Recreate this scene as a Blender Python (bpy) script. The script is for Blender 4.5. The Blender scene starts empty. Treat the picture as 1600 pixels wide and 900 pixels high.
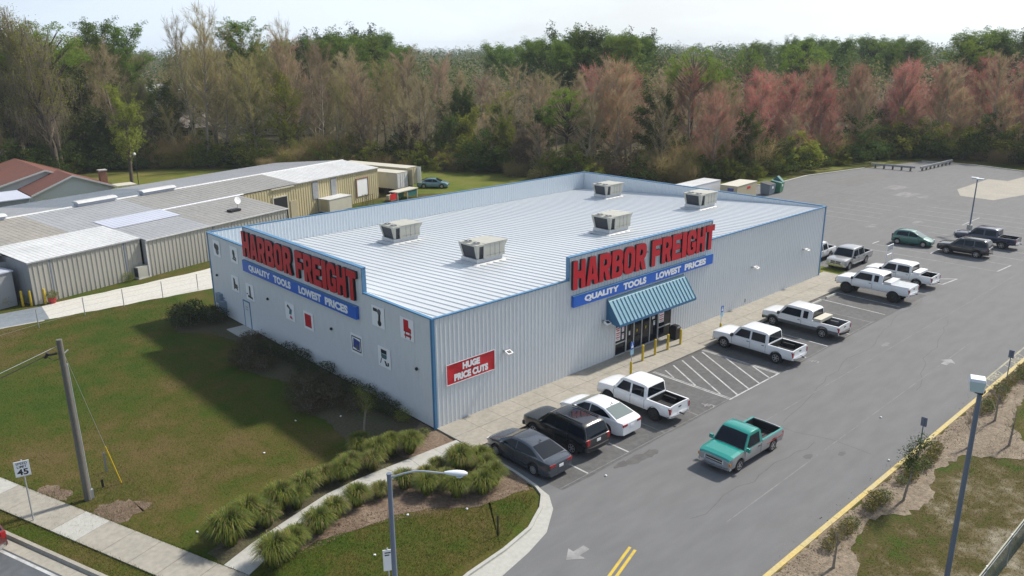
import bpy, math, random
import numpy as np
from math import sin, cos, pi, radians, sqrt, atan2
from mathutils import Matrix, Vector
S = bpy.context.scene
C = S.collection
random.seed(7)
# ------------------------------------------------------------ camera
cam = bpy.data.objects.new('camera', bpy.data.cameras.new('camera'))
C.objects.link(cam)
S.camera = cam
cam.data.sensor_width = 36.0
cam.data.lens = 36.0 * 1237.7 / 1600.0
cam.data.clip_start = 0.5
cam.data.clip_end = 6000
yaw, pitch, roll = radians(42.879), radians(16.913), radians(-0.372)
f_ = Vector((sin(yaw) * cos(pitch), cos(yaw) * cos(pitch), -sin(pitch)))
r_ = Vector((cos(yaw), -sin(yaw), 0)); u_ = r_.cross(f_)
r2_ = cos(roll) * r_ + sin(roll) * u_
u2_ = -sin(roll) * r_ + cos(roll) * u_
cam.matrix_world = Matrix(((r2_.x, u2_.x, -f_.x, -24.355), (r2_.y, u2_.y, -f_.y, -32.628), (r2_.z, u2_.z, -f_.z, 20.669), (0, 0, 0, 1)))
# ------------------------------------------------------------ world, sun, exposure
SUN = Vector((1.0, -0.13, 1.03)).normalized()
elev = math.asin(SUN.z); azim = atan2(SUN.x, SUN.y)
W = bpy.data.worlds.new("World"); S.world = W; W.use_nodes = True
nt = W.node_tree; bg = nt.nodes['Background']
sky = nt.nodes.new('ShaderNodeTexSky'); sky.sky_type = 'NISHITA'; sky.sun_disc = False
sky.sun_elevation = elev; sky.sun_rotation = azim
sky.air_density = 1.0; sky.dust_density = 2.5; sky.ozone_density = 1.5
tc = nt.nodes.new('ShaderNodeTexCoord'); mp = nt.nodes.new('ShaderNodeMapping')
mp.inputs['Scale'].default_value = (1.0, 1.0, 3.2)
nz = nt.nodes.new('ShaderNodeTexNoise'); nz.inputs['Scale'].default_value = 3.4; nz.inputs['Detail'].default_value = 6; nz.inputs['Roughness'].default_value = .55
def wmath(op, a, b=None):
    n = nt.nodes.new('ShaderNodeMath'); n.operation = op; n.use_clamp = op == 'ADD'
    for i, v in enumerate((a, b)):
        if v is None: continue
        if isinstance(v, (int, float)): n.inputs[i].default_value = v
        else: nt.links.new(v, n.inputs[i])
    return n.outputs[0]
def wrange(x, a, b, c, d):
    n = nt.nodes.new('ShaderNodeMapRange'); nt.links.new(x, n.inputs[0])
    for i, v in enumerate((a, b, c, d)): n.inputs[i + 1].default_value = v
    return n.outputs[0]
sx = nt.nodes.new('ShaderNodeSeparateXYZ'); nt.links.new(tc.outputs['Generated'], sx.inputs[0])
nt.links.new(tc.outputs['Generated'], mp.inputs[0]); nt.links.new(mp.outputs[0], nz.inputs['Vector'])
cloud = wrange(nz.outputs[0], .35, .7, .22, .62)                     # thin high cloud
hor = wrange(sx.outputs[2], 0.0, .30, .62, 0.0)                      # pale haze towards the horizon
veil = nt.nodes.new('ShaderNodeMix'); veil.data_type = 'RGBA'        # paler on the sunward side
nt.links.new(wrange(sx.outputs[0], .05, .95, 0, 1), veil.inputs[0])
veil.inputs[6].default_value = (5.4, 6.35, 7.6, 1); veil.inputs[7].default_value = (8.2, 8.7, 8.9, 1)
mx = nt.nodes.new('ShaderNodeMix'); mx.data_type = 'RGBA'
nt.links.new(wmath('ADD', cloud, hor), mx.inputs[0]); nt.links.new(veil.outputs[2], mx.inputs[7])
nt.links.new(sky.outputs[0], mx.inputs[6]); nt.links.new(mx.outputs[2], bg.inputs[0])
bg.inputs[1].default_value = 0.10
sun = bpy.data.objects.new('sun', bpy.data.lights.new('sun', 'SUN')); C.objects.link(sun)
sun.data.energy = 4.2; sun.data.angle = radians(3.5); sun.data.color = (1.0, .93, .83)
sun.rotation_euler = SUN.to_track_quat('Z', 'Y').to_euler(); sun.location = (40, -40, 60)
S.view_settings.view_transform = 'Standard'; S.view_settings.look = 'None'
S.view_settings.exposure = 0.42; S.view_settings.gamma = 1

# ------------------------------------------------------------ materials
def mat(name, col, rough=.7, metal=0, var=0, scale=1.0, bump=0, bscale=20, col2=None, spec=.5, coat=0, detail=4, stretch=None, lo=.3, hi=.7, objrand=0, coord='Object', thin=0):
    m = bpy.data.materials.new(name); m.use_nodes = True
    t = m.node_tree; b = t.nodes['Principled BSDF']
    c = tuple(col) + (1,)
    b.inputs['Base Color'].default_value = c; b.inputs['Roughness'].default_value = rough
    b.inputs['Metallic'].default_value = metal; b.inputs['Specular IOR Level'].default_value = spec
    if coat: b.inputs['Coat Weight'].default_value = coat; b.inputs['Coat Roughness'].default_value = .05
    tcn = t.nodes.new('ShaderNodeTexCoord'); vec = tcn.outputs[coord]
    if stretch:
        mpn = t.nodes.new('ShaderNodeMapping'); mpn.inputs['Scale'].default_value = stretch
        t.links.new(vec, mpn.inputs[0]); vec = mpn.outputs[0]
    out = None
    if var or col2:
        n = t.nodes.new('ShaderNodeTexNoise'); n.inputs['Scale'].default_value = scale; n.inputs['Detail'].default_value = detail
        n.inputs['Roughness'].default_value = .62
        t.links.new(vec, n.inputs['Vector'])
        r = t.nodes.new('ShaderNodeMapRange'); r.inputs[1].default_value = lo; r.inputs[2].default_value = hi
        t.links.new(n.outputs[0], r.inputs[0])
        x = t.nodes.new('ShaderNodeMix'); x.data_type = 'RGBA'
        k2 = tuple(col2) if col2 else tuple(v * (1 - var) for v in col)
        x.inputs[6].default_value = c; x.inputs[7].default_value = k2 + (1,)
        t.links.new(r.outputs[0], x.inputs[0]); out = x.outputs[2]
        if col2 and var:
            n2 = t.nodes.new('ShaderNodeTexNoise'); n2.inputs['Scale'].default_value = scale * 9; n2.inputs['Detail'].default_value = 3
            t.links.new(vec, n2.inputs['Vector'])
            r2 = t.nodes.new('ShaderNodeMapRange'); r2.inputs[1].default_value = .3; r2.inputs[2].default_value = .7; r2.inputs[3].default_value = 1 - var; r2.inputs[4].default_value = 1 + var * .6
            t.links.new(n2.outputs[0], r2.inputs[0])
            mm = t.nodes.new('ShaderNodeMix'); mm.data_type = 'RGBA'; mm.blend_type = 'MULTIPLY'; mm.inputs[0].default_value = 1
            t.links.new(out, mm.inputs[6]); t.links.new(r2.outputs[0], mm.inputs[7]); out = mm.outputs[2]
    if objrand:
        oi = t.nodes.new('ShaderNodeObjectInfo')
        hs = t.nodes.new('ShaderNodeHueSaturation')
        r3 = t.nodes.new('ShaderNodeMapRange'); r3.inputs[3].default_value = 1 - objrand; r3.inputs[4].default_value = 1 + objrand
        r4 = t.nodes.new('ShaderNodeMapRange'); r4.inputs[3].default_value = .5 - objrand * .05; r4.inputs[4].default_value = .5 + objrand * .05
        ml = t.nodes.new('ShaderNodeMath'); ml.operation = 'FRACT'
        ml2 = t.nodes.new('ShaderNodeMath'); ml2.operation = 'MULTIPLY'; ml2.inputs[1].default_value = 7.31
        t.links.new(oi.outputs['Random'], r3.inputs[0]); t.links.new(oi.outputs['Random'], ml2.inputs[0]); t.links.new(ml2.outputs[0], ml.inputs[0]); t.links.new(ml.outputs[0], r4.inputs[0])
        t.links.new(r3.outputs[0], hs.inputs['Value']); t.links.new(r4.outputs[0], hs.inputs['Hue'])
        if out is not None: t.links.new(out, hs.inputs['Color'])
        else: hs.inputs['Color'].default_value = c
        out = hs.outputs[0]
    if out is not None: t.links.new(out, b.inputs['Base Color'])
    if thin:      # light passes through thin leaves and twig haze
        tr = t.nodes.new('ShaderNodeBsdfTranslucent'); ms = t.nodes.new('ShaderNodeMixShader'); ms.inputs[0].default_value = thin
        if out is not None: t.links.new(out, tr.inputs['Color'])
        else: tr.inputs['Color'].default_value = c
        t.links.new(b.outputs[0], ms.inputs[1]); t.links.new(tr.outputs[0], ms.inputs[2]); t.links.new(ms.outputs[0], t.nodes['Material Output'].inputs['Surface'])
    if bump:
        n3 = t.nodes.new('ShaderNodeTexNoise'); n3.inputs['Scale'].default_value = bscale; n3.inputs['Detail'].default_value = 3
        t.links.new(vec, n3.inputs['Vector'])
        bp = t.nodes.new('ShaderNodeBump'); bp.inputs['Strength'].default_value = bump; bp.inputs['Distance'].default_value = .05
        t.links.new(n3.outputs[0], bp.inputs['Height']); t.links.new(bp.outputs[0], b.inputs['Normal'])
    return m
M = {}
M['clad'] = mat('pale_metal_cladding', (.66, .685, .70), .45, 0, .10, .5, stretch=(1, 1, .25), coord='Object')
M['clad_in'] = mat('parapet_liner_metal', (.60, .66, .71), .45, 0, .12, .5)
M['roof'] = mat('galvalume_roof', (.60, .63, .65), .38, .25, .16, .35, stretch=(1, .2, 1))
M['trim'] = mat('blue_trim', (.07, .20, .36), .45, 0, .15, 1)
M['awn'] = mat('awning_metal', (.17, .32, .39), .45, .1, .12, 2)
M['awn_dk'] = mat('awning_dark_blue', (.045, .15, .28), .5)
M['red'] = mat('sign_red', (.50, .006, .018), .5)
M['black'] = mat('black_paint', (.012, .012, .014), .5)
M['blueb'] = mat('sign_blue', (.02, .12, .52), .45)
M['white'] = mat('white_paint', (.78, .79, .80), .5)
M['white_sheet'] = mat('poster_white', (.82, .83, .84), .55)
M['banner'] = mat('banner_red', (.55, .01, .02), .55, var=.2, scale=2)
M['glass'] = mat('dark_glass', (.006, .010, .017), .05, spec=.28)
M['glass_lt'] = mat('pale_tinted_glass', (.10, .14, .14), .08, spec=.9)
M['alum'] = mat('aluminium_frame', (.62, .64, .66), .35, .5)
M['rtu'] = mat('beige_unit_paint', (.40, .40, .355), .55, var=.12, scale=2)
M['coil'] = mat('dark_coil', (.03, .035, .045), .6, bump=.5, bscale=60)
M['galv'] = mat('galvanised_steel', (.45, .48, .51), .4, .5, .15, 2)
M['asphalt'] = mat('asphalt', (.122, .126, .131), .9, 0, .10, .16, bump=.25, bscale=45, col2=(.132, .134, .136), detail=12, lo=.25, hi=.75, stretch=(.3, 1, 1))
M['asphalt_bay'] = mat('older_bay_asphalt', (.078, .079, .080), .9, 0, .2, .35, bump=.25, bscale=45, col2=(.105, .106, .107), detail=12, lo=.3, hi=.7)
M['paint_mid'] = mat('worn_far_marking', (.28, .28, .28), .85, 0, .1, 1.0, col2=(.16, .16, .16), detail=9, lo=.4, hi=.7)
M['asphalt_old'] = mat('patched_asphalt', (.112, .113, .114), .9, 0, .12, .12, col2=(.135, .136, .136), detail=9)
M['road'] = mat('dark_road_asphalt', (.06, .07, .085), .88, 0, .15, .3, bump=.2, bscale=50, col2=(.09, .10, .11))
M['conc'] = mat('concrete', (.31, .29, .245), .85, 0, .14, .45, bump=.15, bscale=30, col2=(.255, .24, .205), detail=10)
M['conc_lt'] = mat('pale_concrete', (.37, .37, .34), .85, 0, .10, .6, bump=.15, bscale=30, col2=(.35, .35, .325), detail=8)
M['gravel'] = mat('white_limerock', (.48, .47, .43), .95, 0, .12, .5, bump=.3, bscale=20, col2=(.46, .45, .41))
M['kerb_y'] = mat('yellow_kerb_paint', (.50, .37, .10), .8, 0, .15, 1.2, col2=(.40, .35, .20), detail=8)
M['yellow'] = mat('yellow_post_paint', (.58, .40, .02), .55, var=.15, scale=3)
M['paint'] = mat('worn_white_marking', (.42, .43, .43), .8, 0, .15, 1.6, col2=(.19, .19, .19), detail=10, lo=.45, hi=.72)
M['paint_faint'] = mat('faded_marking', (.20, .20, .20), .85, 0, .1, 1.2, col2=(.13, .13, .13), detail=10, lo=.35, hi=.6)
M['paint_y'] = mat('yellow_marking', (.50, .36, .04), .8, 0, .15, 1.6, col2=(.30, .25, .10), detail=10, lo=.5, hi=.8)
M['paint_yf'] = mat('faded_yellow_marking', (.34, .32, .22), .85, 0, .1, 1.2, col2=(.19, .19, .17), detail=10, lo=.4, hi=.65)
M['oil'] = mat('oil_stained_asphalt', (.055, .055, .055), .75, 0, .1, 2, col2=(.095, .095, .095), detail=8)
M['mulch'] = mat('pine_bark_mulch', (.115, .075, .05), .95, 0, .35, .7, bump=.8, bscale=14, col2=(.20, .15, .105), detail=10)
M['mulch_pale'] = mat('sun_bleached_mulch', (.155, .12, .085), .95, 0, .35, .7, bump=.8, bscale=14, col2=(.24, .195, .14), detail=10)
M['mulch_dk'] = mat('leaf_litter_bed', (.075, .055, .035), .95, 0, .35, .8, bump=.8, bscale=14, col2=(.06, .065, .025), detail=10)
M['wood'] = mat('weathered_pole_wood', (.115, .11, .095), .9, 0, .3, 3, stretch=(4, 4, .3), bump=.4, bscale=12, col2=(.16, .15, .13))
M['steel'] = mat('painted_steel_pole', (.15, .18, .24), .5, .1, .1, 1)
M['lamp_w'] = mat('lamp_housing', (.62, .66, .70), .4)
M['lens'] = mat('lamp_lens', (.50, .62, .66), .15, spec=.7)
M['tyre'] = mat('tyre_rubber', (.018, .018, .018), .85)
M['rim'] = mat('alloy_rim', (.42, .42, .43), .3, .7)
M['rim_dk'] = mat('dark_rim', (.05, .05, .05), .4, .5)
M['chrome'] = mat('chrome', (.60, .61, .63), .12, .9)
M['dark'] = mat('dark_plastic', (.022, .023, .025), .7)
M['tail'] = mat('tail_light_red', (.30, .008, .012), .25, coat=.5)
M['headl'] = mat('head_light_lens', (.62, .64, .66), .12, spec=.8)
M['amber'] = mat('amber_lens', (.5, .18, .02), .25)
M['liner'] = mat('bed_liner', (.016, .016, .017), .8)
M['wallgrey'] = mat('grey_beige_siding', (.36, .35, .31), .6, 0, .12, .4, stretch=(1, 1, .3))
M['wall_shade'] = mat('shaded_grey_siding', (.30, .31, .32), .6, 0, .12, .4)  # darker, cooler siding: shade painted into the end and recess walls
M['walltan'] = mat('cream_siding', (.52, .45, .27), .6, 0, .15, .4, stretch=(1, 1, .3))
M['ro_grey'] = mat('aged_grey_roofing', (.255, .25, .235), .6, 0, .15, .3, col2=(.21, .21, .20), detail=8)
M['ro_beige'] = mat('stained_beige_roofing', (.29, .27, .235), .6, 0, .15, .3, col2=(.23, .22, .20), detail=8)
M['ro_blue'] = mat('blue_grey_roofing', (.20, .225, .25), .55, 0, .15, .25, col2=(.15, .18, .215), detail=8)
M['ro_white'] = mat('white_roofing', (.56, .57, .57), .5, 0, .12, .4, col2=(.44, .45, .45), detail=8)
M['ro_mid'] = mat('mid_grey_roofing', (.30, .31, .325), .55, 0, .12, .3, col2=(.26, .27, .28), detail=8)
M['ro_light'] = mat('translucent_pale_roofing', (.45, .48, .56), .5, 0, .1, .5)
M['shingle'] = mat('rust_red_shingles', (.16, .052, .035), .9, 0, .25, .6, bump=.4, bscale=8, col2=(.115, .05, .036), detail=8)
M['brick'] = mat('chimney_brick', (.25, .13, .08), .9, var=.3, scale=6)
M['cream'] = mat('cream_panel', (.50, .48, .40), .6, var=.12, scale=1)
M['tanbox'] = mat('tan_container_paint', (.42, .37, .25), .6, var=.15, scale=1)
M['green_d'] = mat('dumpster_green', (.03, .15, .08), .55)
M['slate'] = mat('dumpster_slate', (.13, .16, .20), .6)

def car_paint(name, col, coat=1, rough=.35, metal=0):
    return mat(name, col, rough, metal, coat=coat, var=.06, scale=1.5)

# ------------------------------------------------------------ helpers
def tag(o, label=None, cat=None, group=None, kind=None):
    if label: o['label'] = label
    if cat: o['category'] = cat
    if group: o['group'] = group
    if kind: o['kind'] = kind
    return o
def empty(name, loc=(0, 0, 0), rz=0, label=None, cat=None, group=None, parent=None):
    o = bpy.data.objects.new(name, None); C.objects.link(o); o.location = loc; o.rotation_euler = (0, 0, rz)
    o.empty_display_size = .2
    if parent: o.parent = parent
    return tag(o, label, cat, group)
def link(name, me, parent=None, mats=None, kind=None, loc=None, rz=None):
    o = bpy.data.objects.new(name, me); C.objects.link(o)
    if parent: o.parent = parent
    if mats:
        for m_ in (mats if isinstance(mats, (list, tuple)) else [mats]): me.materials.append(m_)
    if kind: o['kind'] = kind
    if loc is not None: o.location = loc
    if rz is not None: o.rotation_euler = (0, 0, rz)
    return o
def copy_tree(o, parent=None):
    c = o.copy(); C.objects.link(c); c.parent = parent
    for ch in o.children: copy_tree(ch, c)
    return c
class MB:
    def __init__(s): s.v = []; s.f = []; s.m = []; s.mi = 0
    def add(s, vs, fs, T=None):
        b = len(s.v)
        if T is not None: vs = [tuple(T @ Vector(v)) for v in vs]
        s.v += [tuple(v) for v in vs]
        for f in fs: s.f.append(tuple(b + i for i in f)); s.m.append(s.mi)
        return s
    def box(s, x0, x1, y0, y1, z0, z1, T=None):
        return s.add([(x0, y0, z0), (x1, y0, z0), (x1, y1, z0), (x0, y1, z0), (x0, y0, z1), (x1, y0, z1), (x1, y1, z1), (x0, y1, z1)],
                     [(3, 2, 1, 0), (4, 5, 6, 7), (0, 1, 5, 4), (1, 2, 6, 5), (2, 3, 7, 6), (3, 0, 4, 7)], T)
    def hexa(s, b, t):   # bottom quad, top quad
        return s.add(list(b) + list(t), [(3, 2, 1, 0), (4, 5, 6, 7), (0, 1, 5, 4), (1, 2, 6, 5), (2, 3, 7, 6), (3, 0, 4, 7)])
    def prism(s, poly, z0, z1, T=None):
        n = len(poly); a = sum(poly[i][0] * poly[(i + 1) % n][1] - poly[(i + 1) % n][0] * poly[i][1] for i in range(n))
        if a < 0: poly = poly[::-1]
        return s.add([(p[0], p[1], z0) for p in poly] + [(p[0], p[1], z1) for p in poly],
                     [tuple(range(n))[::-1], tuple(range(n, 2 * n))] + [(i, (i + 1) % n, n + (i + 1) % n, n + i) for i in range(n)], T)
    def sheet(s, poly, z=0, T=None):
        n = len(poly); a = sum(poly[i][0] * poly[(i + 1) % n][1] - poly[(i + 1) % n][0] * poly[i][1] for i in range(n))
        if a < 0: poly = poly[::-1]
        return s.add([(p[0], p[1], z) for p in poly], [tuple(range(n))], T)
    def tube(s, p, q, r0, r1=None, n=8, cap=True):
        r1 = r0 if r1 is None else r1
        p = Vector(p); q = Vector(q); d = q - p
        if d.length < 1e-6: return s
        a = d.orthogonal().normalized(); b = d.normalized().cross(a)
        vs = []
        for c0, rr in ((p, r0), (q, r1)):
            for i in range(n):
                t = 2 * pi * i / n; vs.append(c0 + a * (cos(t) * rr) + b * (sin(t) * rr))
        fs = [(i, (i + 1) % n, n + (i + 1) % n, n + i) for i in range(n)]
        if cap: fs += [tuple(range(n))[::-1], tuple(range(n, 2 * n))]
        return s.add(vs, fs)
    def lathe(s, prof, n=16, T=None):  # prof: (r,z)
        vs = []; fs = []
        for r, z in prof:
            for i in range(n): vs.append((r * cos(2 * pi * i / n), r * sin(2 * pi * i / n), z))
        for k in range(len(prof) - 1):
            for i in range(n): fs.append((k * n + i, k * n + (i + 1) % n, (k + 1) * n + (i + 1) % n, (k + 1) * n + i))
        fs.append(tuple(range(n))[::-1]); fs.append(tuple(range((len(prof) - 1) * n, len(prof) * n)))
        return s.add(vs, fs, T)
    def quad(s, a, b, c, d): return s.add([a, b, c, d], [(0, 1, 2, 3)])
    def mesh(s, name, smooth=0):
        me = bpy.data.meshes.new(name); me.from_pydata(s.v, [], s.f)
        if any(s.m): me.polygons.foreach_set('material_index', s.m)
        me.update()
        if smooth:
            me.polygons.foreach_set('use_smooth', [True] * len(me.polygons))
            me.set_sharp_from_angle(angle=radians(smooth))
        return me
    def build(s, name, mats, parent=None, smooth=0, **k):
        return link(name, s.mesh(name, smooth), parent, mats, **k)
def text_mesh(txt, w, h, bold=0.0, ext=.0, sx=True):
    cu = bpy.data.curves.new('text', 'FONT'); cu.body = txt; cu.size = 1; cu.offset = bold; cu.extrude = 0; cu.resolution_u = 3
    o = bpy.data.objects.new('text', cu); C.objects.link(o)
    bpy.context.view_layer.update()
    me = bpy.data.meshes.new_from_object(o.evaluated_get(bpy.context.evaluated_depsgraph_get()))
    bpy.data.objects.remove(o)
    co = np.empty(len(me.vertices) * 3, 'f'); me.vertices.foreach_get('co', co); co = co.reshape(-1, 3)
    mn, mxx = co.min(0), co.max(0)
    co[:, 0] = (co[:, 0] - mn[0]) / (mxx[0] - mn[0]) * w; co[:, 1] = (co[:, 1] - mn[1]) / (mxx[1] - mn[1]) * h
    co[:, 2] = 0
    vs = [tuple(c) for c in co]; fs = [tuple(p.vertices) for p in me.polygons]
    if ext:
        n = len(vs)
        from collections import Counter
        ec = Counter(); 
        for f in fs:
            for i in range(len(f)): ec[(f[i], f[(i + 1) % len(f)])] += 1
        sides = [(a, b, b + n, a + n) for (a, b) in ec if (b, a) not in ec]
        # front face at +ext
        vs2 = [(v[0], v[1], 0) for v in vs] + [(v[0], v[1], ext) for v in vs]
        fs = [tuple(i + n for i in f) for f in fs] + sides
        vs = vs2
    bpy.data.meshes.remove(me)
    return vs, fs
def FRONT(x, z, y=0):   # local (u,v,w) -> wall facing -Y
    return Matrix(((1, 0, 0, x), (0, 0, -1, y), (0, 1, 0, z), (0, 0, 0, 1)))
def SIDE(y, z, x=0):    # wall facing -X; u runs towards -Y
    return Matrix(((0, 0, -1, x), (-1, 0, 0, y), (0, 1, 0, z), (0, 0, 0, 1)))
def jag(pts, step=.5, amp=.12, closed=True, seed=1):
    rnd = random.Random(seed); out = []
    n = len(pts)
    for i in range(n if closed else n - 1):
        a = pts[i]; b = pts[(i + 1) % n]; L = math.dist(a, b); k = max(1, int(L / step))
        for j in range(k):
            t = j / k; out.append((a[0] + (b[0] - a[0]) * t + rnd.uniform(-amp, amp), a[1] + (b[1] - a[1]) * t + rnd.uniform(-amp, amp)))
    return out
# ------------------------------------------------------------ ground and paving
def gmat(name, stops, s1=.06, s2=.8, bump=.6):
    m = bpy.data.materials.new(name); m.use_nodes = True; t = m.node_tree; b = t.nodes['Principled BSDF']; b.inputs['Roughness'].default_value = .95
    b.inputs['Specular IOR Level'].default_value = .15
    tcn = t.nodes.new('ShaderNodeTexCoord')
    def noise(sc, det=6, rough=.6):
        n = t.nodes.new('ShaderNodeTexNoise'); n.inputs['Scale'].default_value = sc; n.inputs['Detail'].default_value = det; n.inputs['Roughness'].default_value = rough
        t.links.new(tcn.outputs['Object'], n.inputs['Vector']); return n
    a = noise(s1, 7); c = noise(s2, 8, .7); d = noise(9, 4)
    ad = t.nodes.new('ShaderNodeMath'); ad.operation = 'MULTIPLY_ADD'; ad.inputs[1].default_value = .55
    t.links.new(c.outputs[0], ad.inputs[0])
    mu = t.nodes.new('ShaderNodeMath'); mu.operation = 'MULTIPLY'; mu.inputs[1].default_value = .62
    t.links.new(a.outputs[0], mu.inputs[0]); t.links.new(mu.outputs[0], ad.inputs[2])
    rp = t.nodes.new('ShaderNodeValToRGB'); e = rp.color_ramp.elements
    e[0].position = stops[0][0]; e[0].color = stops[0][1] + (1,); e[1].position = stops[-1][0]; e[1].color = stops[-1][1] + (1,)
    for p, cc in stops[1:-1]:
        k = e.new(p); k.color = cc + (1,)
    t.links.new(ad.outputs[0], rp.inputs[0])
    r2 = t.nodes.new('ShaderNodeMapRange'); r2.inputs[1].default_value = .3; r2.inputs[2].default_value = .7; r2.inputs[3].default_value = .72; r2.inputs[4].default_value = 1.25
    t.links.new(d.outputs[0], r2.inputs[0])
    mm = t.nodes.new('ShaderNodeMix'); mm.data_type = 'RGBA'; mm.blend_type = 'MULTIPLY'; mm.inputs[0].default_value = 1
    t.links.new(rp.outputs[0], mm.inputs[6]); t.links.new(r2.outputs[0], mm.inputs[7]); t.links.new(mm.outputs[2], b.inputs['Base Color'])
    bp = t.nodes.new('ShaderNodeBump'); bp.inputs['Strength'].default_value = bump; bp.inputs['Distance'].default_value = .08
    t.links.new(d.outputs[0], bp.inputs['Height']); t.links.new(bp.outputs[0], b.inputs['Normal'])
    return m
M['lawn'] = gmat('rough_winter_lawn', [(.42, (.022, .054, .004)), (.53, (.042, .064, .006)), (.61, (.066, .064, .012)), (.69, (.095, .072, .026))], .07, .5)
M['field'] = gmat('mown_field', [(.40, (.06, .10, .010)), (.55, (.105, .125, .018)), (.70, (.15, .135, .04))], .05, .4)
M['forest_floor'] = gmat('forest_floor', [(.42, (.05, .048, .022)), (.6, (.085, .07, .04)), (.7, (.06, .07, .02))], .05, .4)
M['sandy'] = gmat('thin_grass_over_sand', [(.42, (.026, .066, .005)), (.52, (.042, .062, .008)), (.60, (.068, .056, .018)), (.655, (.12, .10, .055)), (.72, (.22, .20, .15))], .10, .55)
def st(name, poly, z, m, parent=None):
    o = MB().sheet(poly, z).build(name, M[m] if isinstance(m, str) else m, parent)
    if parent is None: o['kind'] = 'structure'
    return o
st('ground', [(-1500, -1500), (1900, -1500), (1900, 1900), (-1500, 1900)], -.012, 'forest_floor')
st('lawn', [(-70, -60), (60, -60), (150, -60), (150, 36), (92, 34), (80, 42), (70, 56), (70, 70), (40, 105), (10, 126), (-40, 125), (-120, 120), (-120, -60)], -.006, 'lawn')
st('grass_field', jag([(38, 86), (45, 62), (62, 36), (90, 31), (100, 31.4), (116, 28.5), (130, 25.5), (136, 20), (136, -20), (150, -20), (150, 22), (135, 32), (112, 33), (92, 35), (80, 43), (66, 60), (66, 76), (34, 112), (20, 126), (0, 118), (-30, 110), (-30, 75), (0, 82)], 2.5, .6), 0.0, 'field')
lot = jag([(-9, -12.3), (-6.05, -12.04), (-4, -11.4), (-2.6, -10.9), (-1.4, -10.0), (-.6, -9.2), (-.25, -8.4), (.05, -3.3), (46, -3.3), (46, 2), (46, 36), (72, 34), (90.6, 29.4), (100.2, 29.8), (115.2, 26.9), (131.2, 23.3), (132.4, 15), (130.2, 6.4), (128, -8), (120, -19.5), (-4, -19.5), (-12, -22), (-20, -27), (-24, -14), (-14, -12.8)], 200, 0)
st('parking_lot', lot, .008, 'asphalt')
st('bay_asphalt', jag([(.34, -3.28), (46.2, -3.28), (46, -9.3), (36.5, -9.25), (21.5, -9.3), (15.2, -9.3), (.5, -9.35)], 2, .05), .0095, 'asphalt_bay')
for q_ in [((90.6, 29.4), (100.2, 29.8)), ((72, 34), (90.6, 29.4)), ((100.2, 29.8), (115.2, 26.9)), ((132.4, 15), (130.2, 6.4)), ((131.2, 23.3), (132.4, 15))]:
    a_, c_ = Vector(q_[0]), Vector(q_[1]); n_ = (c_ - a_).normalized(); n_ = Vector((-n_.y, n_.x)) * .16
    o_ = MB().prism([tuple(a_ - n_), tuple(c_ - n_), tuple(c_ + n_), tuple(a_ + n_)], -.05, .12).build('lot_kerb', M['conc_lt']); o_['kind'] = 'structure'
# darker old patches and concrete pad of the far lot
st('concrete_pad', [(103.8, 7.9), (117.3, 7.9), (117.4, 5.1), (123.4, 4.6), (129, -2), (116, -2.5), (114.4, .6), (105.4, -.4), (98, 1.3), (98.5, 5.7)], .014, 'conc')
# --- storefront walk: slabs
walk = empty('storefront_walk'); walk['kind'] = 'structure'
sm = {}
def slab(parent, poly, z0, z1, m, name='slab'):
    return MB().prism(poly, z0, z1).build(name, M[m], parent)
xs = [0.03] + [1.9 + i * 1.83 for i in range(24)] + [46.6]
for i in range(len(xs) - 1):
    slab(walk, [(xs[i] + .008, -3.12), (xs[i + 1] - .008, -3.12), (xs[i + 1] - .008, -1.56), (xs[i] + .008, -1.56)], -.05, .105, 'conc')
    slab(walk, [(xs[i] + .008, -1.54), (xs[i + 1] - .008, -1.54), (xs[i + 1] - .008, .25), (xs[i] + .008, .25)], -.05, .105, 'conc')
kb = MB()
for i in range(15):
    kb.box(.12 + i * 3.1, .12 + i * 3.1 + 3.09, -3.28, -3.13, -.05, .12)
kb.build('kerb', M['conc'], walk)
# --- footpath from the street walk to the store corner
fp = empty('footpath'); fp['kind'] = 'structure'
L = [(-13.98, -3.67), (-12.39, -3.02), (-9.64, -2.21), (-8.03, -1.76), (-6.13, -1.61), (-3.05, -1.70), (-1.5, -1.75), (.02, -1.80)]
R = [(-13.5, -5.0), (-12.0, -4.25), (-9.94, -3.35), (-7.71, -2.99), (-5.44, -2.85), (-3.16, -2.96), (-1.5, -3.3), (.02, -3.7)]
def lerp2(a, b, t): return (a[0] + (b[0] - a[0]) * t, a[1] + (b[1] - a[1]) * t)
for i in range(len(L) - 1):
    k = 2 if math.dist(L[i], L[i + 1]) > 2 else 1
    for j in range(k):
        t0, t1 = j / k + .004, (j + 1) / k - .004
        slab(fp, [lerp2(L[i], L[i + 1], t0), lerp2(L[i], L[i + 1], t1), lerp2(R[i], R[i + 1], t1), lerp2(R[i], R[i + 1], t0)], -.05, .07, 'conc_lt')
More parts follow.
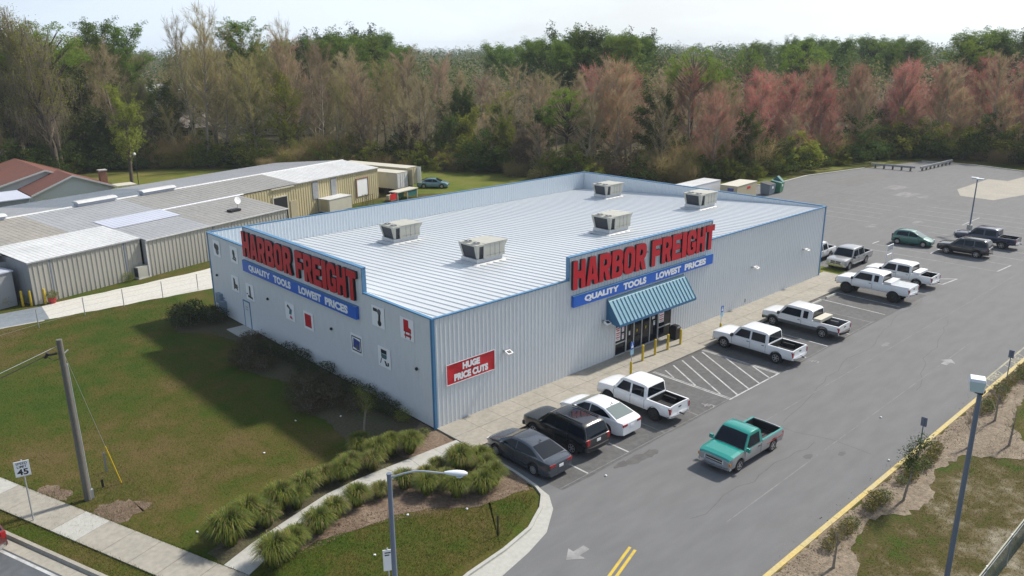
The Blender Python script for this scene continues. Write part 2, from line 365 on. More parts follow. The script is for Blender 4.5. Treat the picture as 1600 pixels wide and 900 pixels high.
# --- street sidewalk, verge, kerb, gutter, road
dv = Vector((.331, -.9437)); nv = Vector((-.9437, -.331))
def SW(s, o): p = dv * s + nv * o; return (p.x, p.y)
sw = empty('street_sidewalk'); sw['kind'] = 'structure'
cols = ['conc_lt', 'conc', 'conc_lt', 'conc', 'conc']
rs = random.Random(5)
s0 = -46.0; i = 0
while s0 < 14:
    m_ = M['conc_lt'] if s0 < -16.3 else rs.choice([M['conc'], M['conc'], M['conc'], M['conc_lt']])
    MB().prism([SW(s0 + .012, 14.42), SW(s0 + 1.70, 14.42), SW(s0 + 1.70, 16.15), SW(s0 + .012, 16.15)], -.06, .05).build('slab', m_, sw); s0 += 1.712
st('street', [SW(-80, 17.9), SW(40, 17.9), SW(40, 34), SW(-80, 34)], .004, 'road')
kerb = empty('street_kerb'); kerb['kind'] = 'structure'
for k in range(22):
    a = -46 + k * 3.05
    if a > 9: break
    b = MB()
    b.hexa([SW(a, 17.15), SW(a + 3.04, 17.15), SW(a + 3.04, 17.38), SW(a, 17.38)] and [SW(a, 17.15) + (-.05,), SW(a + 3.04, 17.15) + (-.05,), SW(a + 3.04, 17.40) + (-.05,), SW(a, 17.40) + (-.05,)],
           [SW(a, 17.15) + (.15,), SW(a + 3.04, 17.15) + (.15,), SW(a + 3.04, 17.31) + (.15,), SW(a, 17.31) + (.15,)])
    b.prism([SW(a, 17.40), SW(a + 3.04, 17.40), SW(a + 3.04, 17.90), SW(a, 17.90)], -.05, .012)
    b.build('kerb_section', M['conc'], kerb)
st('edge_line', [SW(-80, 17.98), SW(30, 17.98), SW(30, 18.12), SW(-80, 18.12)], .009, 'paint')
# --- entrance island: gutter, kerb, lawn, mulch
I_in = [(.16, -3.3), (.10, -6.2), (-.12, -8.3), (-.45, -9.05), (-1.28, -9.79), (-2.85, -10.63), (-4.76, -11.02), (-6.91, -11.23), (-10, -11.9), (-14, -13.5)]
I_out = [(.17, -3.3), (.11, -6.2), (-.08, -8.3), (-.25, -9.2), (-.95, -10.15), (-2.5, -11.25), (-4.1, -11.75), (-6.05, -12.15), (-9.5, -12.9), (-13.5, -14.5)]
g = MB()
for i in range(len(I_in) - 1): g.prism([I_in[i], I_in[i + 1], I_out[i + 1], I_out[i]], -.05, .018)
go = g.build('gutter', M['conc_lt']); go['kind'] = 'structure'
g = MB(); 
for i in range(len(I_in) - 1):
    a, b = Vector(I_in[i]), Vector(I_in[i + 1])
    n0 = (Vector(I_in[min(i + 1, 9)]) - Vector(I_in[max(i - 1, 0)])).normalized(); n1 = (Vector(I_in[min(i + 2, 9)]) - Vector(I_in[i])).normalized()
    p0 = Vector((-n0.y, n0.x)) * -.16; p1 = Vector((-n1.y, n1.x)) * -.16
    g.prism([tuple(a), tuple(b), tuple(b + p1), tuple(a + p0)], -.05, .12)
ko = g.build('island_kerb', M['conc_lt']); ko['kind'] = 'structure'
isl = [(.0, -3.3)] + [(p[0] - .15, p[1] + .1) for p in I_in[1:]] + [(-15.2, -12), (-14.2, -9), (-13.5, -5.0)] + R[1:]
st('island_lawn', isl, .03, 'lawn')
st('mulch_bed', jag([(-12.6, -4.6), (-11.3, -4.95), (-10.3, -4.75), (-8.39, -5.3), (-6.39, -5.5), (-4.9, -6.3), (-3.6, -7.6), (-2.4, -7.85), (-1.29, -7.9), (-.6, -8.2), (-.15, -7.5), (-.05, -6.2), (0, -3.7), (-1.5, -3.3), (-3.16, -2.96), (-5.44, -2.85), (-7.71, -2.99), (-9.94, -3.35), (-12, -4.25)], .35, .09), .040, 'mulch')
st('mulch_bed', jag([(-14, -3.6), (-14, -2.4), (-12.6, -1.2), (-10.5, -.1), (-8, .6), (-5.9, .9), (-4.6, 1.6), (-4.2, 3.6), (-3.8, 5.4), (-4.6, 8.0), (-3.6, 9.6), (-2.2, 10.4), (-3.3, 13.2), (-4.1, 16.2), (-2.9, 18.6), (-1.9, 20.6), (-2.6, 24.6), (-4.4, 26.4), (-3.6, 29.5), (-.02, 29.5), (-.02, -1.8), (-3.05, -1.7), (-6.13, -1.61), (-8.03, -1.76), (-9.64, -2.21), (-12.39, -3.02)], .4, .14, seed=3), .012, 'mulch_dk')
st('mulch_bed', jag([(-2.9, -1.75), (-3.4, -.6), (-2.6, .3), (-1.3, .8), (-.02, 1.3), (-.02, -1.83)], .3, .1, seed=9), .018, 'mulch')
# --- right verge
st('verge_lawn', [(-2, -19.73), (125, -19.73), (125, -60), (-8, -60), (-14, -30)], .09, 'sandy')
st('verge_lawn_patch', jag([(30.5, -21.25), (29.3, -21.35), (26.36, -21.66), (23.35, -22.2), (22, -23.28), (24, -26), (60, -26), (60, -21.3)], 1, .15), .094, 'lawn')
st('mulch_bed', jag([(0, -19.76), (2, -24), (4.53, -22.07), (6.46, -20.91), (9.00, -20.84), (10.53, -21.73), (12.67, -21.92), (15.26, -21.12), (17.93, -21.42), (19.80, -23.85), (22, -23.28), (23.35, -22.2), (26.36, -21.66), (29.30, -21.35), (36, -21.3), (60, -21.3), (60, -19.76)], .3, .17, seed=4), .105, 'mulch_pale')
ky = empty('yellow_kerb'); ky['kind'] = 'structure'
for k in range(26):
    a = -1.5 + k * 3.05
    b = MB(); b.hexa([(a, -19.75, -.03), (a + 3.03, -19.75, -.03), (a + 3.03, -19.44, -.03), (a, -19.44, -.03)], [(a, -19.73, .15), (a + 3.03, -19.73, .15), (a + 3.03, -19.50, .15), (a, -19.50, .15)])
    b.build('kerb_section', M['kerb_y'], ky)
# --- gravel lane behind the lawn
st('gravel_lane', jag([(-11.2, 36.8), (2.5, 36.0), (46, 37), (60, 40), (60, 46), (5.4, 42.8), (-.64, 41.9), (-5, 41.6), (-8.3, 41.4), (-10.6, 40.9)], 1, .12), .010, 'gravel')
st('lane_asphalt', [(-60, 39), (-14.0, 37.04), (-10.6, 36.8), (-10.2, 40.9), (-13.23, 41.0), (-60, 44)], .014, 'ro_blue')
st('lane_edging', [(-60, 38.7), (-14, 36.8), (-11, 36.55), (-11, 36.8), (-14, 37.04), (-60, 39)], .018, 'conc_lt')
# --- markings
mk = empty('parking_markings'); mk['kind'] = 'structure'
def line(a, b, w=.10, m='paint', z=.013, name='line'):
    a = Vector(a); b = Vector(b); d = (b - a).normalized(); n = Vector((-d.y, d.x)) * w / 2
    return MB().quad(*(tuple(p) + (z,) for p in (a - n, b - n, b + n, a + n))).build(name, M[m], mk)
for x in (2.65, 5.87, 9.05, 12.25, 25.2, 28.35, 31.9, 35.7): line((x, -3.4), (x, -9.1), m='paint_faint' if x in (9.05, 12.25, 35.7) else 'paint')
for x in (38.5, 41.3): line((x, -3.0 - .3), (x - .2, -9), m='paint')
for x in (15.5, 21.35):
    line((x, -3.35), (x, -9.2), .09); line((x + .16 if x < 20 else x - .16, -3.35), (x + .16 if x < 20 else x - .16, -9.2), .07, z=.0135)
line((15.4, -9.22), (21.4, -9.22), .10, z=.0175)
hz = [((16.05, -4.6), (15.75, -5.9)), ((17.15, -3.75), (15.75, -7.55)), ((18.4, -3.5), (15.75, -8.9)), ((19.6, -3.55), (17.0, -9.1)), ((20.7, -4.3), (18.4, -9.1)), ((21.1, -6.1), (19.8, -9.1)), ((21.1, -8.2), (20.8, -9.1))]
hz = [((16.35, -3.75), (15.72, -4.9)), ((17.45, -3.6), (15.72, -6.55)), ((18.6, -3.5), (15.75, -8.35)), ((19.75, -3.5), (16.4, -9.15)), ((20.9, -3.55), (17.7, -9.15)), ((21.15, -5.3), (18.95, -9.15)), ((21.15, -7.4), (20.2, -9.15))]
for a, b in hz: line(a, b, .11, z=.0175)
for a, b in [((0.6, -9.15), (15.4, -9.15)), ((21.4, -9.2), (36, -9.05))]: line(a, b, .05, 'paint_faint', z=.0182)
# direction arrows (tail to head)
def arrow(x, y, ang, L=1.5, m='paint'):
    p = [(-.5, -.16), (.05, -.16), (.05, -.42), (.62, 0), (.05, .42), (.05, .16), (-.5, .16)]
    c, s = cos(ang), sin(ang)
    return MB().sheet([(x + (c * a - s * b) * L, y + (s * a + c * b) * L) for a, b in p], .0134).build('arrow', M[m], mk)
arrow(-2.6, -13.2, pi, 1.15, 'paint_mid'); arrow(31.3, -16.1, 0, 1.2, 'paint_mid'); arrow(31.7, -11.8, pi, 1.0, 'paint_faint'); arrow(94, 9, pi, 2.4, 'paint_faint'); arrow(70, 6, pi, 2.2, 'paint_faint'); arrow(76, 3, 0, 2.0, 'paint_faint')
for dy in (0, .28): line((-.65, -14.48 - dy), (-9, -17.0 - dy), .13, 'paint_y')
# long faded lane joints
line((4, -16.3), (36, -15.9), .06, 'paint_faint'); line((14, -12.2), (60, -12.6), .05, 'paint_faint')
# loading lane by the right kerb
line((29.3, -18.9), (60, -18.75), .11, 'paint_yf')
for x in (29.4, 32.1, 33.6, 36.5): line((x, -18.85), (x - .5, -19.44), .1, 'paint_yf', z=.0172)
for tx, x in (('FIRE', 30.0), ('LANE', 34.0)):
    v, f = text_mesh(tx, 1.7, .42, .02)
    MB().add(v, f, Matrix.Translation((x, -19.4, .0175))).build('marking_text', M['paint_yf'], mk)
# wheelchair symbols on the bay
for (cx, cy, sc) in ((13.75, -8.9, .75), (24.9, -9.9, .6)):
    w = MB(); N = 14
    for i in range(N - 3):
        a0, a1 = 2 * pi * i / N - 2.4, 2 * pi * (i + 1) / N - 2.4
        w.quad(*[(cx + sc * r * cos(a), cy + sc * r * sin(a), .0176) for r, a in ((.30, a0), (.40, a0), (.40, a1), (.30, a1))])
    w.box(cx - .06 * sc, cx + .04 * sc, cy + .05 * sc, cy + .72 * sc, .0165, .0177); w.box(cx, cx + .34 * sc, cy + .32 * sc, cy + .40 * sc, .0166, .0178); w.box(cx - .02, cx + .4 * sc, cy + .02 * sc, cy + .1 * sc, .0166, .0179)
    w.box(cx + .34 * sc, cx + .42 * sc, cy - .3 * sc, cy + .1 * sc, .0164, .0176)
    w.build('wheelchair_symbol', M['paint_mid'], mk)
# far rows: long hairpin bays
for (x, y0, y1) in [(61.2, 2, -3.8), (61.9, -4.2, -11.2), (58.6, 1.4, -11), (64.9, 1, -11.4), (68, .5, -11.6), (71.3, 0, -11.6), (74.5, 3, -12), (78, 6, -12), (81, 6, -12), (84, 6, -12), (87, 6, -12), (72, 14, 7), (75, 14, 7), (78, 15, 8), (81, 15, 8), (84, 15, 8), (49, 18, 12), (52, 18, 12), (55, 19, 13), (58, 19, 13), (61, 20, 13), (64, 20, 14), (67, 20, 14), (47.5, 4.6, 9), (50.5, 4.6, 9)]:
    line((x, y0), (x, y1), .12, 'paint_mid')
for a, b in [((58.6, -11), (61.9, -11.2)), ((61.2, 2), (63, 2)), ((61.2, -4.0), (65.5, -3.9)), ((50.4, -3.3), (50.4, -9)), ((50.4, -9), (53.2, -9.3)), ((53.2, -9.3), (50.4, -6.4)), ((78, -1.4), (84, -1.4))]: line(a, b, .12, 'paint', z=.0172)
for i, (x, y, r) in enumerate([(18.0, -4.4, .55), (17.2, -4.7, .4), (4.6, -9.7, .4), (5.6, -9.9, .6), (6.6, -10.0, .5), (38.9, -4.3, .7), (36.4, -4.6, .6), (40, -5.6, .8), (12.3, -15.9, .3), (13.9, -17, .25)]):
    rr = random.Random(i); st('oil_stain', [(x + r * 1.3 * cos(t) * (1 + rr.uniform(-.25, .25)), y + r * .6 * sin(t) * (1 + rr.uniform(-.25, .25))) for t in [k * pi / 8 for k in range(16)]], .0108 + .0002 * i, 'oil')
# tar crack seals / cracks as thin darker threads
rr = random.Random(11)
for (x, y, dx, dy, n) in [(15, -13, 1.2, .15, 30), (14, -10.5, .2, -.8, 9), (25, -16.5, 1.0, .2, 16), (3, -15, 1, -.1, 12), (60, 10, 1.5, .2, 30), (70, 20, 1.5, -.3, 30), (85, -2, .2, 1.5, 18), (95, 12, 1.2, .6, 16), (50, 14, .4, -1.4, 14)]:
    cb = MB()
    for k in range(n):
        nx, ny = x + dx + rr.uniform(-.3, .3), y + dy + rr.uniform(-.3, .3)
        d = Vector((nx - x, ny - y)).normalized() * .018; p = Vector((-d.y, d.x))
        cb.quad(*[(q.x, q.y, .0112) for q in (Vector((x, y)) - p, Vector((nx, ny)) - p, Vector((nx, ny)) + p, Vector((x, y)) + p)]); x, y = nx, ny
    o = cb.build('asphalt_crack', M['oil']); o['kind'] = 'structure'
for i, (x, y, w, h) in enumerate([(70, 14, 18, 5), (95, 20, 16, 4), (88, 2, 10, 5), (60, 22, 10, 6)]):
    st('asphalt_patch', jag([(x, y), (x + w, y - 1), (x + w + 1, y + h), (x + 1, y + h + 1)], 1.5, .3, seed=i), .0088 + .0001 * i, 'asphalt_old')
for x, y in [(92, 10.5), (97, 14)]:
    st('concrete_patch', jag([(x, y), (x + 4, y - .5), (x + 4.4, y + 2), (x + .3, y + 2.2)], 1, .15), .0125, 'paint_faint')
# wheel stops
ws = MB(); ws.hexa([(-.9, -.09, 0), (.9, -.09, 0), (.9, .09, 0), (-.9, .09, 0)], [(-.87, -.055, .12), (.87, -.055, .12), (.87, .055, .12), (-.87, .055, .12)])
wsm = ws.mesh('wheel_stop'); wsm.materials.append(M['conc_lt'])
for x, w_ in ((1.35, 'in front of the dark grey sedan'), (4.25, 'in front of the black estate wagon'), (7.4, 'in front of the white sedan'), (10.65, 'in front of the white double-cab pickup with the open bed'), (13.9, 'in the empty wheelchair bay'), (26.8, 'in the empty bay between the two long white pickups'), (30.2, 'in front of the white and grey pickup'), (34, 'in the empty bay right of the white and grey pickup'), (37.2, 'two bays left of the lifted white pickup'), (39.9, 'in the empty bay just left of the lifted white pickup')):
    tag(link('wheel_stop', wsm, loc=(x, -3.72, .008)), 'low pale concrete wheel stop ' + w_, 'wheel stop', 'wheel stops along the storefront kerb')
# ------------------------------------------------------------ hardware store building
LX, DY, HH = 45.04, 29.54, 6.6
store = empty('store_building', (0, 0, 0), 0, 'large pale ribbed metal store building with blue trim and a flat ribbed roof', 'building')
def zroof(y): return 6.48 - (y / DY) * 1.75
def panel_mesh(w, h, rib=.305, d=.028, name='wall_panel'):
    # corrugated wall panel in u (0..w), v (0..h), rib depth toward +w
    b = MB(); pts = []; n = int(round(w / rib)); rr = w / n
    for i in range(n):
        u = i * rr; pts += [(u, 0), (u + rr * .66, 0), (u + rr * .74, d), (u + rr * .92, d)]
    pts.append((w, 0))
    for (u0, w0), (u1, w1) in zip(pts[:-1], pts[1:]): b.quad((u0, 0, w0), (u1, 0, w1), (u1, h, w1), (u0, h, w0))
    return b.mesh(name)
def wall_run(parent, n, w, h, Tf, m, name='wall_panel'):
    me = panel_mesh(w, h, name=name); me.materials.append(m)
    for i in range(n):
        o = link(name, me, parent); o.matrix_local = Tf(i)
wf = LX / 49
# front wall: leave the entrance opening x 15.45..22.05
def inset(i, x0=None): return FRONT(i * wf, .10, 0)
pm = panel_mesh(wf, HH - .10); pm.materials.append(M['clad'])
pt = panel_mesh(wf, HH - 2.62); pt.materials.append(M['clad'])
for i in range(49):
    x0 = i * wf
    if 15.3 < x0 + wf / 2 < 22.2:
        o = link('wall_panel', pt, store); o.matrix_local = FRONT(x0, 2.62)
    else:
        o = link('wall_panel', pm, store); o.matrix_local = FRONT(x0, .10)
ws_ = DY / 32
pm2 = panel_mesh(ws_, HH - .05, d=.014); pm2.materials.append(M['clad'])
for i in range(32): link('wall_panel', pm2, store).matrix_local = SIDE((i + 1) * ws_, .05)
# right and rear walls
o = MB().box(LX - .05, LX - .02, .02, DY, .05, HH).build('rear_wall', M['clad'], store)
o = MB().box(0.05, LX - .05, DY - .05, DY - .02, .05, HH).build('rear_wall', M['clad'], store)
# inner faces of parapets (ribbed)
for (n, w, T) in ((49, wf, lambda i: Matrix(((1, 0, 0, i * wf), (0, 0, -1, DY - .12), (0, 1, 0, 4.7), (0, 0, 0, 1)))),):
    me = panel_mesh(w, HH - 4.72, rib=.305, d=.03); me.materials.append(M['clad_in'])
    for i in range(n): link('parapet_panel', me, store).matrix_local = T(i)
me = panel_mesh(ws_, HH - 4.72, d=.03); me.materials.append(M['clad_in'])
for i in range(32):   # right parapet inner face, faces -X
    link('parapet_panel', me, store).matrix_local = SIDE((i + 1) * ws_, 4.7, LX - .12)
for i in range(32):   # left parapet inner face, faces +X
    link('parapet_panel', me, store).matrix_local = Matrix(((0, 0, 1, .12), (1, 0, 0, i * ws_), (0, 1, 0, 4.7), (0, 0, 0, 1)))
# roof panels with standing ribs
N = 73; w = (LX - .16) / N
b = MB(); y0, y1 = .03, DY - .13
prof = [(0, 0), (.06, .05), (.10, .05), (.16, 0), (w, 0)]
for (a, za), (c, zc) in zip(prof[:-1], prof[1:]): b.quad((a, y0, zroof(y0) + za), (c, y0, zroof(y0) + zc), (c, y1, zroof(y1) + zc), (a, y1, zroof(y1) + za))
rm = b.mesh('roof_panel'); rm.materials.append(M['roof'])
for i in range(N): link('roof_panel', rm, store, loc=(.08 + i * w, 0, 0))
# trims
tb = MB(); tb.box(-.05, .13, -.05, .13, .02, HH + .04)
tb.build('corner_trim', M['trim'], store)
MB().box(LX - .12, LX + .04, -.05, .1, .02, HH + .03).build('corner_trim', M['trim'], store)
MB().box(-.05, .1, DY - .1, DY + .04, .02, HH + .03).build('corner_trim', M['trim'], store)
def coping(name, x0, x1, y0, y1, z): MB().box(x0, x1, y0, y1, z, z + .07).build(name, M['trim'], store)
coping('coping', .13, 10.80, -.07, .11, HH - .02); coping('coping', 26.62, LX + .05, -.07, .11, HH - .02)
coping('coping', -.07, .15, .13, 6.70, HH - .01); coping('coping', -.07, .15, 22.70, DY + .05, HH - .01)
coping('coping', .15, LX + .05, DY - .14, DY + .05, HH); coping('coping', LX - .14, LX + .06, .11, DY - .14, HH + .003)
# thin white eave flashing seen on top of the front edge
MB().box(.15, 10.8, .11, .24, HH - .12, HH - .005).build('eave_flashing', M['white'], store); MB().box(26.6, LX - .14, .11, .24, HH - .12, HH - .005).build('eave_flashing', M['white'], store)
MB().box(.15, .30, .11, 6.9, HH - .10, HH - .006).build('eave_flashing', M['white'], store)
MB().box(-.02, LX, -.03, .02, .0, .11).build('base_trim', M['galv'], store); MB().box(-.03, .02, 0, DY, 0, .07).build('base_trim', M['dark'], store)
# raised sign walls
def signwall(T, L, zt):
    z0 = HH - .05
    n = int(round(L / .92)); pw = L / n
    me = panel_mesh(pw, zt - z0); me.materials.append(M['clad'])
    for i in range(n): link('wall_panel', me, store).matrix_local = T @ Matrix.Translation((i * pw, z0, .003))
    bk = MB(); bk.add(*box_vf(0, L, z0 - .6, zt - .02, -.22, -.02)); o = bk.build('sign_wall_core', M['clad_in'], store); o.matrix_local = T
    tr = MB(); tr.add(*box_vf(-.06, L + .06, zt - .02, zt + .04, -.25, .045)); o = tr.build('coping', M['trim'], store); o.matrix_local = T
    for u in (-.05, L - .01):
        tr = MB(); tr.add(*box_vf(u, u + .06, z0 - .02, zt - .03, -.24, .045)); o = tr.build('corner_trim', M['trim'], store); o.matrix_local = T
def box_vf(x0, x1, y0, y1, z0, z1):
    m_ = MB().box(x0, x1, y0, y1, z0, z1); return m_.v, m_.f
signwall(FRONT(10.85, 0), 15.75, 8.05); signwall(SIDE(22.65, 0), 15.9, 8.15)
# entrance: recess frame, four sliding leaves, side lights
ent = empty('entrance_frame', parent=store)
fr = MB()
y = .02
for x in (15.50, 16.72, 20.36, 21.94): fr.box(x, x + .10, -.03, .10, .10, 2.62)
for x in (17.6, 18.50, 19.42): fr.box(x, x + .07, -.01, .08, .10, 2.25)
fr.box(15.50, 22.04, -.035, .10, 2.55, 2.66); fr.box(16.8, 20.4, -.05, .10, 2.25, 2.50); fr.box(15.6, 16.72, -.02, .08, .98, 1.05); fr.box(20.46, 21.94, -.02, .08, .98, 1.05)
fr.box(15.5, 22.04, -.03, .1, .10, .17)
fr.build('frame', M['alum'], ent)
for x0, x1 in ((16.82, 17.6), (17.67, 18.5), (18.57, 19.42), (19.49, 20.36)):
    MB().box(x0 + .05, x1 - .03, .03, .06, .2, 2.23).build('sliding_door', M['glass'], ent)
for x0, x1 in ((15.6, 16.72), (20.46, 21.94)):
    MB().box(x0, x1, .03, .06, 1.05, 2.55).build('side_light', M['glass'], ent); MB().box(x0, x1, .03, .06, .17, .98).build('side_light', M['glass'], ent)
MB().box(18.3, 18.75, -.09, -.05, 2.33, 2.43).build('door_sensor', M['black'], ent)
MB().box(15.3, 22.2, .3, .34, 0, 2.8).build('vestibule_wall', M['dark'], ent)
def poster(parent, x, z, w_, h_, lines, name='door_notice', back='white_sheet', ink='red', T=None):
    s = MB(); s.mi = 0; s.add(*box_vf(0, w_, 0, h_, -.004, .0)); s.mi = 1
    for (u0, u1, v0, v1) in lines: s.add(*box_vf(u0 * w_, u1 * w_, v0 * h_, v1 * h_, .0005, .004))
    o = s.build(name, [M[back], M[ink]], parent); o.matrix_local = T if T is not None else FRONT(x, z, .022); return o
for i, (x, z, w_, h_) in enumerate([(15.65, 1.2, .52, .98), (20.56, 1.35, .56, 1.0)]):
    poster(ent, x, z, w_, h_, [(.1, .9, .86, .95), (.2, .8, .72, .8), (.1, .9, .52, .6), (.15, .85, .38, .44), (.1, .9, .2, .28), (.2, .8, .08, .12)])
for (x, z, w_, h_) in [(16.32, 1.75, .24, .42), (16.34, 1.2, .22, .4), (17.1, 1.3, .16, .3), (19.9, 1.35, .18, .34), (19.7, 1.85, .3, .2)]:
    poster(ent, x, z, w_, h_, [(.15, .85, .7, .85), (.15, .85, .45, .5), (.15, .85, .2, .25)], ink='black' if x > 17 else 'red')
for x in (17.95, 18.95): MB().box(x, x + .1, .015, .024, 1.35, 1.55).build('door_sticker', M['yellow'], ent)
# awning
aw = empty('awning', parent=store)
x0, x1 = 14.55, 23.2
a = MB(); a.add([(x0, -.03, 4.55), (x0, -.03, 2.95), (x0, -1.20, 2.80), (x0, -1.20, 3.00), (x0, -.22, 4.38)], [(0, 1, 2, 3, 4)]); a.add([(x1, -.03, 4.55), (x1, -.03, 2.95), (x1, -1.20, 2.80), (x1, -1.20, 3.00), (x1, -.22, 4.38)], [(4, 3, 2, 1, 0)])
a.quad((x0, -1.20, 2.80), (x1, -1.20, 2.80), (x1, -1.20, 3.00), (x0, -1.20, 3.00)); a.quad((x0, -.03, 2.95), (x1, -.03, 2.95), (x1, -1.20, 2.80), (x0, -1.20, 2.80))
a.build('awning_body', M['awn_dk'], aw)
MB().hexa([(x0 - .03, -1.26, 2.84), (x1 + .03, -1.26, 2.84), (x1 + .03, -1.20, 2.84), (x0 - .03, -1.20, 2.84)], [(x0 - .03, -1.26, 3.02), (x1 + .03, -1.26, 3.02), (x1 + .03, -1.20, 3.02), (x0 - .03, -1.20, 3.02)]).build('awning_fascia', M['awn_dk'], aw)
MB().quad((x0, -.24, 4.36), (x1, -.24, 4.36), (x1, -.03, 4.56), (x0, -.03, 4.56)).build('awning_cap', M['awn'], aw)
nA = 22; wA = (x1 - x0) / nA
b = MB(); d = Vector((0, -1.06, -1.56)).normalized(); nn = Vector((0, -1.40, 1.02)).normalized()
P0 = Vector((0, -.22, 4.38)); P1 = Vector((0, -1.24, 2.98))
def pp(P, u, k): q = P + nn * k; return (u, q.y, q.z)
for (u0, k0), (u1, k1) in [((0, 0), (wA - .05, 0)), ((wA - .05, 0), (wA - .045, .05)), ((wA - .045, .05), (wA - .005, .05)), ((wA - .005, .05), (wA, 0))]:
    b.quad(pp(P1, u0, k0 + .01), pp(P1, u1, k1 + .01), pp(P0, u1, k1 + .01), pp(P0, u0, k0 + .01))
am = b.mesh('awning_panel'); am.materials.append(M['awn'])
for i in range(nA):
    link('awning_panel', am, aw, loc=(x0 + i * wA, 0, 0))
    MB().quad(pp(P1, x0 + i * wA + wA - .035, .064), pp(P1, x0 + i * wA + wA, .064), pp(P0, x0 + i * wA + wA, .064), pp(P0, x0 + i * wA + wA - .035, .064)).build('awning_seam', M['awn_dk'], aw)
# side door on the left wall
dr = empty('side_door', parent=store); dr.matrix_local = SIDE(23.88, .1)
f = MB(); f.add(*box_vf(-.06, .0, 0, 2.14, 0, .06)); f.add(*box_vf(1.0, 1.06, 0, 2.14, 0, .06)); f.add(*box_vf(-.06, 1.06, 2.10, 2.17, 0, .065)); f.build('frame', M['trim'], dr)
d_ = MB(); d_.add(*box_vf(.0, 1.0, 0, 2.10, 0, .035)); d_.build('door_leaf', M['clad'], dr)
for k in range(2):
    v, f = text_mesh(['NOT AN', 'EXIT'][k] if False else ['DO NOT', 'BLOCK'][k], .42, .1, .01); m_ = MB().add(v, f); m_.build('door_lettering', M['black'], dr).matrix_local = Matrix.Translation((.28, 1.62 - k * .2, .04))
MB().box(-1.42, -.03, 21.75, 24.3, -.05, .09).build('door_stoop', M['conc_lt'], store)
# wall exit lamps on left wall and small dark fittings
for y in (28.35, 19.6, 10.75, 1.5):
    o = MB().lathe([(.06, 0), (.10, .03), (.10, .10), (.05, .14)], 10).build('wall_fitting', M['black'], store); o.matrix_local = SIDE(y, 3.3, -.02)
for (x, z) in ((18.7, 7.0),):
    MB().box(x, x + .1, -.1, -.03, z, z + .1).build('sign_fitting', M['galv'], store)
o = MB().box(.35, .42, 0, .02, 0, .3).build('hose_bib', M['dark'], store); o.location = (31.8, -.06, .35)
# ------------------------------------------------------------ store signs
G = {
'H': ([(0, 0), (.36, 0), (.36, .37), (.64, .37), (.64, 0), (1, 0), (1, 1), (.64, 1), (.64, .63), (.36, .63), (.36, 1), (0, 1)], []),
'A': ([(0, 0), (.34, 0), (.385, .19), (.615, .19), (.66, 0), (1, 0), (.74, 1), (.26, 1)], [[(.43, .40), (.57, .40), (.50, .74)]]),
'R': ([(0, 0), (.36, 0), (.36, .36), (.43, .36), (.62, 0), (1, 0), (.79, .41), (.93, .49), (1, .60), (1, .82), (.92, .95), (.76, 1), (0, 1)], [[(.36, .57), (.56, .57), (.63, .63), (.63, .73), (.56, .79), (.36, .79)]]),
'B': ([(0, 0), (.76, 0), (.93, .06), (1, .17), (1, .38), (.94, .47), (.86, .52), (.94, .58), (.98, .66), (.98, .84), (.9, .95), (.74, 1), (0, 1)], [[(.36, .19), (.57, .19), (.64, .24), (.64, .36), (.57, .41), (.36, .41)], [(.36, .61), (.55, .61), (.62, .66), (.62, .76), (.55, .81), (.36, .81)]]),
'O': ([(.26, 0), (.74, 0), (.9, .07), (1, .22), (1, .78), (.9, .93), (.74, 1), (.26, 1), (.1, .93), (0, .78), (0, .22), (.1, .07)], [[(.46, .2), (.54, .2), (.64, .29), (.64, .71), (.54, .8), (.46, .8), (.36, .71), (.36, .29)]]),
'F': ([(0, 0), (.38, 0), (.38, .37), (.86, .37), (.86, .61), (.38, .61), (.38, .77), (1, .77), (1, 1), (0, 1)], []),
'E': ([(0, 0), (1, 0), (1, .23), (.38, .23), (.38, .39), (.88, .39), (.88, .61), (.38, .61), (.38, .77), (1, .77), (1, 1), (0, 1)], []),
'I': ([(0, 0), (1, 0), (1, 1), (0, 1)], []),
'G': ([(.28, 0), (.76, 0), (1, .12), (1, .52), (.52, .52), (.52, .32), (.66, .32), (.66, .22), (.46, .20), (.36, .29), (.36, .71), (.46, .80), (.56, .80), (.65, .70), (.65, .62), (1, .62), (1, .78), (.9, .93), (.74, 1), (.26, 1), (.1, .93), (0, .78), (0, .22), (.1, .07)], []),
'T': ([(.31, 0), (.69, 0), (.69, .76), (1, .76), (1, 1), (0, 1), (0, .76), (.31, .76)], []),
}
def glyph(ch, w_, h_, ext):
    cu = bpy.data.curves.new('g', 'CURVE'); cu.dimensions = '2D'; cu.fill_mode = 'BOTH'; cu.extrude = ext / 2
    for pl in [G[ch][0]] + G[ch][1]:
        sp = cu.splines.new('POLY'); sp.points.add(len(pl) - 1); sp.use_cyclic_u = True
        for p, (a_, b_) in zip(sp.points, pl): p.co = (a_ * w_, b_ * h_, 0, 1)
    o = bpy.data.objects.new('g', cu); C.objects.link(o); bpy.context.view_layer.update()
    me = bpy.data.meshes.new_from_object(o.evaluated_get(bpy.context.evaluated_depsgraph_get())); bpy.data.objects.remove(o)
    me.name = 'letter'; me.materials.clear(); me.materials.append(M['red']); me.materials.append(M['black'])
    for p in me.polygons: p.material_index = 0 if p.normal.z > .5 else 1
    for v in me.vertices: v.co.z += ext / 2 + .06
    return me
def bigsign(name, label, T, w1, gap, w2, hh):
    e = empty(name, label=label, cat='sign', group='red store name signs'); e.matrix_world = T
    for word, u, wd in (('HARBOR', 0, w1), ('FREIGHT', w1 + gap, w2)):
        unit = [(.5 if c == 'I' else 1) for c in word]; g_ = .045; k = wd / (sum(unit) + g_ * 0 + .09 * (len(word) - 1))
        for c, un in zip(word, unit):
            link('letter', glyph(c, k * un, hh, .17), e).location = (u, 0, 0); u += k * (un + .09)
    return e
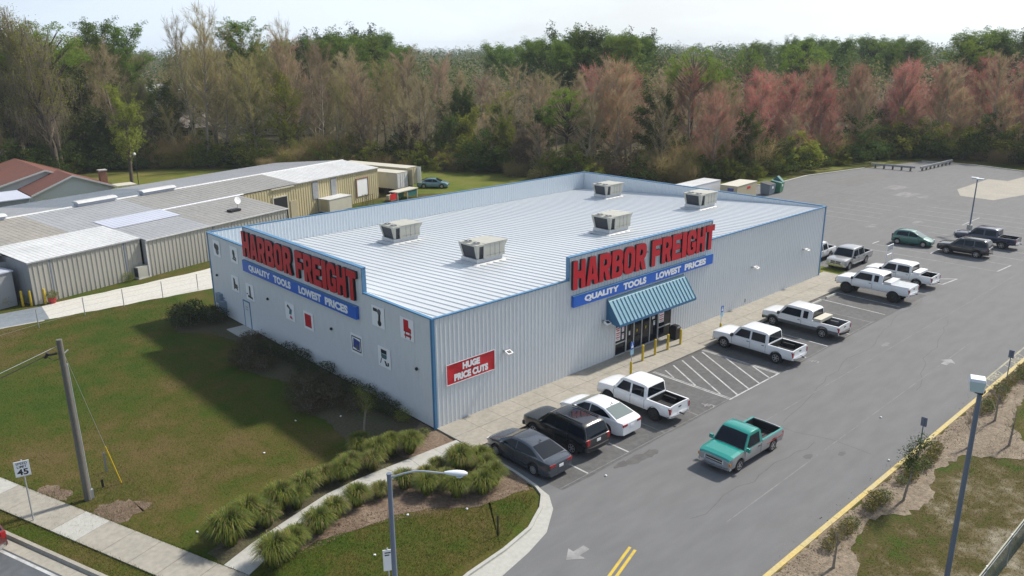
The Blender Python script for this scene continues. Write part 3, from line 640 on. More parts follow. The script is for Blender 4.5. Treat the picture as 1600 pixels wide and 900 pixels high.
bigsign('store_name_sign', 'big red block letters HARBOR FREIGHT above the entrance on the front wall', FRONT(11.0, 5.93, 0), 7.4, .62, 7.65, 1.88)
bigsign('store_name_sign', 'big red block letters HARBOR FREIGHT on the shaded lawn-side wall', SIDE(22.62, 5.98, 0), 7.45, .55, 7.5, 1.9)
def band(label, T, L, z0, z1):
    e = empty('tagline_sign', label=label, cat='sign', group='blue tagline signs'); e.matrix_world = T
    s = MB(); s.add(*box_vf(0, L, 0, z1 - z0, 0, .2)); s.build('sign_box', M['blueb'], e)
    s = MB(); s.add(*box_vf(-.015, L + .015, z1 - z0, z1 - z0 + .02, -.0, .21)); s.build('sign_edge', M['trim'], e)
    hh = (z1 - z0)
    for txt, a_, b_ in (('QUALITY', .065, .285), ('TOOLS', .315, .475), ('LOWEST', .545, .735), ('PRICES', .765, .94)):
        v, f = text_mesh(txt, (b_ - a_) * L, hh * .66, .06); MB().add(v, f).build('lettering', M['white'], e).location = (a_ * L, hh * .17, .206)
band('blue QUALITY TOOLS LOWEST PRICES band sign above the entrance awning', FRONT(11.08, 4.76, -.03), 15.6, 4.76, 5.50)
band('blue QUALITY TOOLS LOWEST PRICES band sign on the shaded lawn-side wall', SIDE(22.92, 4.8, -.03), 15.6, 4.8, 5.62)
bn = empty('sale_banner', label='red banner reading HUGE PRICE CUTS hung by the near corner of the front wall', cat='banner'); bn.matrix_world = FRONT(.84, 2.45, -.045)
s = MB(); NU = 14
for i in range(NU):
    for j in range(4):
        def zz(u, v): return .02 + .014 * sin(u * 5 + v * 3) * (1 if u < 2 else .5)
        us = [3.6 * i / NU, 3.6 * (i + 1) / NU]; vs_ = [1.23 * j / 4, 1.23 * (j + 1) / 4]
        s.quad(*[(a_, b_ + .02 * sin(a_ * 3), zz(a_, b_)) for a_, b_ in ((us[0], vs_[0]), (us[1], vs_[0]), (us[1], vs_[1]), (us[0], vs_[1]))])
s.build('cloth', M['banner'], bn, smooth=60)
s = MB()
for z in (-.01, 1.22):
    s.add(*box_vf(0, 3.6, z, z + .04, .03, .045))
s.add(*box_vf(-.03, .01, 0, 1.24, .03, .045)); s.add(*box_vf(3.59, 3.62, 0, 1.24, .03, .045)); s.build('hem', M['white'], bn)
v, f = text_mesh('HUGE', 1.3, .42, .07); MB().add(v, f).build('lettering', M['white'], bn).location = (1.15, .70, .05)
v, f = text_mesh('PRICE CUTS', 2.55, .44, .07); MB().add(v, f).build('lettering', M['white'], bn).location = (.52, .14, .05)
# ------------------------------------------------------------ tool posters on the left wall
def disc(cx, cy, r, n=10, sx=1): return [(cx + r * sx * cos(2 * pi * i / n), cy + r * sin(2 * pi * i / n)) for i in range(n)]
def rc(a, b, c_, d_): return [(a, c_), (b, c_), (b, d_), (a, d_)]
posters = [
 (28.5, 4.95, 'dark compressor picture, nearest the rear corner of the side wall', [('k', disc(.35, .62, .2)), ('k', disc(.62, .58, .2)), ('g', disc(.55, .32, .22)), ('k', rc(.3, .7, .4, .6))]),
 (25.35, 5.0, 'dark tool picture just left of the red letters', [('k', disc(.45, .62, .2, sx=.8)), ('k', [(.35, .3), (.6, .3), (.62, .6), (.38, .62)]), ('k', [(.25, .22), (.7, .14), (.75, .22), (.3, .3)]), ('g', disc(.65, .3, .1))]),
 (25.7, 2.65, 'dark machine picture above left of the side door', [('k', [(.3, .2), (.8, .2), (.8, .45), (.55, .5), (.5, .8), (.3, .85)]), ('g', rc(.3, .85, .3, .36)), ('k', disc(.35, .18, .06)), ('k', disc(.75, .18, .06))]),
 (23.18, 2.52, 'dark drill press picture directly above the side door', [('k', disc(.5, .78, .1)), ('k', rc(.42, .6, .4, .75)), ('g', rc(.4, .62, .25, .42)), ('k', [(.2, .15), (.8, .1), (.8, .22), (.25, .28)]), ('k', rc(.05, .2, .3, .36))]),
 (17.0, 2.47, 'teal and red jack picture under the blue band', [('k', [(.2, .75), (.55, .6), (.6, .7), (.3, .88)]), ('t', [(.4, .35), (.65, .35), (.75, .65), (.5, .72)]), ('r', [(.45, .15), (.75, .1), (.72, .2), (.55, .3)])]),
 (14.4, 2.44, 'red tool chest picture below the blue band', [('r', rc(.12, .78, .2, .85)), ('d', rc(.15, .75, .5, .52)), ('d', rc(.12, .78, .14, .2)), ('d', rc(.15, .75, .68, .69))]),
 (8.45, 2.4, 'blue generator picture below the end of the blue band', [('k', rc(.08, .9, .82, .88)), ('k', rc(.08, .14, .2, .85)), ('k', rc(.84, .9, .15, .85)), ('k', rc(.1, .88, .12, .18)), ('b', [(.2, .3), (.75, .22), (.8, .7), (.25, .78)]), ('g', disc(.55, .35, .14))]),
 (5.85, 4.84, 'black impact wrench picture right of the red letters', [('k', rc(.12, .45, .72, .88)), ('g', disc(.6, .75, .15)), ('k', [(.5, .3), (.68, .3), (.7, .65), (.55, .66)]), ('k', disc(.6, .22, .15))]),
 (5.42, 2.38, 'black and silver saw picture low on the wall near the corner', [('k', rc(.25, .7, .68, .88)), ('t', rc(.25, .7, .5, .66)), ('g', rc(.28, .66, .44, .5)), ('k', [(.15, .15), (.2, .15), (.3, .42), (.25, .42)]), ('k', [(.6, .12), (.75, .12), (.6, .35), (.5, .35)]), ('k', rc(.75, .85, .15, .32))]),
 (2.95, 4.83, 'red tool cart picture high beside the near corner', [('r', rc(.25, .62, .45, .92)), ('r', [(.25, .35), (.8, .35), (.8, .55), (.62, .6), (.25, .6)]), ('d', rc(.25, .8, .38, .4)), ('r', rc(.3, .8, .15, .25)), ('d', rc(.36, .41, .05, .36)), ('d', rc(.7, .75, .05, .36))]),
]
inks = {'k': 'black', 'g': 'galv', 'r': 'red', 'd': 'banner_d', 't': 'teal_ink', 'b': 'blue_ink'}
M['banner_d'] = mat('poster_dark_red', (.2, .01, .01), .5); M['teal_ink'] = mat('poster_teal', (.05, .14, .17), .5); M['blue_ink'] = mat('poster_blue', (.04, .06, .25), .5); M['galv_ink'] = mat('poster_grey', (.1, .11, .12), .5); inks['g'] = 'galv_ink'
for (y, z, lab, shp) in posters:
    e = empty('tool_poster', label='square poster, ' + lab, cat='poster', group='tool posters on the side wall'); e.matrix_world = SIDE(y, z, -.03)
    s = MB(); s.add(*box_vf(0, 1.3, 0, 1.28, 0, .012)); s.build('sheet', M['white_sheet'], e)
    for k, (c, poly) in enumerate(shp):
        MB().prism([(a_ * 1.3, b_ * 1.28) for a_, b_ in poly], .013, .016 + .002 * k).build('print', M[inks[c]], e)
# electric meter cabinet on the left wall
e = empty('utility_cabinet', label='blue grey electric cabinet with conduits on the side wall near the rear corner', cat='electric cabinet'); e.matrix_world = SIDE(28.6, .1, -.02)
M['cab'] = mat('cabinet_grey', (.18, .24, .30), .5)
s = MB(); s.add(*box_vf(.1, .85, .95, 1.75, 0, .3)); s.build('cabinet', M['cab'], e)
s = MB(); s.add(*box_vf(.75, 1.45, .35, 1.25, 0, .38)); s.build('meter_box', M['cab'], e)
s = MB(); s.add(*box_vf(-.15, 1.2, 1.42, 1.48, .02, .1)); s.add(*box_vf(.3, .38, 0, .95, 0, .1)); s.add(*box_vf(.6, .68, 0, .95, 0, .1)); s.add(*box_vf(1.2, 1.27, 0, .4, 0, .12)); s.build('conduit', M['cab'], e)
# flood lights on front wall
def flood(x, z, lab):
    e = empty('flood_light', label=lab, cat='flood light', group='square flood lights on the front wall'); e.matrix_world = FRONT(x, z, -.03)
    s = MB(); s.add(*box_vf(-.05, .05, -.05, .05, 0, .22)); s.add(*box_vf(-.1, .1, -.1, .1, 0, .03)); s.build('arm', M['galv'], e)
    T = Matrix.Translation((0, 0, .42)) @ Matrix.Rotation(radians(-68), 4, 'X')
    s = MB(); s.add(*box_vf(-.2, .2, -.17, .17, -.06, .06), T=T); s.build('housing', M['white'], e)
    s = MB(); s.add(*box_vf(-.14, .14, -.12, .12, .0605, .066), T=T); s.build('lens', M['black'], e)
flood(5.25, 3.38, 'white square flood light right of the red banner'); flood(14.2, 3.05, 'white square flood light at the left end of the awning')
flood(32.9, 3.25, 'small flood light on the front wall right of the awning'); flood(41.4, 3.25, 'small flood light nearest the right end of the front wall')
# ------------------------------------------------------------ rooftop units
def rtu():
    e = empty('rooftop_unit')
    L_, W_, H_ = 2.65, 1.95, 1.15
    MB().box(.1, L_ - .15, .1, W_ - .1, -.28, .10).build('curb', M['galv'], e)
    MB().box(.75, L_, 0, W_, .10, H_).build('cabinet', M['rtu'], e)
    s = MB(); s.box(-.02, .78, -.02, W_ + .02, H_ - .12, H_ + .01); s.box(.78, L_ + .03, -.03, W_ + .03, H_ + .002, H_ + .03); s.build('top', M['rtu'], e)
    s = MB(); s.hexa([(.25, .2, .08), (.74, .2, .08), (.74, W_ - .2, .08), (.25, W_ - .2, .08)], [(.04, .03, H_ - .13), (.74, .03, H_ - .13), (.74, W_ - .03, H_ - .13), (.04, W_ - .03, H_ - .13)]); s.build('coil', M['coil'], e)
    s = MB()
    for (xa, ya, xb, yb) in ((.0, .0, .24, .18),):
        s.hexa([(.2, .16, .05), (.34, .16, .05), (.34, .3, .05), (.2, .3, .05)], [(-.02, -.02, H_ - .1), (.24, -.02, H_ - .1), (.24, .28, H_ - .1), (-.02, .28, H_ - .1)])
        s.hexa([(.2, W_ - .3, .05), (.34, W_ - .3, .05), (.34, W_ - .16, .05), (.2, W_ - .16, .05)], [(-.02, W_ - .2, H_ - .1), (.2, W_ - .2, H_ - .1), (.2, W_ + .02, H_ - .1), (-.02, W_ + .02, H_ - .1)])
        s.box(.66, .8, -.01, .1, .1, H_ - .1)
    s.box(.1, .4, W_ / 2 - .01, W_ / 2 + .01, H_ - .105, H_ - .1); tag(s.build('coil_post', M['rtu'], e), kind='stuff')
    for y in (.52, 1.42):
        s = MB(); s.lathe([(.34, 0), (.36, .05), (.30, .05), (.30, .02)], 18, Matrix.Translation((.4, y, H_ + .01))); s.build('fan_guard', M['rtu'], e)
        s = MB(); s.lathe([(.29, 0), (.29, .012)], 18, Matrix.Translation((.4, y, H_ + .03))); fo = s.build('fan', M['coil'], e)
        s = MB(); s.lathe([(.09, 0), (.07, .05)], 10, Matrix.Translation((.4, y, H_ + .045))); s.build('fan_hub', M['galv'], e)
    s = MB(); s.hexa([(L_, .12, .55), (L_ + .02, .12, .55), (L_ + .02, 1.1, .55), (L_, 1.1, .55)], [(L_, .12, H_ - .02), (L_ + .42, .12, H_ - .02), (L_ + .42, 1.1, H_ - .02), (L_, 1.1, H_ - .02)]); s.build('intake_hood', M['rtu'], e)
    s = MB()
    for x in (1.25, 1.7, 2.15): s.box(x, x + .015, -.006, .01, .16, H_ - .05)
    s.box(.9, L_ - .05, -.005, .01, .3, .31); s.build('panel_seam', M['dark'], e)
    s = MB(); s.hexa([(-.35, -.25, -.30), (L_ + .2, -.25, -.30), (L_ + .2, W_ + .2, -.30), (-.35, W_ + .2, -.30)], [(.0, -.02, -.2), (L_ - .05, -.02, -.2), (L_ - .05, W_ + .02, -.2), (.0, W_ + .02, -.2)]); s.build('flashing', M['ro_white'], e)
    return e
rt = rtu()
places = [(11.4, 20.0, 'on the left of the roof towards the rear parapet'), (10.4, 8.4, 'nearest the camera, near the front of the roof'), (24.1, 7.9, 'just behind the raised front sign wall'), (39.3, 21.2, 'farthest back, near the rear corner of the roof'), (38.2, 8.8, 'at the right end of the roof behind the letters')]
for i, (x, y, lab) in enumerate(places):
    o = rt if i == 0 else copy_tree(rt)
    o.location = (x, y, zroof(y) + .28); o['label'] = 'beige rooftop air conditioner ' + lab; o['category'] = 'rooftop unit'; o['group'] = 'air conditioning units on the store roof'
# ------------------------------------------------------------ vehicles (local: +x forward, +y left, origin between the axles on the ground)
def interp(tab, x):
    if x <= tab[0][0]: return tab[0][1]
    for (a, za), (b, zb) in zip(tab[:-1], tab[1:]):
        if x <= b: return za + (zb - za) * (x - a) / (b - a) if b > a else zb
    return tab[-1][1]
def wheel_parts(r, w_, rim, style=5, white=False):
    t = MB(); pr = [(r * .62, -w_ / 2), (r * .93, -w_ / 2), (r, -w_ * .36), (r, w_ * .36), (r * .93, w_ / 2), (r * .62, w_ / 2)]
    t.lathe(pr, 24); tyre = t.mesh('tyre', 40); tyre.materials.append(M['tyre'])
    m_ = MB()
    m_.lathe([(r * .64, w_ / 2 - .004), (r * .64, w_ / 2 + .012), (r * .58, w_ / 2 + .012), (r * .57, w_ / 2 - .05), (.01, w_ / 2 - .055)], 24)
    for k in range(style):
        a = 2 * pi * k / style; c, s = cos(a), sin(a)
        T = Matrix(((c, -s, 0, 0), (s, c, 0, 0), (0, 0, 1, w_ / 2 - .02)))if False else Matrix.Translation((0, 0, w_ / 2 - .035)) @ Matrix.Rotation(a, 4, 'Z')
        m_.hexa([tuple(T @ Vector(p)) for p in ((0, -.045, 0), (r * .6, -.035, 0), (r * .6, .035, 0), (0, .045, 0))], [tuple(T @ Vector(p)) for p in ((0, -.035, .04), (r * .6, -.028, .035), (r * .6, .028, .035), (0, .035, .04))])
    m_.lathe([(.07, w_ / 2 - .03), (.06, w_ / 2 + .02)], 12)
    rim_ = m_.mesh('rim', 40); rim_.materials.append(rim)
    return tyre, rim_
def vehicle(P, label, cat, group, loc, heading):
    """P: dict of proportions. builds one vehicle as parts"""
    root = empty(P['name'], (loc[0], loc[1], .012), heading, label, cat, group)
    wb = P['wb']; fo = P['fo']; ro = P['ro']; hw = P['w'] / 2; r = P['r']; xf = wb / 2 + fo; xr = -wb / 2 - ro
    zs = P['sill']; paint = P['paint']; low = P.get('lower', None); R = r * P.get('arch', 1.16); zc = r
    top = P['top']      # [(x, z)] from rear to front, x absolute
    zsh = P['belt']
    bed = P.get('bed')  # (x0 rear inner, x1 front inner, zfloor)
    xs = set()
    for xw in (wb / 2, -wb / 2):
        for k in range(-8, 9): xs.add(round(xw + R * sin(k / 8 * pi / 2), 4))
        xs.add(round(xw - R - .004, 4)); xs.add(round(xw + R + .004, 4))
    x = xr
    while x < xf: xs.add(round(x, 4)); x += .22
    for k in (.0, .03, .10, .22, .42): xs.add(round(xf - k, 4)); xs.add(round(xr + k * .8, 4))
    for a, z in top: xs.add(round(a, 4))
    st_ = sorted(xs); st2 = []
    for x in st_:
        if bed and any(abs(x - q) < .06 for q in bed[:2]): continue
        st2.append((x, bool(bed and bed[0] < x < bed[1])))
    if bed:
        st2 += [(bed[0] - .001, False), (bed[0], True), (bed[1], True), (bed[1] + .001, False)]
    st2.sort()
    def plan(x):
        t = max(0, (x - (xf - P.get('ft', .55))) / P.get('ft', .55)); q = max(0, ((xr + P.get('rt', .4)) - x) / P.get('rt', .4))
        return hw * (1 - P.get('fk', .20) * t ** 2.2 - P.get('rk', .12) * q ** 2.2)
    def zbot(x):
        z = zs
        if x > xf - .35: z = zs + P.get('fl', .06) * (x - (xf - .35)) / .35
        if x < xr + .4: z = zs + P.get('rl', .12) * ((xr + .4) - x) / .4
        for xw in (wb / 2, -wb / 2):
            if abs(x - xw) <= R: z = max(z, zc + sqrt(max(0, R * R - (x - xw) ** 2)))
        return z
    def ends(x):  # slight rounding of nose and tail in z
        return 0
    b = MB(); rings = []
    for x, inb in st2:
        w_ = plan(x); zt = interp(top, x); zb = zbot(x)
        sh = min(zt - (.0 if inb else .05), zt)
        p = [(w_ * .93, zb)]
        zl = sh - zb
        p += [(w_ * .992, zb + zl * .14), (w_ * 1.0, zb + zl * .42), (w_ * .985, sh - .02 if inb else sh - .03)]
        if inb: p += [(w_ * .975, sh), (w_ - .13, sh), (w_ - .13, bed[2]), (0, bed[2])]
        else:
            cr_ = P.get('crown', .03)
            p += [(w_ * .955, zt - .015), (w_ * .78, zt + cr_ * .55), (w_ * .4, zt + cr_ * .95), (0, zt + cr_)]
        rings.append([(x, y, z) for y, z in p])
    n = len(rings[0])
    for sgn in (1, -1):
        base = len(b.v)
        b.v += [(x, y * sgn, z) for rg in rings for x, y, z in rg]
        for i in range(len(rings) - 1):
            for k in range(n - 1):
                a_ = base + i * n + k; q = (a_, a_ + n, a_ + n + 1, a_ + 1)
                b.f.append(q[::-1] if sgn > 0 else q); 
                b.m.append(1 if (low and k <= P.get('lowk', 0)) else 0)
        for i, flip in ((0, 1), (len(rings) - 1, 0)):
            pts = [base + i * n + k for k in range(n)]
            cx = len(b.v); b.v.append((rings[i][0][0], 0, rings[i][0][2]))
            fc = pts + [cx]
            if (flip and sgn > 0) or (not flip and sgn < 0): fc = fc[::-1]
            b.f.append(tuple(fc[::-1])); b.m.append(0)
    b.build('body', [paint, low or paint], root, smooth=38)
    # underbody / wheel wells
    u = MB(); u.box(xr + .25, xf - .25, -hw + .22, hw - .22, zs - .02, zs + .25)
    u.build('underbody', M['dark'], root)
    for xw in (wb / 2, -wb / 2):
        for sg in (1, -1):
            T = Matrix.Translation((xw, sg * (hw - .30), zc)) @ Matrix.Rotation(-pi / 2 * sg, 4, 'X')
            MB().lathe([(R + .015, -.02), (R + .015, .0)], 20, T).build('wheel_well', M['dark'], root)
            wr = MB(); k0 = 10
            for k in range(k0):
                a0 = pi * k / k0 - .05; a1 = pi * (k + 1) / k0 + .02
                yy = (sg * (hw - .30), sg * (hw - .035))
                wr.quad(*[(xw + (R + .012) * cos(a_), y_, zc + (R + .012) * sin(a_)) for a_, y_ in ((a0, yy[0]), (a1, yy[0]), (a1, yy[1]), (a0, yy[1]))])
            wr.build('wheel_arch_liner', M['dark'], root)
    # bed
    if bed:
        l = MB(); e_ = .008; x0, x1, zf = bed; zt = interp(top, (x0 + x1) / 2); yi = hw - .13
        if P.get('cover'):
            MB().box(x0 - .01, x1 + .01, -yi - .04, yi + .04, zt + .005, zt + .05).build('bed_cover', P['cover'], root)
        else:
            lm = P.get('liner', M['liner'])
            l.box(x0 + e_, x1 - e_, -yi + e_, yi - e_, zf + e_, zf + 2 * e_)
            for sg in (1, -1):
                ya = sg * (yi - e_); yb = sg * (yi - 2 * e_); l.box(x0 + e_, x1 - e_, min(ya, yb), max(ya, yb), zf + .03, zt - .02)
            l.box(x0 + e_, x0 + 2 * e_, -yi + .03, yi - .03, zf + .03, zt - .02); l.box(x1 - 2 * e_, x1 - e_, -yi + .03, yi - .03, zf + .03, zt - .02)
            for sg in (1, -1): l.box(-wb / 2 - .42, -wb / 2 + .42, min(sg * (yi - .02), sg * (yi - .24)), max(sg * (yi - .02), sg * (yi - .24)), zf + .03, zf + .30)
            for k in range(7): yk = -yi + .18 + k * (2 * yi - .36) / 6; l.box(x0 + .05, x1 - .05, yk - .03, yk + .03, zf + .016, zf + .03)
            l.build('bed_liner', lm, root)
            if P.get('rail'):
                rl = MB()
                for sg in (1, -1): ya = sg * (hw * .975); yb = sg * (hw - .14); rl.box(x0 - .03, x1, min(ya, yb), max(ya, yb), zt + .002, zt + .018)
                rl.box(x0 - .08, x0, -hw * .96, hw * .96, zt + .003, zt + .02); rl.build('bed_rail', P['rail'], root)
        if P.get('toolbox'):
            MB().box(x1 - .62, x1 - .02, -hw + .06, hw - .06, zt + .006 + (.05 if P.get('cover') else 0), zt + .22).build('bed_toolbox', P['toolbox'], root)
        # tailgate seams
        for sg in (1, -1): MB().box(xr - .006, xr + .02, sg * hw * .80 - .008, sg * hw * .80 + .008, zs + .35, zt - .03).build('tailgate_seam', M['dark'], root)
        MB().box(xr - .012, xr + .02, -.13, .13, zt - .2, zt - .12).build('tailgate_handle', M['dark'], root)
    # cabin
    gh = P['cab']       # profile [(x,z)] rear base -> roof -> front base
    wb_, wr_ = hw * P.get('cbw', .95), hw * P.get('crw', .80)
    zb = min(gh[0][1], gh[-1][1]); zr = max(z for x, z in gh)
    def yw(z, zb=zb, zr=zr): t = max(0, min(1, (z - zb) / (zr - zb))); return wb_ + (wr_ - wb_) * t
    c = MB(); nn_ = len(gh)
    K = [-1, -.93, -.6, 0, .6, .93, 1]
    for x, z in gh:
        for k in K: c.v.append((x, yw(z) * k, z + (.0 if abs(k) == 1 else .028 * (1 - abs(k)) ** .5 + .012) * (1 if z > zb + .3 else .3)))
    nk = len(K)
    for i in range(nn_ - 1):
        for k in range(nk - 1): c.f.append((i * nk + k, (i + 1) * nk + k, (i + 1) * nk + k + 1, i * nk + k + 1)); c.m.append(0)
    c.f.append(tuple(i * nk for i in range(nn_))[::-1]); c.m.append(0); c.f.append(tuple(i * nk + nk - 1 for i in range(nn_))); c.m.append(0)
    c.build('cab', P.get('roofpaint', paint), root, smooth=50)
    gl = P.get('glass', M['glass'])
    def strip(i0, i1, s0, s1, inset, name, mtl):
        # glass laid on the profile strip from point i0 to i1 (param s0..s1 of total)
        pts = [Vector((x, 0, z)) for x, z in gh[i0:i1 + 1]]; L_ = [0]
        for a_, b_ in zip(pts[:-1], pts[1:]): L_.append(L_[-1] + (b_ - a_).length)
        tt = sorted(set([s0, s1] + [l / L_[-1] for l in L_ if s0 < l / L_[-1] < s1])); g_ = MB(); V = []
        for t in tt:
            d = t * L_[-1]
            for j in range(len(pts) - 1):
                if d <= L_[j + 1] + 1e-6: break
            a_, b_ = pts[j], pts[j + 1]; q = a_.lerp(b_, (d - L_[j]) / (L_[j + 1] - L_[j])); tn = (b_ - a_).normalized(); nrm = Vector((-tn.z, 0, tn.x))
            if nrm.z < 0: nrm = -nrm
            V.append((q, nrm))
        for q, nrm in V:
            for k in (-1, -.6, 0, .6, 1):
                z = q.z; y_ = (yw(z) - inset) * k; kk = abs(y_ / yw(z)); lift = (.028 * (1 - kk) ** .5 + .012) * (1 if z > zb + .3 else .3) + .012
                g_.v.append((q.x + nrm.x * .012, y_, q.z + lift + nrm.z * .004))
        for i in range(len(V) - 1):
            for k in range(4): g_.f.append((i * 5 + k, (i + 1) * 5 + k, (i + 1) * 5 + k + 1, i * 5 + k + 1)); g_.m.append(0)
        g_.build(name, mtl, root, smooth=60)
    strip(*P['wind'], .06, 'windshield', P.get('wglass', gl)); strip(*P['rearw'], .08, 'rear_window', P.get('rglass', gl))
    for sg in (1, -1):
        for poly in P['side']:
            g_ = MB(); vs = [(x, sg * (yw(z) + .012), z) for x, z in poly]
            g_.add(vs, [tuple(range(len(vs))) if sg < 0 else tuple(range(len(vs)))[::-1]]); g_.build('side_window', P.get('sglass', M['glass']), root)
        for x in P['doors']:
            zt = interp(top, x) - .06; MB().box(x - .008, x + .008, min(sg * hw * .9, sg * (hw + .003)), max(sg * hw * .9, sg * (hw + .003)), zs + .10, zt).build('door_seam', M['dark'], root)
        for x in P['handles']:
            z = P['hz']; MB().box(x - .09, x + .09, min(sg * hw * .96, sg * (hw + .022)), max(sg * hw * .96, sg * (hw + .022)), z - .018, z + .018).build('door_handle', P.get('handle', M['dark']), root)
        xm, zm = P['mirror']; hm = MB()
        ym = hw * .97; s_ = P.get('ms', 1)
        hm.hexa([(xm - .05, sg * ym, zm - .03), (xm + .07, sg * ym, zm - .03), (xm + .07, sg * (ym + .06), zm - .03), (xm - .05, sg * (ym + .06), zm - .03)], [(xm - .05, sg * ym, zm + .03), (xm + .05, sg * ym, zm + .03), (xm + .05, sg * (ym + .06), zm + .03), (xm - .05, sg * (ym + .06), zm + .03)])
        ya, yb = sorted((sg * (ym + .05), sg * (ym + .05 + .17 * s_)))
        hm.box(xm - .05, xm + .07, ya, yb, zm - .06 * s_, zm + .11 * s_); hm.build('mirror', P.get('mirc', M['dark']), root)
        # lamps
        fh = P['headz']; y0_, y1_ = hw * .52, hw * .84
        ya, yb = sorted((sg * y0_, sg * y1_)); xq = xf - .02
        hl = MB(); hl.hexa([(xf - .14, ya, fh[0]), (xf + .012, ya, fh[0]) if sg > 0 else (xf - .05, ya, fh[0]), (xf - .05, yb, fh[0]) if sg > 0 else (xf + .012, yb, fh[0]), (xf - .14, yb, fh[0])],
                           [(xf - .14, ya, fh[1]), (xf + .008, ya, fh[1]) if sg > 0 else (xf - .055, ya, fh[1]), (xf - .055, yb, fh[1]) if sg > 0 else (xf + .008, yb, fh[1]), (xf - .14, yb, fh[1])])
        hl.build('headlight', M['headl'], root)
        tz = P['tailz']; tw = P.get('tailw', .16); ya, yb = sorted((sg * (hw * (1 - P.get('rk', .12)) * .995 - tw), sg * (hw * (1 - P.get('rk', .12)) + .008)))
        tl = MB(); tl.box(xr - .012, xr + P.get('tailx', .12), ya, yb, tz[0], tz[1]); tl.build('taillight', M['tail'], root)
    gr = P.get('grille')
    if gr:
        g_ = MB(); g_.box(xf - .05, xf + .015, -hw * .5, hw * .5, gr[0], gr[1]); g_.build('grille', M['dark'], root)
        if P.get('gbar'):
            g_ = MB(); g_.box(xf - .02, xf + .03, -hw * .52, hw * .52, (gr[0] + gr[1]) / 2 - .025, (gr[0] + gr[1]) / 2 + .025)
            if P['gbar'] == 'cross': g_.box(xf - .02, xf + .029, -.03, .03, gr[0], gr[1])
            g_.build('grille_bar', M['chrome'], root)
    for (xb, sgx, key) in ((xf, 1, 'fb'), (xr, -1, 'rb')):
        bb = P.get(key)
        if bb:
            mtl, z0_, z1_, dp = bb; s = MB(); prev = None; pts = []
            for k in range(-4, 5):
                y_ = hw * .97 * k / 4; t = abs(k) / 4; pts.append((xb + sgx * (dp - dp * 1.3 * t ** 3), y_, xb - sgx * .18))
            for (xa, ya, xi), (xc, yc, xj) in zip(pts[:-1], pts[1:]):
                s.hexa([(xi, ya, z0_), (xa - sgx * .015, ya, z0_), (xc - sgx * .015, yc, z0_), (xj, yc, z0_)] if sgx > 0 else [(xa - sgx * .015, ya, z0_), (xi, ya, z0_), (xj, yc, z0_), (xc - sgx * .015, yc, z0_)],
                       [(xi, ya, z1_), (xa, ya, z1_), (xc, yc, z1_), (xj, yc, z1_)] if sgx > 0 else [(xa, ya, z1_), (xi, ya, z1_), (xj, yc, z1_), (xc, yc, z1_)])
            s.build('bumper', mtl, root, smooth=30)
    if P.get('hitch'): MB().box(xr - .32, xr, -.04, .04, zs + .1, zs + .17).build('tow_hitch', M['dark'], root)
    zp = P.get('plate', (zs + P['tailz'][0]) / 2 + .1); px_ = xr - (P['rb'][3] + .008 if P.get('rb') and P.get('plate_on_b') else .014)
    MB().box(px_, px_ + .02, -.15, .15, zp - .075, zp + .075).build('license_plate', M['white'], root)
    for tr in P.get('trim', []):   # side mouldings x0,x1,z0,z1,mat
        for sg in (1, -1):
            ya, yb = sorted((sg * (hw - .02), sg * (hw + .012))); MB().box(tr[0], tr[1], ya, yb, tr[2], tr[3]).build('side_moulding', tr[4], root)
    if P.get('rack'):
        for sg in (1, -1): MB().box(P['rack'][0], P['rack'][1], sg * hw * .68 - .02, sg * hw * .68 + .02, zr + .035, zr + .075).build('roof_rail', M['dark'], root)
    if P.get('bar'):
        s = MB()
        for y_ in (-.45, .45): s.tube((xf + .12, y_, .55), (xf + .16, y_, 1.15), .03)
        s.tube((xf + .16, -.45, 1.15), (xf + .16, .45, 1.15), .03); s.tube((xf + .14, -.8, .8), (xf + .14, .8, .8), .03)
        for y_ in (-.8, .8): s.tube((xf + .14, y_, .8), (xf + .10, y_, 1.1), .025); s.tube((xf + .10, y_, 1.1), (xf + .15, y_ * .6, 1.12), .025)
        s.build('grille_guard', M['dark'] if P['bar'] == 1 else M['chrome'], root)
    if P.get('antenna'): MB().box(P['antenna'] - .06, P['antenna'] + .06, -.02, .02, zr + .03, zr + .075).build('antenna', M['dark'], root)
    ty, ri = wheel_parts(r, P.get('tw', .23), P.get('rim', M['rim']), P.get('spokes', 6))
    for xw in (wb / 2, -wb / 2):
        for sg in (1, -1):
            wl = empty('wheel', parent=root); wl.location = (xw, sg * (hw - P.get('tw', .23) / 2 - .012), r); wl.rotation_euler = (-pi / 2 * sg, 0, 0)
            link('tyre', ty, wl); link('rim', ri, wl)
    return root

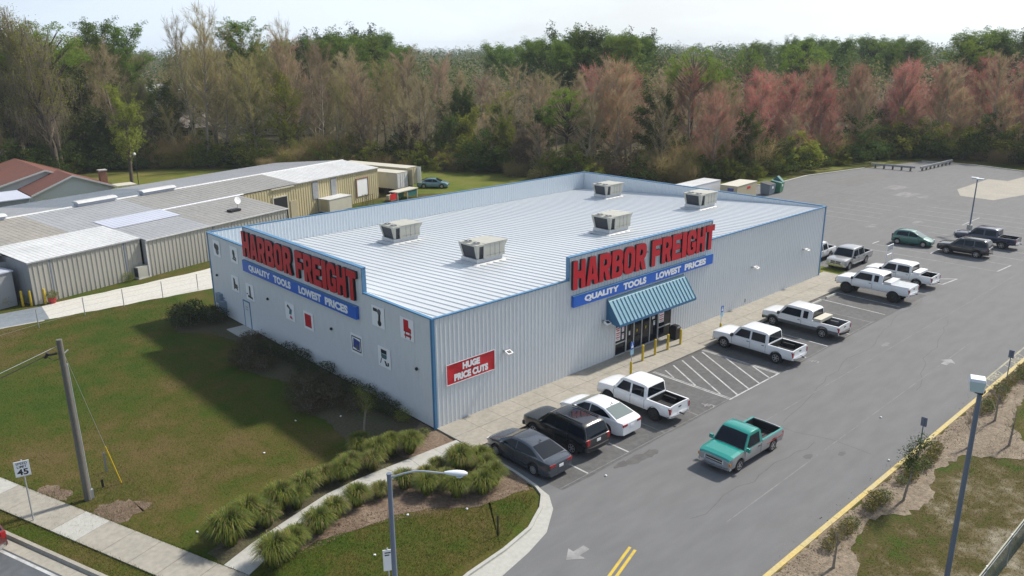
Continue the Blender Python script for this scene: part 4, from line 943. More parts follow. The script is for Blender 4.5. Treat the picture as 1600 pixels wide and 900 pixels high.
def sedan(paint, **k):
    P = dict(name='sedan', wb=2.795, fo=.92, ro=1.10, w=1.84, r=.325, sill=.20, paint=paint, ft=.8, fk=.26, rt=.7, rk=.16,
             top=[(-2.50, .88), (-2.42, .99), (-2.1, 1.03), (-1.5, 1.02), (0, .95), (.9, .98), (1.35, .96), (1.9, .86), (2.2, .74), (2.32, .62)], belt=.95,
             cab=[(-2.12, 1.02), (-1.55, 1.22), (-1.0, 1.39), (-.5, 1.45), (0, 1.455), (.4, 1.40), (.85, 1.20), (1.32, .97)], crw=.70, cbw=.93,
             wind=(5, 7, .04, .93), rearw=(0, 2, .12, .93),
             side=[[(.98, 1.0), (.42, 1.33), (.0, 1.385), (-.05, 1.385), (-.05, .985)], [(-.11, .985), (-.11, 1.385), (-.55, 1.375), (-1.0, 1.32), (-1.25, 1.23), (-1.62, 1.06), (-1.0, 1.0)]],
             doors=[.98, -.08, -1.05], handles=[.12, -.98], hz=.86, mirror=(.82, 1.0), headz=(.58, .70), tailz=(.78, .92), tailw=.36, tailx=.35, grille=(.42, .58), plate=.72,
             trim=[(-1.55, .95, .965, .985, M['chrome'])] if False else [], antenna=-1.0, spokes=10, crown=.04, fl=.03, rl=.08, mirc=paint, handle=paint, tw=.21)
    P.update(k); return P
def suv(paint, **k):
    P = dict(name='suv', wb=2.87, fo=.93, ro=1.07, w=1.90, r=.365, sill=.36, paint=paint, ft=.5, fk=.13, rt=.3, rk=.07,
             top=[(-2.5, 1.08), (-2.4, 1.11), (0, 1.10), (.85, 1.12), (1.2, 1.12), (2.1, 1.03), (2.3, .97), (2.37, .80)], belt=1.1,
             cab=[(-2.44, 1.10), (-2.27, 1.55), (-2.10, 1.75), (-1.8, 1.79), (-.5, 1.81), (.2, 1.77), (.55, 1.60), (1.12, 1.12)], crw=.78, cbw=.95,
             wind=(5, 7, .05, .95), rearw=(0, 2, .08, .86),
             side=[[(.80, 1.16), (.30, 1.66), (-.12, 1.69), (-.12, 1.15)], [(-.19, 1.15), (-.19, 1.69), (-1.02, 1.69), (-1.02, 1.15)], [(-1.12, 1.15), (-1.12, 1.69), (-1.98, 1.66), (-2.18, 1.42), (-2.26, 1.15)]],
             doors=[.88, -.15, -1.07], handles=[.02, -.95], hz=1.02, mirror=(.72, 1.14), headz=(.78, .95), tailz=(.82, 1.12), tailw=.2, grille=(.72, .95), plate=.95,
             fb=(M['dark'], .42, .62, .05), rb=(M['dark'], .48, .68, .10), rack=(-1.9, .0), crown=.03, fl=.05, rl=.05, mirc=paint, handle=paint, spokes=6)
    P.update(k); return P
def pickup(paint, cabtype='crew', L=5.9, wb=3.6, **k):
    lift = k.pop('lift', 0); r = k.pop('r', .38); zs = .46 + lift; H = 1.12 + lift; zr = 1.88 + lift; w_ = k.get('w', 1.98)
    fo = k.pop('fo', .98); ro = L - wb - fo
    xf = wb / 2 + fo; xr = -wb / 2 - ro
    bl = k.pop('bedlen', 1.75); xb = xr + .07 + bl      # bed front inner
    xc = xb + .06          # cab back
    wbx = k.pop('wbase', wb / 2 - .38)   # windshield base x
    roofF = wbx - .62
    cl = H
    cab = [(xc, H), (xc + .04, zr - .14), (xc + .16, zr - .03), (xc + .5, zr), (roofF - .2, zr + .01), (roofF + .02, zr - .05), (roofF + .2, zr - .20), (wbx, H)]
    lo, hi = H + .06, zr - .15
    if cabtype == 'regular':
        side = [[(wbx - .22, lo), (roofF - .02, hi), (xc + .22, hi), (xc + .22, lo)]]; doors = [wbx - .05, xc + .12]; handles = [xc + .32]
    elif cabtype == 'ext':
        dm = xc + .88; side = [[(wbx - .22, lo), (roofF - .02, hi), (dm + .05, hi), (dm + .05, lo)], [(dm - .14, lo + .02), (dm - .14, hi), (xc + .36, hi), (xc + .36, lo + .02)]]; doors = [wbx - .05, dm - .04]; handles = [dm + .14]
    else:
        dm = (wbx - .1 + xc) / 2 - .02; side = [[(wbx - .24, lo), (roofF - .04, hi), (dm + .07, hi), (dm + .07, lo)], [(dm - .07, lo), (dm - .07, hi), (xc + .26, hi), (xc + .2, lo)]]; doors = [wbx - .05, dm, xc + .14]; handles = [dm + .16, xc + .34]
    P = dict(name='pickup_truck', wb=wb, fo=fo, ro=ro, w=w_, r=r, sill=zs, paint=paint, ft=.35, fk=.09, rt=.15, rk=.02, arch=1.17,
             top=[(xr, H + .02), (xb, H + .02), (xc, H), (wbx, H + .02), (wbx + .3, H + .03), (xf - .3, H - .03), (xf - .06, H - .10), (xf, H - .20)], belt=H,
             bed=(xr + .07, xb, zs + .22), cab=cab, crw=.80, cbw=.965, wind=(5, 7, .08, .95), rearw=(0, 1, .10, .98), side=side, doors=doors, handles=handles, hz=H - .12,
             mirror=(wbx - .12, H + .06), headz=(H - .42, H - .20), tailz=(H - .42, H - .08), tailw=.11, tailx=.14, grille=(H - .46, H - .2), gbar=1, plate=zs + .12, ms=1.25,
             fb=(M['chrome'], zs - .02, zs + .17, .09), rb=(M['chrome'], zs + .02, zs + .17, .20), hitch=1, crown=.05, fl=0, rl=.02, tw=.26)
    P.update(k); return P
WHT = car_paint('car_white', (.74, .76, .78)); WHT2 = car_paint('car_warm_white', (.72, .73, .73)); DGR = car_paint('car_dark_grey', (.06, .072, .092), metal=.3, rough=.22)
BLK = car_paint('car_black', (.006, .008, .012), rough=.2); SLV = car_paint('car_silver', (.33, .34, .35), metal=.5); GRN = car_paint('car_green', (.03, .13, .11), metal=.3)
TEAL = car_paint('car_teal', (.0, .245, .205), metal=.1, rough=.25); NAVY = car_paint('car_navy', (.014, .022, .055), metal=.2); LOW = car_paint('car_lower_grey', (.12, .13, .14)); RED = car_paint('car_maroon', (.10, .014, .014)); CRM = car_paint('car_cream', (.42, .38, .27)); PAL = car_paint('car_pale_teal', (.13, .24, .27), metal=.3); BLU = car_paint('car_blue', (.03, .09, .30), metal=.2)
UP = pi / 2
gk = 'vehicles parked in the store lot'
def fx(P):  # place by left-wheel line; mid axle y
    return P
vehicle(sedan(DGR), 'dark grey sedan parked nose-in nearest the planted island', 'car', gk, (1.38, -5.95), UP)
vehicle(suv(BLK, rack=(-1.9, .0)), 'black estate wagon parked between the dark grey and the white sedan', 'car', gk, (4.42, -5.75), UP)
vehicle(sedan(WHT, rglass=M['glass_lt'], wglass=M['glass_lt']), 'white sedan with pale rear window parked beside the black wagon', 'car', gk, (7.38, -5.62), UP)
vehicle(pickup(WHT, 'crew', L=5.45, wb=3.38, bedlen=1.55, fo=.92, w=1.92, lift=.05, r=.39, rim=M['rim_dk'], gbar=None, rb=(M['chrome'], .50, .64, .14), handle=WHT, mirc=WHT), 'white double-cab pickup with empty black bed left of the wheelchair bay', 'pickup truck', gk, (10.68, -6.06), UP)
vehicle(pickup(WHT, 'crew', L=6.25, wb=4.06, bedlen=1.75, fo=.98, w=2.02, r=.39, lift=.02, wbase=1.45, gbar='cross'), 'white long crew-cab pickup beside the striped no-parking area', 'pickup truck', gk, (23.68, -6.13), UP)
vehicle(pickup(WHT2, 'ext', L=6.15, wb=3.98, bedlen=1.95, fo=.95, w=1.98, r=.37, lower=LOW, lowk=1, liner=mat('grey_bed', (.16, .16, .17), .8), rb=(M['dark'], .52, .70, .2), fb=(M['dark'], .44, .62, .1), toolbox=M['cream'], sglass=M['glass']), 'white pickup with grey lower body and pale rails on its bed', 'pickup truck', gk, (30.5, -6.04), UP)
vehicle(pickup(WHT, 'ext', L=6.2, wb=3.97, bedlen=2.1, fo=.95, w=2.03, r=.47, lift=.30, arch=1.12, cover=M['galv'], toolbox=M['alum'], rim=M['rim_dk'], bar=1, tw=.32, fb=(M['chrome'], .72, .90, .1)), 'lifted white pickup on big black tyres with tool box and flat bed cover', 'pickup truck', gk, (42.72, -6.1), UP)
vehicle(pickup(WHT2, 'crew', L=5.9, wb=3.66, bedlen=1.65, fo=.95, w=2.0, r=.39, lift=.03, toolbox=M['white'], handle=M['dark']), 'white crew-cab pickup with tool box behind the lifted pickup', 'pickup truck', gk, (48.55, -5.9), UP)
vehicle(pickup(SLV, 'crew', L=5.85, wb=3.57, bedlen=1.6, fo=.98, w=2.0, r=.39, gbar='cross', trim=[(-1.1, 1.1, .46, .56, M['chrome'])]), 'silver pickup facing the store corner beside a grass strip', 'pickup truck', gk, (50.8, -.12), pi)
vehicle(pickup(WHT, 'crew', L=5.4, wb=3.3, bedlen=1.5, fo=.92, w=1.9, lower=LOW, lowk=0), 'white pickup half hidden behind the right corner of the store', 'pickup truck', gk, (50.1, 3.1), pi)
hatch = dict(name='hatchback', wb=2.6, fo=.78, ro=.62, w=1.70, r=.30, sill=.20, ft=.6, fk=.22, rt=.4, rk=.14,
             top=[(-1.92, .9), (-1.8, .98), (0, .95), (.95, .98), (1.2, .94), (1.7, .80), (2.08, .60)],
             cab=[(-1.86, .97), (-1.66, 1.3), (-1.45, 1.46), (-1.0, 1.53), (-.2, 1.54), (.25, 1.46), (.7, 1.22), (1.28, .93)],
             wind=(5, 7, .04, .95), rearw=(0, 2, .1, .9), side=[[(.9, 1.0), (.3, 1.38), (-.2, 1.44), (-.2, .99)], [(-.27, .99), (-.27, 1.44), (-1.0, 1.43), (-1.35, 1.36), (-1.5, 1.02)]],
             doors=[.85, -.23, -1.1], handles=[-.1, -1.0], mirror=(.75, .98), headz=(.55, .72), tailz=(.8, 1.1), tailw=.14, tailx=.1, grille=(.34, .46), antenna=None)
vehicle(sedan(GRN, **hatch, wglass=M['glass_lt']), 'dark green hatchback parked alone facing the black wagon in the far row', 'car', gk, (63.95, -1.05), -pi / 2 + .12)
vehicle(suv(BLK, wb=2.75, fo=.85, ro=1.0, rb=(BLK, .48, .68, .08), hitch=1), 'black estate wagon in the far row facing the green hatchback', 'car', gk, (63.25, -6.42), UP + .06)
vehicle(pickup(NAVY, 'crew', L=5.9, wb=3.6, bedlen=1.6, r=.40, lift=.06, bar=2), 'dark navy pickup with a grille guard beside the far lamp post', 'pickup truck', gk, (69.2, -6.55), UP + .03)
t = vehicle(pickup(SLV, 'regular', L=5.0, wb=3.16, bedlen=1.95, fo=.88, w=1.95, r=.355, lift=-.12, roofpaint=TEAL, rail=TEAL, gbar=1, wglass=M['glass'], spokes=5, tw=.27, mirc=TEAL, hitch=0, rb=(SLV, .36, .5, .06), grille=(.58, .76), fb=(M['chrome'], .34, .5, .09), arch=1.12), 'teal over silver lowered pickup driving across the lot', 'pickup truck', None, (9.88, -13.36), pi - .02)
s = MB(); hwT = .975; zh = 1.0
def ty_(x): 
    tt = max(0, (x - (2.46 - .35)) / .35); return hwT * (1 - .09 * tt ** 2.2)
xs_ = [1.22, 1.5, 1.88, 2.16, 2.3, 2.40, 2.455]; tp = t
topT = [(-2.54, 1.02), (1.2, 1.02), (1.5, 1.03), (2.16, .97), (2.40, .90), (2.46, .80)]
rows = []
for x in xs_:
    w_ = ty_(x); z = interp(topT, x); rows.append([(x, w_ * k, z + c_ * .05 + .008) for k, c_ in ((-.97, -.25), (-.78, .55), (-.4, .95), (0, 1), (.4, .95), (.78, .55), (.97, -.25))])
for a_, b_ in zip(rows[:-1], rows[1:]):
    for k in range(6): s.quad(a_[k], b_[k], b_[k + 1], a_[k + 1])
s.build('hood', TEAL, t, smooth=60)
for sg in (1, -1):
    ya, yb = sorted((sg * .95, sg * .986)); MB().hexa([(-2.4, ya, .70), (.3 - 1.2, ya, .68), (.3 - 1.2, yb, .68), (-2.4, yb, .70)], [(-2.4, ya, .76), (-.9, ya, .70), (-.9, yb, .70), (-2.4, yb, .76)]).build('side_stripe', M['tail'], t)
    ya, yb = sorted((sg * .80, sg * .95)); MB().box(2.36, 2.455, ya, yb, .60, .74).build('corner_lamp', M['amber'], t)
# vehicles cut by the frame or half hidden
vehicle(suv(RED, lower=None, fb=None, rb=(M['chrome'], .42, .6, .12)), 'maroon car with a chrome bumper cut off at the left edge on the street', 'car', None, (-21.95, 5.62), atan2(dv.y, dv.x) + pi)
vehicle(sedan(BLU), 'blue car half seen behind the wire fence in the lower right corner', 'car', None, (11.4, -27.9), .2)
vehicle(sedan(PAL), 'pale teal sedan parked on the grass behind the tan trailers', 'car', None, (49.6, 64.6), -.85)
# ------------------------------------------------------------ storage warehouse (local s along the front, t to the back)
wh = empty('warehouse_building', (-10.5, 41.6, 0), radians(16), 'long low metal warehouse with grey ribbed roof and cream rear walls beside the gravel lane', 'building')
def zr_(t): return 3.62 + (t if t < 14 else 28 - t) * .098
def ribwall(s0, s1, t, z0, z1a, z1b, m, step=.42, name='wall', side=False, d=.05):
    """ribbed wall from s0 to s1 (or along t when side) with sloping top"""
    b = MB(); n = max(1, int(abs(s1 - s0) / step)); st_ = (s1 - s0) / n
    prof = []
    for i in range(n): u = s0 + i * st_; prof += [(u, 0), (u + st_ * .66, 0), (u + st_ * .76, d), (u + st_ * .92, d)]
    prof.append((s1, 0))
    for (a, p), (c, q) in zip(prof[:-1], prof[1:]):
        za = z1a + (z1b - z1a) * (a - s0) / (s1 - s0); zc_ = z1a + (z1b - z1a) * (c - s0) / (s1 - s0)
        if side: b.quad((t - p, c, z0), (t - p, a, z0), (t - p, a, za), (t - q, c, zc_))
        else: b.quad((a, t - p, z0), (c, t - q, z0), (c, t - q, zc_), (a, t - p, za))
    return b.build(name, m, wh)
def roofsheet(s0, s1, t0, t1, m, dz=0, rib=.45, fz=zr_, over=True):
    b = MB(); n = max(1, int((s1 - s0) / rib)); w_ = (s1 - s0) / n
    for i in range(n):
        a = s0 + i * w_; pr = [(a, 0), (a + .03, .02), (a + .07, .02), (a + .10, 0), (a + w_, 0)]
        for (u, p), (v, q) in zip(pr[:-1], pr[1:]): b.quad((u, t0, fz(t0) + p + dz), (v, t0, fz(t0) + q + dz), (v, t1, fz(t1) + q + dz), (u, t1, fz(t1) + p + dz))
    return b.build('roof_sheet', m, wh)
ribwall(0, 10.3, 0, 0, 3.66, 3.60, M['wallgrey']); ribwall(10.5, 28.2, -.62, 0, 3.50, 3.50, M['wallgrey'])
ribwall(26, 53.2, 7.3, 0, 4.22, 4.22, M['walltan'])
for s in (1.7, 8.6): MB().box(s, s + .12, -.06, .0, 0, 3.62).build('downspout', M['steel'], wh)
MB().box(10.42, 10.56, -.7, -.6, 0, 3.5).build('downspout', M['ro_white'], wh); MB().box(18.1, 18.22, -.7, -.62, 0, 3.5).build('downspout', M['steel'], wh)
ribwall(7.0, 0, 0, 0, 4.1, 3.66, M['wall_shade'], side=True, step=.9, d=.02); ribwall(0, -.62, 10.5, 0, 3.6, 3.52, M['wall_shade'], side=True, d=.02)
MB().box(28.18, 28.22, -.62, 7.3, 0, 3.5).build('wall', M['wallgrey'], wh)
b = MB(); b.add([(53.2, 7.3, 0), (53.2, 28, 0), (53.2, 28, 3.6), (53.2, 14, 4.95), (53.2, 7.3, 4.25)], [(0, 1, 2, 3, 4)]); b.add([(-30, 28, 0), (53.2, 28, 0), (53.2, 28, 3.6), (-30, 28, 3.6)], [(0, 1, 2, 3)]); b.build('wall', M['walltan'], wh)
MB().box(-30, 0, 3.4, 3.5, 0, 3.4).build('wall', M['wall_shade'], wh); MB().box(-9, -.6, 1.3, 3.4, 2.95, 3.05).build('porch_roof', M['ro_light'], wh); MB().box(-9, -.7, 1.4, 3.38, 0, 2.94).build('wall', M['wall_shade'], wh)
# roof in patches of different age
roofsheet(-30, 7.2, 3.5, 14, M['ro_beige'], rib=.5); roofsheet(7.2, 10.5, 3.5, 14, M['ro_mid'], rib=.5); roofsheet(10.5, 17.8, -.72, 14, M['ro_mid'], rib=.5); roofsheet(17.8, 28.3, -.72, 14, M['ro_grey'], rib=.62); roofsheet(28.3, 37.8, 7.2, 14, M['ro_grey'], rib=.62); roofsheet(37.8, 53.4, 7.2, 14, M['ro_white'], rib=.62)
roofsheet(-.15, 10.35, -.12, 5.6, M['ro_white'], fz=lambda t: 3.74 + t * .098, rib=.42)
MB().hexa([(-.16, -.15, 3.62), (10.36, -.15, 3.62), (10.36, -.09, 3.62), (-.16, -.09, 3.62)], [(-.16, -.15, 3.73), (10.36, -.15, 3.73), (10.36, -.09, 3.73), (-.16, -.09, 3.73)]).build('gutter', M['ro_mid'], wh)
MB().box(10.45, 28.35, -.80, -.70, 3.45, 3.56).build('gutter', M['ro_white'], wh); MB().box(33.2, 36.9, 7.05, 7.2, 4.1, 4.24).build('gutter', M['cream'], wh); MB().box(36.9, 53.4, 7.08, 7.2, 4.22, 4.30).build('gutter', M['ro_grey'], wh)
roofsheet(10.6, 18.2, 4.3, 7.6, M['ro_light'], dz=.045, rib=.5)
ms = [M['ro_blue'], M['ro_mid'], M['ro_blue'], M['ro_mid']]
for i, (a, c) in enumerate([(-30, 4), (4, 12), (12, 26), (26, 53.4)]): roofsheet(a, c, 14, 28.2, ms[i], rib=.7)
for a, c in ((-30, 12.8), (17.4, 20.3), (24.7, 53.4)): MB().hexa([(a, 13.75, 4.95), (c, 13.75, 4.95), (c, 14.25, 4.95), (a, 14.25, 4.95)], [(a, 13.95, 5.06), (c, 13.95, 5.06), (c, 14.05, 5.06), (a, 14.05, 5.06)]).build('ridge_cap', M['ro_white'], wh)
MB().hexa([(18, 7.1, 4.32), (29, 7.1, 4.32), (29, 7.35, 4.34), (18, 7.35, 4.34)], [(18, 7.15, 4.38), (29, 7.15, 4.38), (29, 7.3, 4.4), (18, 7.3, 4.4)]).build('roof_flashing', M['ro_light'], wh)
for a, c in ((.5, 5.6), (12.9, 17.2), (20.5, 24.6)):
    v = empty('ridge_vent', parent=wh); v.location = (0, 0, 0)
    MB().box(a, c, 13.6, 14.4, 4.9, 5.25).build('vent_body', M['ro_light'], v)
    MB().hexa([(a - .1, 13.35, 5.3), (c + .1, 13.35, 5.3), (c + .1, 14.65, 5.3), (a - .1, 14.65, 5.3)], [(a - .1, 13.7, 5.5), (c + .1, 13.7, 5.5), (c + .1, 14.3, 5.5), (a - .1, 14.3, 5.5)]).build('vent_cap', M['ro_white'], v)
# doors on the cream wall
MB().box(33.5, 35.7, 7.18, 7.26, 0, 3.05).build('doorway_shade', M['black'], wh); MB().box(33.35, 33.5, 7.16, 7.3, 0, 3.2).build('door_frame', M['cream'], wh); MB().box(35.7, 35.85, 7.16, 7.3, 0, 3.2).build('door_frame', M['cream'], wh); MB().box(33.35, 35.85, 7.15, 7.3, 3.05, 3.2).build('door_frame', M['cream'], wh)  # black slab paints the shade inside the open doorway
MB().box(36.2, 37.3, 7.18, 7.27, .1, 2.3).build('door', M['tanbox'], wh); MB().box(48.6, 50.8, 7.17, 7.26, .9, 3.25).build('roll_up_door', M['white'], wh)
b = MB(); b.box(48.45, 48.6, 7.12, 7.27, .8, 3.4); b.box(50.8, 50.95, 7.12, 7.27, .8, 3.4); b.box(48.6, 50.8, 7.12, 7.27, 3.25, 3.4); b.build('door_frame', M['brick'], wh)
for s in (40.2, 43.6): MB().box(s, s + 1.0, 7.18, 7.27, 1.9, 4.1).build('wall_louvre', M['ro_mid'], wh)
T = Matrix.Translation((-10.5, 41.6, 0)) @ Matrix.Rotation(radians(16), 4, 'Z')
def WL(s, t, z=0): p = T @ Vector((s, t, z)); return (p.x, p.y, p.z)
R16 = radians(16)
e = empty('satellite_dish', WL(23.6, 2.0, 4.0), R16, 'small white satellite dish on a dark ballast tray on the warehouse roof', 'satellite dish')
MB().box(-1.1, .25, -.35, .35, -.17, .06).build('ballast', M['black'], e); MB().tube((.1, 0, 0), (.1, 0, .8), .03).build('mast', M['galv'], e)
Td = Matrix.Translation((.1, -.1, .95)) @ Matrix.Rotation(radians(75), 4, 'X'); MB().lathe([(.02, -.1), (.25, -.07), (.40, .0), (.40, .02), (.02, -.07)], 16, Td).build('dish', M['white'], e, smooth=50)
e = empty('storage_crate', WL(41.0, 5.2), R16, 'big cream storage box against the cream warehouse wall', 'storage box')
MB().box(0, 4.2, 0, 2.0, .15, 1.8).build('box', M['cream'], e); MB().box(-.05, 4.25, -.05, 2.05, 1.8, 1.88).build('lid', M['ro_white'], e); MB().box(-.01, .03, .3, 1.6, .3, 1.7).build('door', M['tanbox'], e)
e = empty('air_conditioner', (-1.35, 43.55, 0), R16, 'pale grey air conditioner box on the grass at the warehouse corner', 'air conditioner')
MB().box(0, 1.15, 0, .8, .08, 1.15).build('cabinet', M['rtu'], e); MB().box(-.012, .02, .08, .72, .2, 1.05).build('grille', M['coil'], e); MB().box(-.1, 1.25, -.1, .9, -.02, .08).build('pad', M['conc_lt'], e)
def bollard(x, y, z, label, group, h=1.15, r=.085, cap=False):
    e = empty('bollard', (x, y, z), 0, label, 'bollard', group)
    MB().lathe([(r, -.05), (r, h - .06), (r * .85, h - .02), (r * .4, h)], 16).build('post', M['yellow'], e, smooth=40)
    return e
for (x, y, lb) in [(-11.3, 42.1, 'leftmost of the three yellow posts by the warehouse corner'), (-10.75, 41.7, 'middle one of the three yellow posts by the warehouse corner'), (-9.75, 41.4, 'yellow post beside the red pot at the warehouse corner')]:
    bollard(x, y, 0, lb, 'yellow posts at the warehouse corner', 1.35, .1)
e = empty('plant_pot', (-9.25, 41.25, 0), 0, 'red pot with a thin leafy plant beside the yellow posts', 'plant pot'); MB().lathe([(.22, 0), (.34, .38), (.36, .4), (.30, .4)], 14).build('pot', mat('pot_red', (.4, .03, .03), .5), e)
PG = []
# fence along the lane: posts with wires
fe = empty('wire_fence', (0, 0, 0), 0, 'thin wire fence of slim posts along the near side of the gravel lane', 'fence')
fpts = [(-25, 32.5), (-18.3, 34), (-11.75, 35.0), (-8.2, 36.5), (-5.1, 36.15), (-1.85, 36.2), (1.3, 36.35), (4.5, 36.2), (8, 36.2)]
fpts = [(-25, 31), (-18.3, 33), (-11.77, 35.07), (-8.22, 35.9), (-5.14, 36.05), (-1.89, 36.15), (1.26, 36.3), (4.5, 36.4), (8, 36.6)]
for p in fpts: MB().tube((p[0], p[1], -.1), (p[0], p[1], 1.5), .035, n=6).build('fence_post', M['galv'], fe)
for z in (.3, .75, 1.15, 1.45):
    b = MB()
    for p, q in zip(fpts[:-1], fpts[1:]): b.tube((*p, z), (*q, z), .007, n=3, cap=False)
    b.build('wire', M['galv'], fe)
# lower-right chain-link fence with top rail
M['mesh_wire'] = mat('chain_link_wire', (.12, .16, .12), .6)
fe = empty('chain_link_fence', (0, 0, 0), 0, 'chain-link fence with steel top rail crossing the lower right corner', 'fence')
px_ = [(3.5, -26.0), (6.5, -26.0), (9.5, -26.0), (12.5, -26.0), (15.5, -26.0), (18.5, -26.0)]
for p in px_: MB().tube((*p, 0), (*p, 1.58), .035, n=8).build('fence_post', M['galv'], fe)
MB().tube((3.5, -26, 1.55), (18.5, -26, 1.55), .028, n=8).build('top_rail', mat('rail_paint', (.30, .31, .25), .5), fe)
MB().tube((3.5, -26.02, 1.38), (18.5, -26.02, 1.38), .012, n=6).build('tension_wire', M['galv'], fe)
b = MB(); x = 3.5
while x < 17.0:
    b.tube((x, -26.0, .1), (x + 1.4, -26.0, 1.5), .004, n=3, cap=False); b.tube((x + 1.4, -26.005, .1), (x, -26.005, 1.5), .004, n=3, cap=False); x += .09
tag(b.build('chain_link', M['mesh_wire'], fe), kind='stuff')
# house with rust roof
M['gable'] = mat('pale_gable', (.50, .52, .50), .7)
hs = empty('house', (0, 0, 0), 0, 'low house with rust-red shingle roof, pale gable and brick chimney', 'house')
def gable(x0, x1, y0, y1, ze, zp, xp):
    b = MB(); b.add([(x0, y0, 0), (x1, y0, 0), (x1, y0, ze), (xp, y0, zp), (x0, y0, ze)], [(0, 1, 2, 3, 4)]); b.add([(x0, y1, 0), (x1, y1, 0), (x1, y1, ze), (xp, y1, zp), (x0, y1, ze)], [(4, 3, 2, 1, 0)])
    b.quad((x0, y1, 0), (x0, y0, 0), (x0, y0, ze), (x0, y1, ze)); b.quad((x1, y0, 0), (x1, y1, 0), (x1, y1, ze), (x1, y0, ze)); b.build('wall', M['gable'], hs)
    b = MB(); ov = .5; sl = (zp - ze) / (xp - x0); sr = (zp - ze) / (x1 - xp)
    b.hexa([(x0 - ov, y0 - .4, ze - sl * ov), (xp, y0 - .4, zp), (xp, y1, zp), (x0 - ov, y1, ze - sl * ov)], [(x0 - ov, y0 - .4, ze - sl * ov + .16), (xp, y0 - .4, zp + .16), (xp, y1, zp + .16), (x0 - ov, y1, ze - sl * ov + .16)])
    b.hexa([(xp, y0 - .4, zp), (x1 + ov, y0 - .4, ze - sr * ov), (x1 + ov, y1, ze - sr * ov), (xp, y1, zp)], [(xp, y0 - .4, zp + .16), (x1 + ov, y0 - .4, ze - sr * ov + .16), (x1 + ov, y1, ze - sr * ov + .16), (xp, y1, zp + .16)])
    b.build('roof', M['shingle'], hs)
    b = MB(); b.hexa([(x0 - ov, y0 - .5, ze - sl * ov - .02), (xp, y0 - .5, zp - .02), (xp, y0 - .41, zp - .02), (x0 - ov, y0 - .41, ze - sl * ov - .02)], [(x0 - ov, y0 - .5, ze - sl * ov + .2), (xp, y0 - .5, zp + .2), (xp, y0 - .41, zp + .2), (x0 - ov, y0 - .41, ze - sl * ov + .2)]); b.build('rake_board', M['gable'], hs)
    b = MB(); b.hexa([(xp, y0 - .5, zp - .02), (x1 + ov, y0 - .5, ze - sr * ov - .02), (x1 + ov, y0 - .41, ze - sr * ov - .02), (xp, y0 - .41, zp - .02)], [(xp, y0 - .5, zp + .2), (x1 + ov, y0 - .5, ze - sr * ov + .2), (x1 + ov, y0 - .41, ze - sr * ov + .2), (xp, y0 - .41, zp + .2)]); b.build('rake_board', M['gable'], hs)
gable(-.3, 9.3, 84.2, 91.0, 2.7, 4.6, 4.4); gable(-4.6, 8.2, 91.0, 108, 2.7, 4.75, 2.8)
ch = MB(); ch.box(8.6, 9.5, 86.8, 87.6, 0, 4.55); ch.build('chimney', M['brick'], hs); MB().box(8.5, 9.6, 86.7, 87.7, 4.55, 4.7).build('chimney_cap', M['conc_lt'], hs)
MB().box(9.0, 12.5, 84.4, 87, 2.45, 2.6).build('porch_roof', M['cream'], hs)
def shed(x, y, rz, w_, d_, h, lab):
    e = empty('shed', (x, y, 0), rz, lab, 'shed'); MB().box(0, w_, 0, d_, 0, h).build('wall', M['ro_mid'], e)
    MB().hexa([(-.2, -.2, h), (w_ + .2, -.2, h), (w_ + .2, d_ + .2, h), (-.2, d_ + .2, h)], [(-.2, -.2, h + .12), (w_ + .2, -.2, h + .12), (w_ + .2, d_ + .2, h + .5), (-.2, d_ + .2, h + .5)]).build('roof', M['ro_light'], e); MB().box(w_ + .001, w_ + .05, .2, .3, 0, h).build('door', M['ro_white'], e)
shed(-7.0, 79.5, .1, 5.2, 4.5, 3.0, 'grey metal shed with pale roof in front of the red-roofed house'); shed(-6, 126, .1, 12, 6, 3.6, 'grey metal shed behind the red-roofed house at the left edge')
# trailers behind the warehouse
def trailer(name, x, y, rz, w_, l_, z0, z1, m, lab, door=True, wheels=True, group=None, cat='trailer'):
    e = empty(name, (x, y, 0), rz, lab, cat, group)
    MB().box(0, w_, 0, l_, z0, z1).build('box', m, e); MB().box(-.04, w_ + .04, -.04, l_ + .04, z1, z1 + .06).build('roof', M['cream'] if m != M['white'] else M['ro_white'], e)
    for k in range(int(l_ / 1.2)): MB().box(-.02, .0, .5 + k * 1.2, .56 + k * 1.2, z0 + .05, z1 - .05).build('side_rib', m, e)
    if door:
        for a, c in ((.08, w_ / 2 - .03), (w_ / 2 + .03, w_ - .08)): MB().box(a, c, -.04, -.002, z0 + .12, z1 - .1).build('door', M['ro_white'] if m != M['tanbox'] else m, e)
        for a in (w_ * .3, w_ * .7): MB().tube((a, -.07, z0 + .15), (a, -.07, z1 - .12), .018, n=6).build('lock_bar', M['galv'], e)
    if wheels:
        for a in (.3, w_ - .3):
            for yy in (1.2, 2.3):
                wl = MB(); wl.tube((a - .12, yy, .48), (a + .12, yy, .48), .48, n=14); wl.build('wheel', M['tyre'], e)
        MB().box(.6, w_ - .6, .4, l_ - 1, z0 - .25, z0).build('chassis', M['dark'], e)
    return e
trailer('box_trailer', 41.5, 62.7, R16, 2.5, 8.5, .95, 3.25, M['cream'], 'cream box trailer with white rear doors at the end of the cream warehouse'); trailer('box_trailer', 44.2, 64.1, R16, 2.5, 13, .95, 3.55, M['tanbox'], 'long tan box trailer with its rear doors open beside the cream trailer')
o = bpy.data.objects['box_trailer.001']
MB().box(2.5, 2.56, -1.25, 0, 1.05, 3.5).build('open_door', M['white'], o).rotation_euler = (0, 0, .25); MB().box(-.06, 0, -1.2, 0, 1.05, 3.5).build('open_door', M['tanbox'], o)
M['dteal'] = mat('dark_teal_trim', (.02, .12, .12), .5)
e = empty('work_stand', WL(52.2, 3.0), R16, 'pale metal work stand with green panels on the grass behind the store', 'work stand')
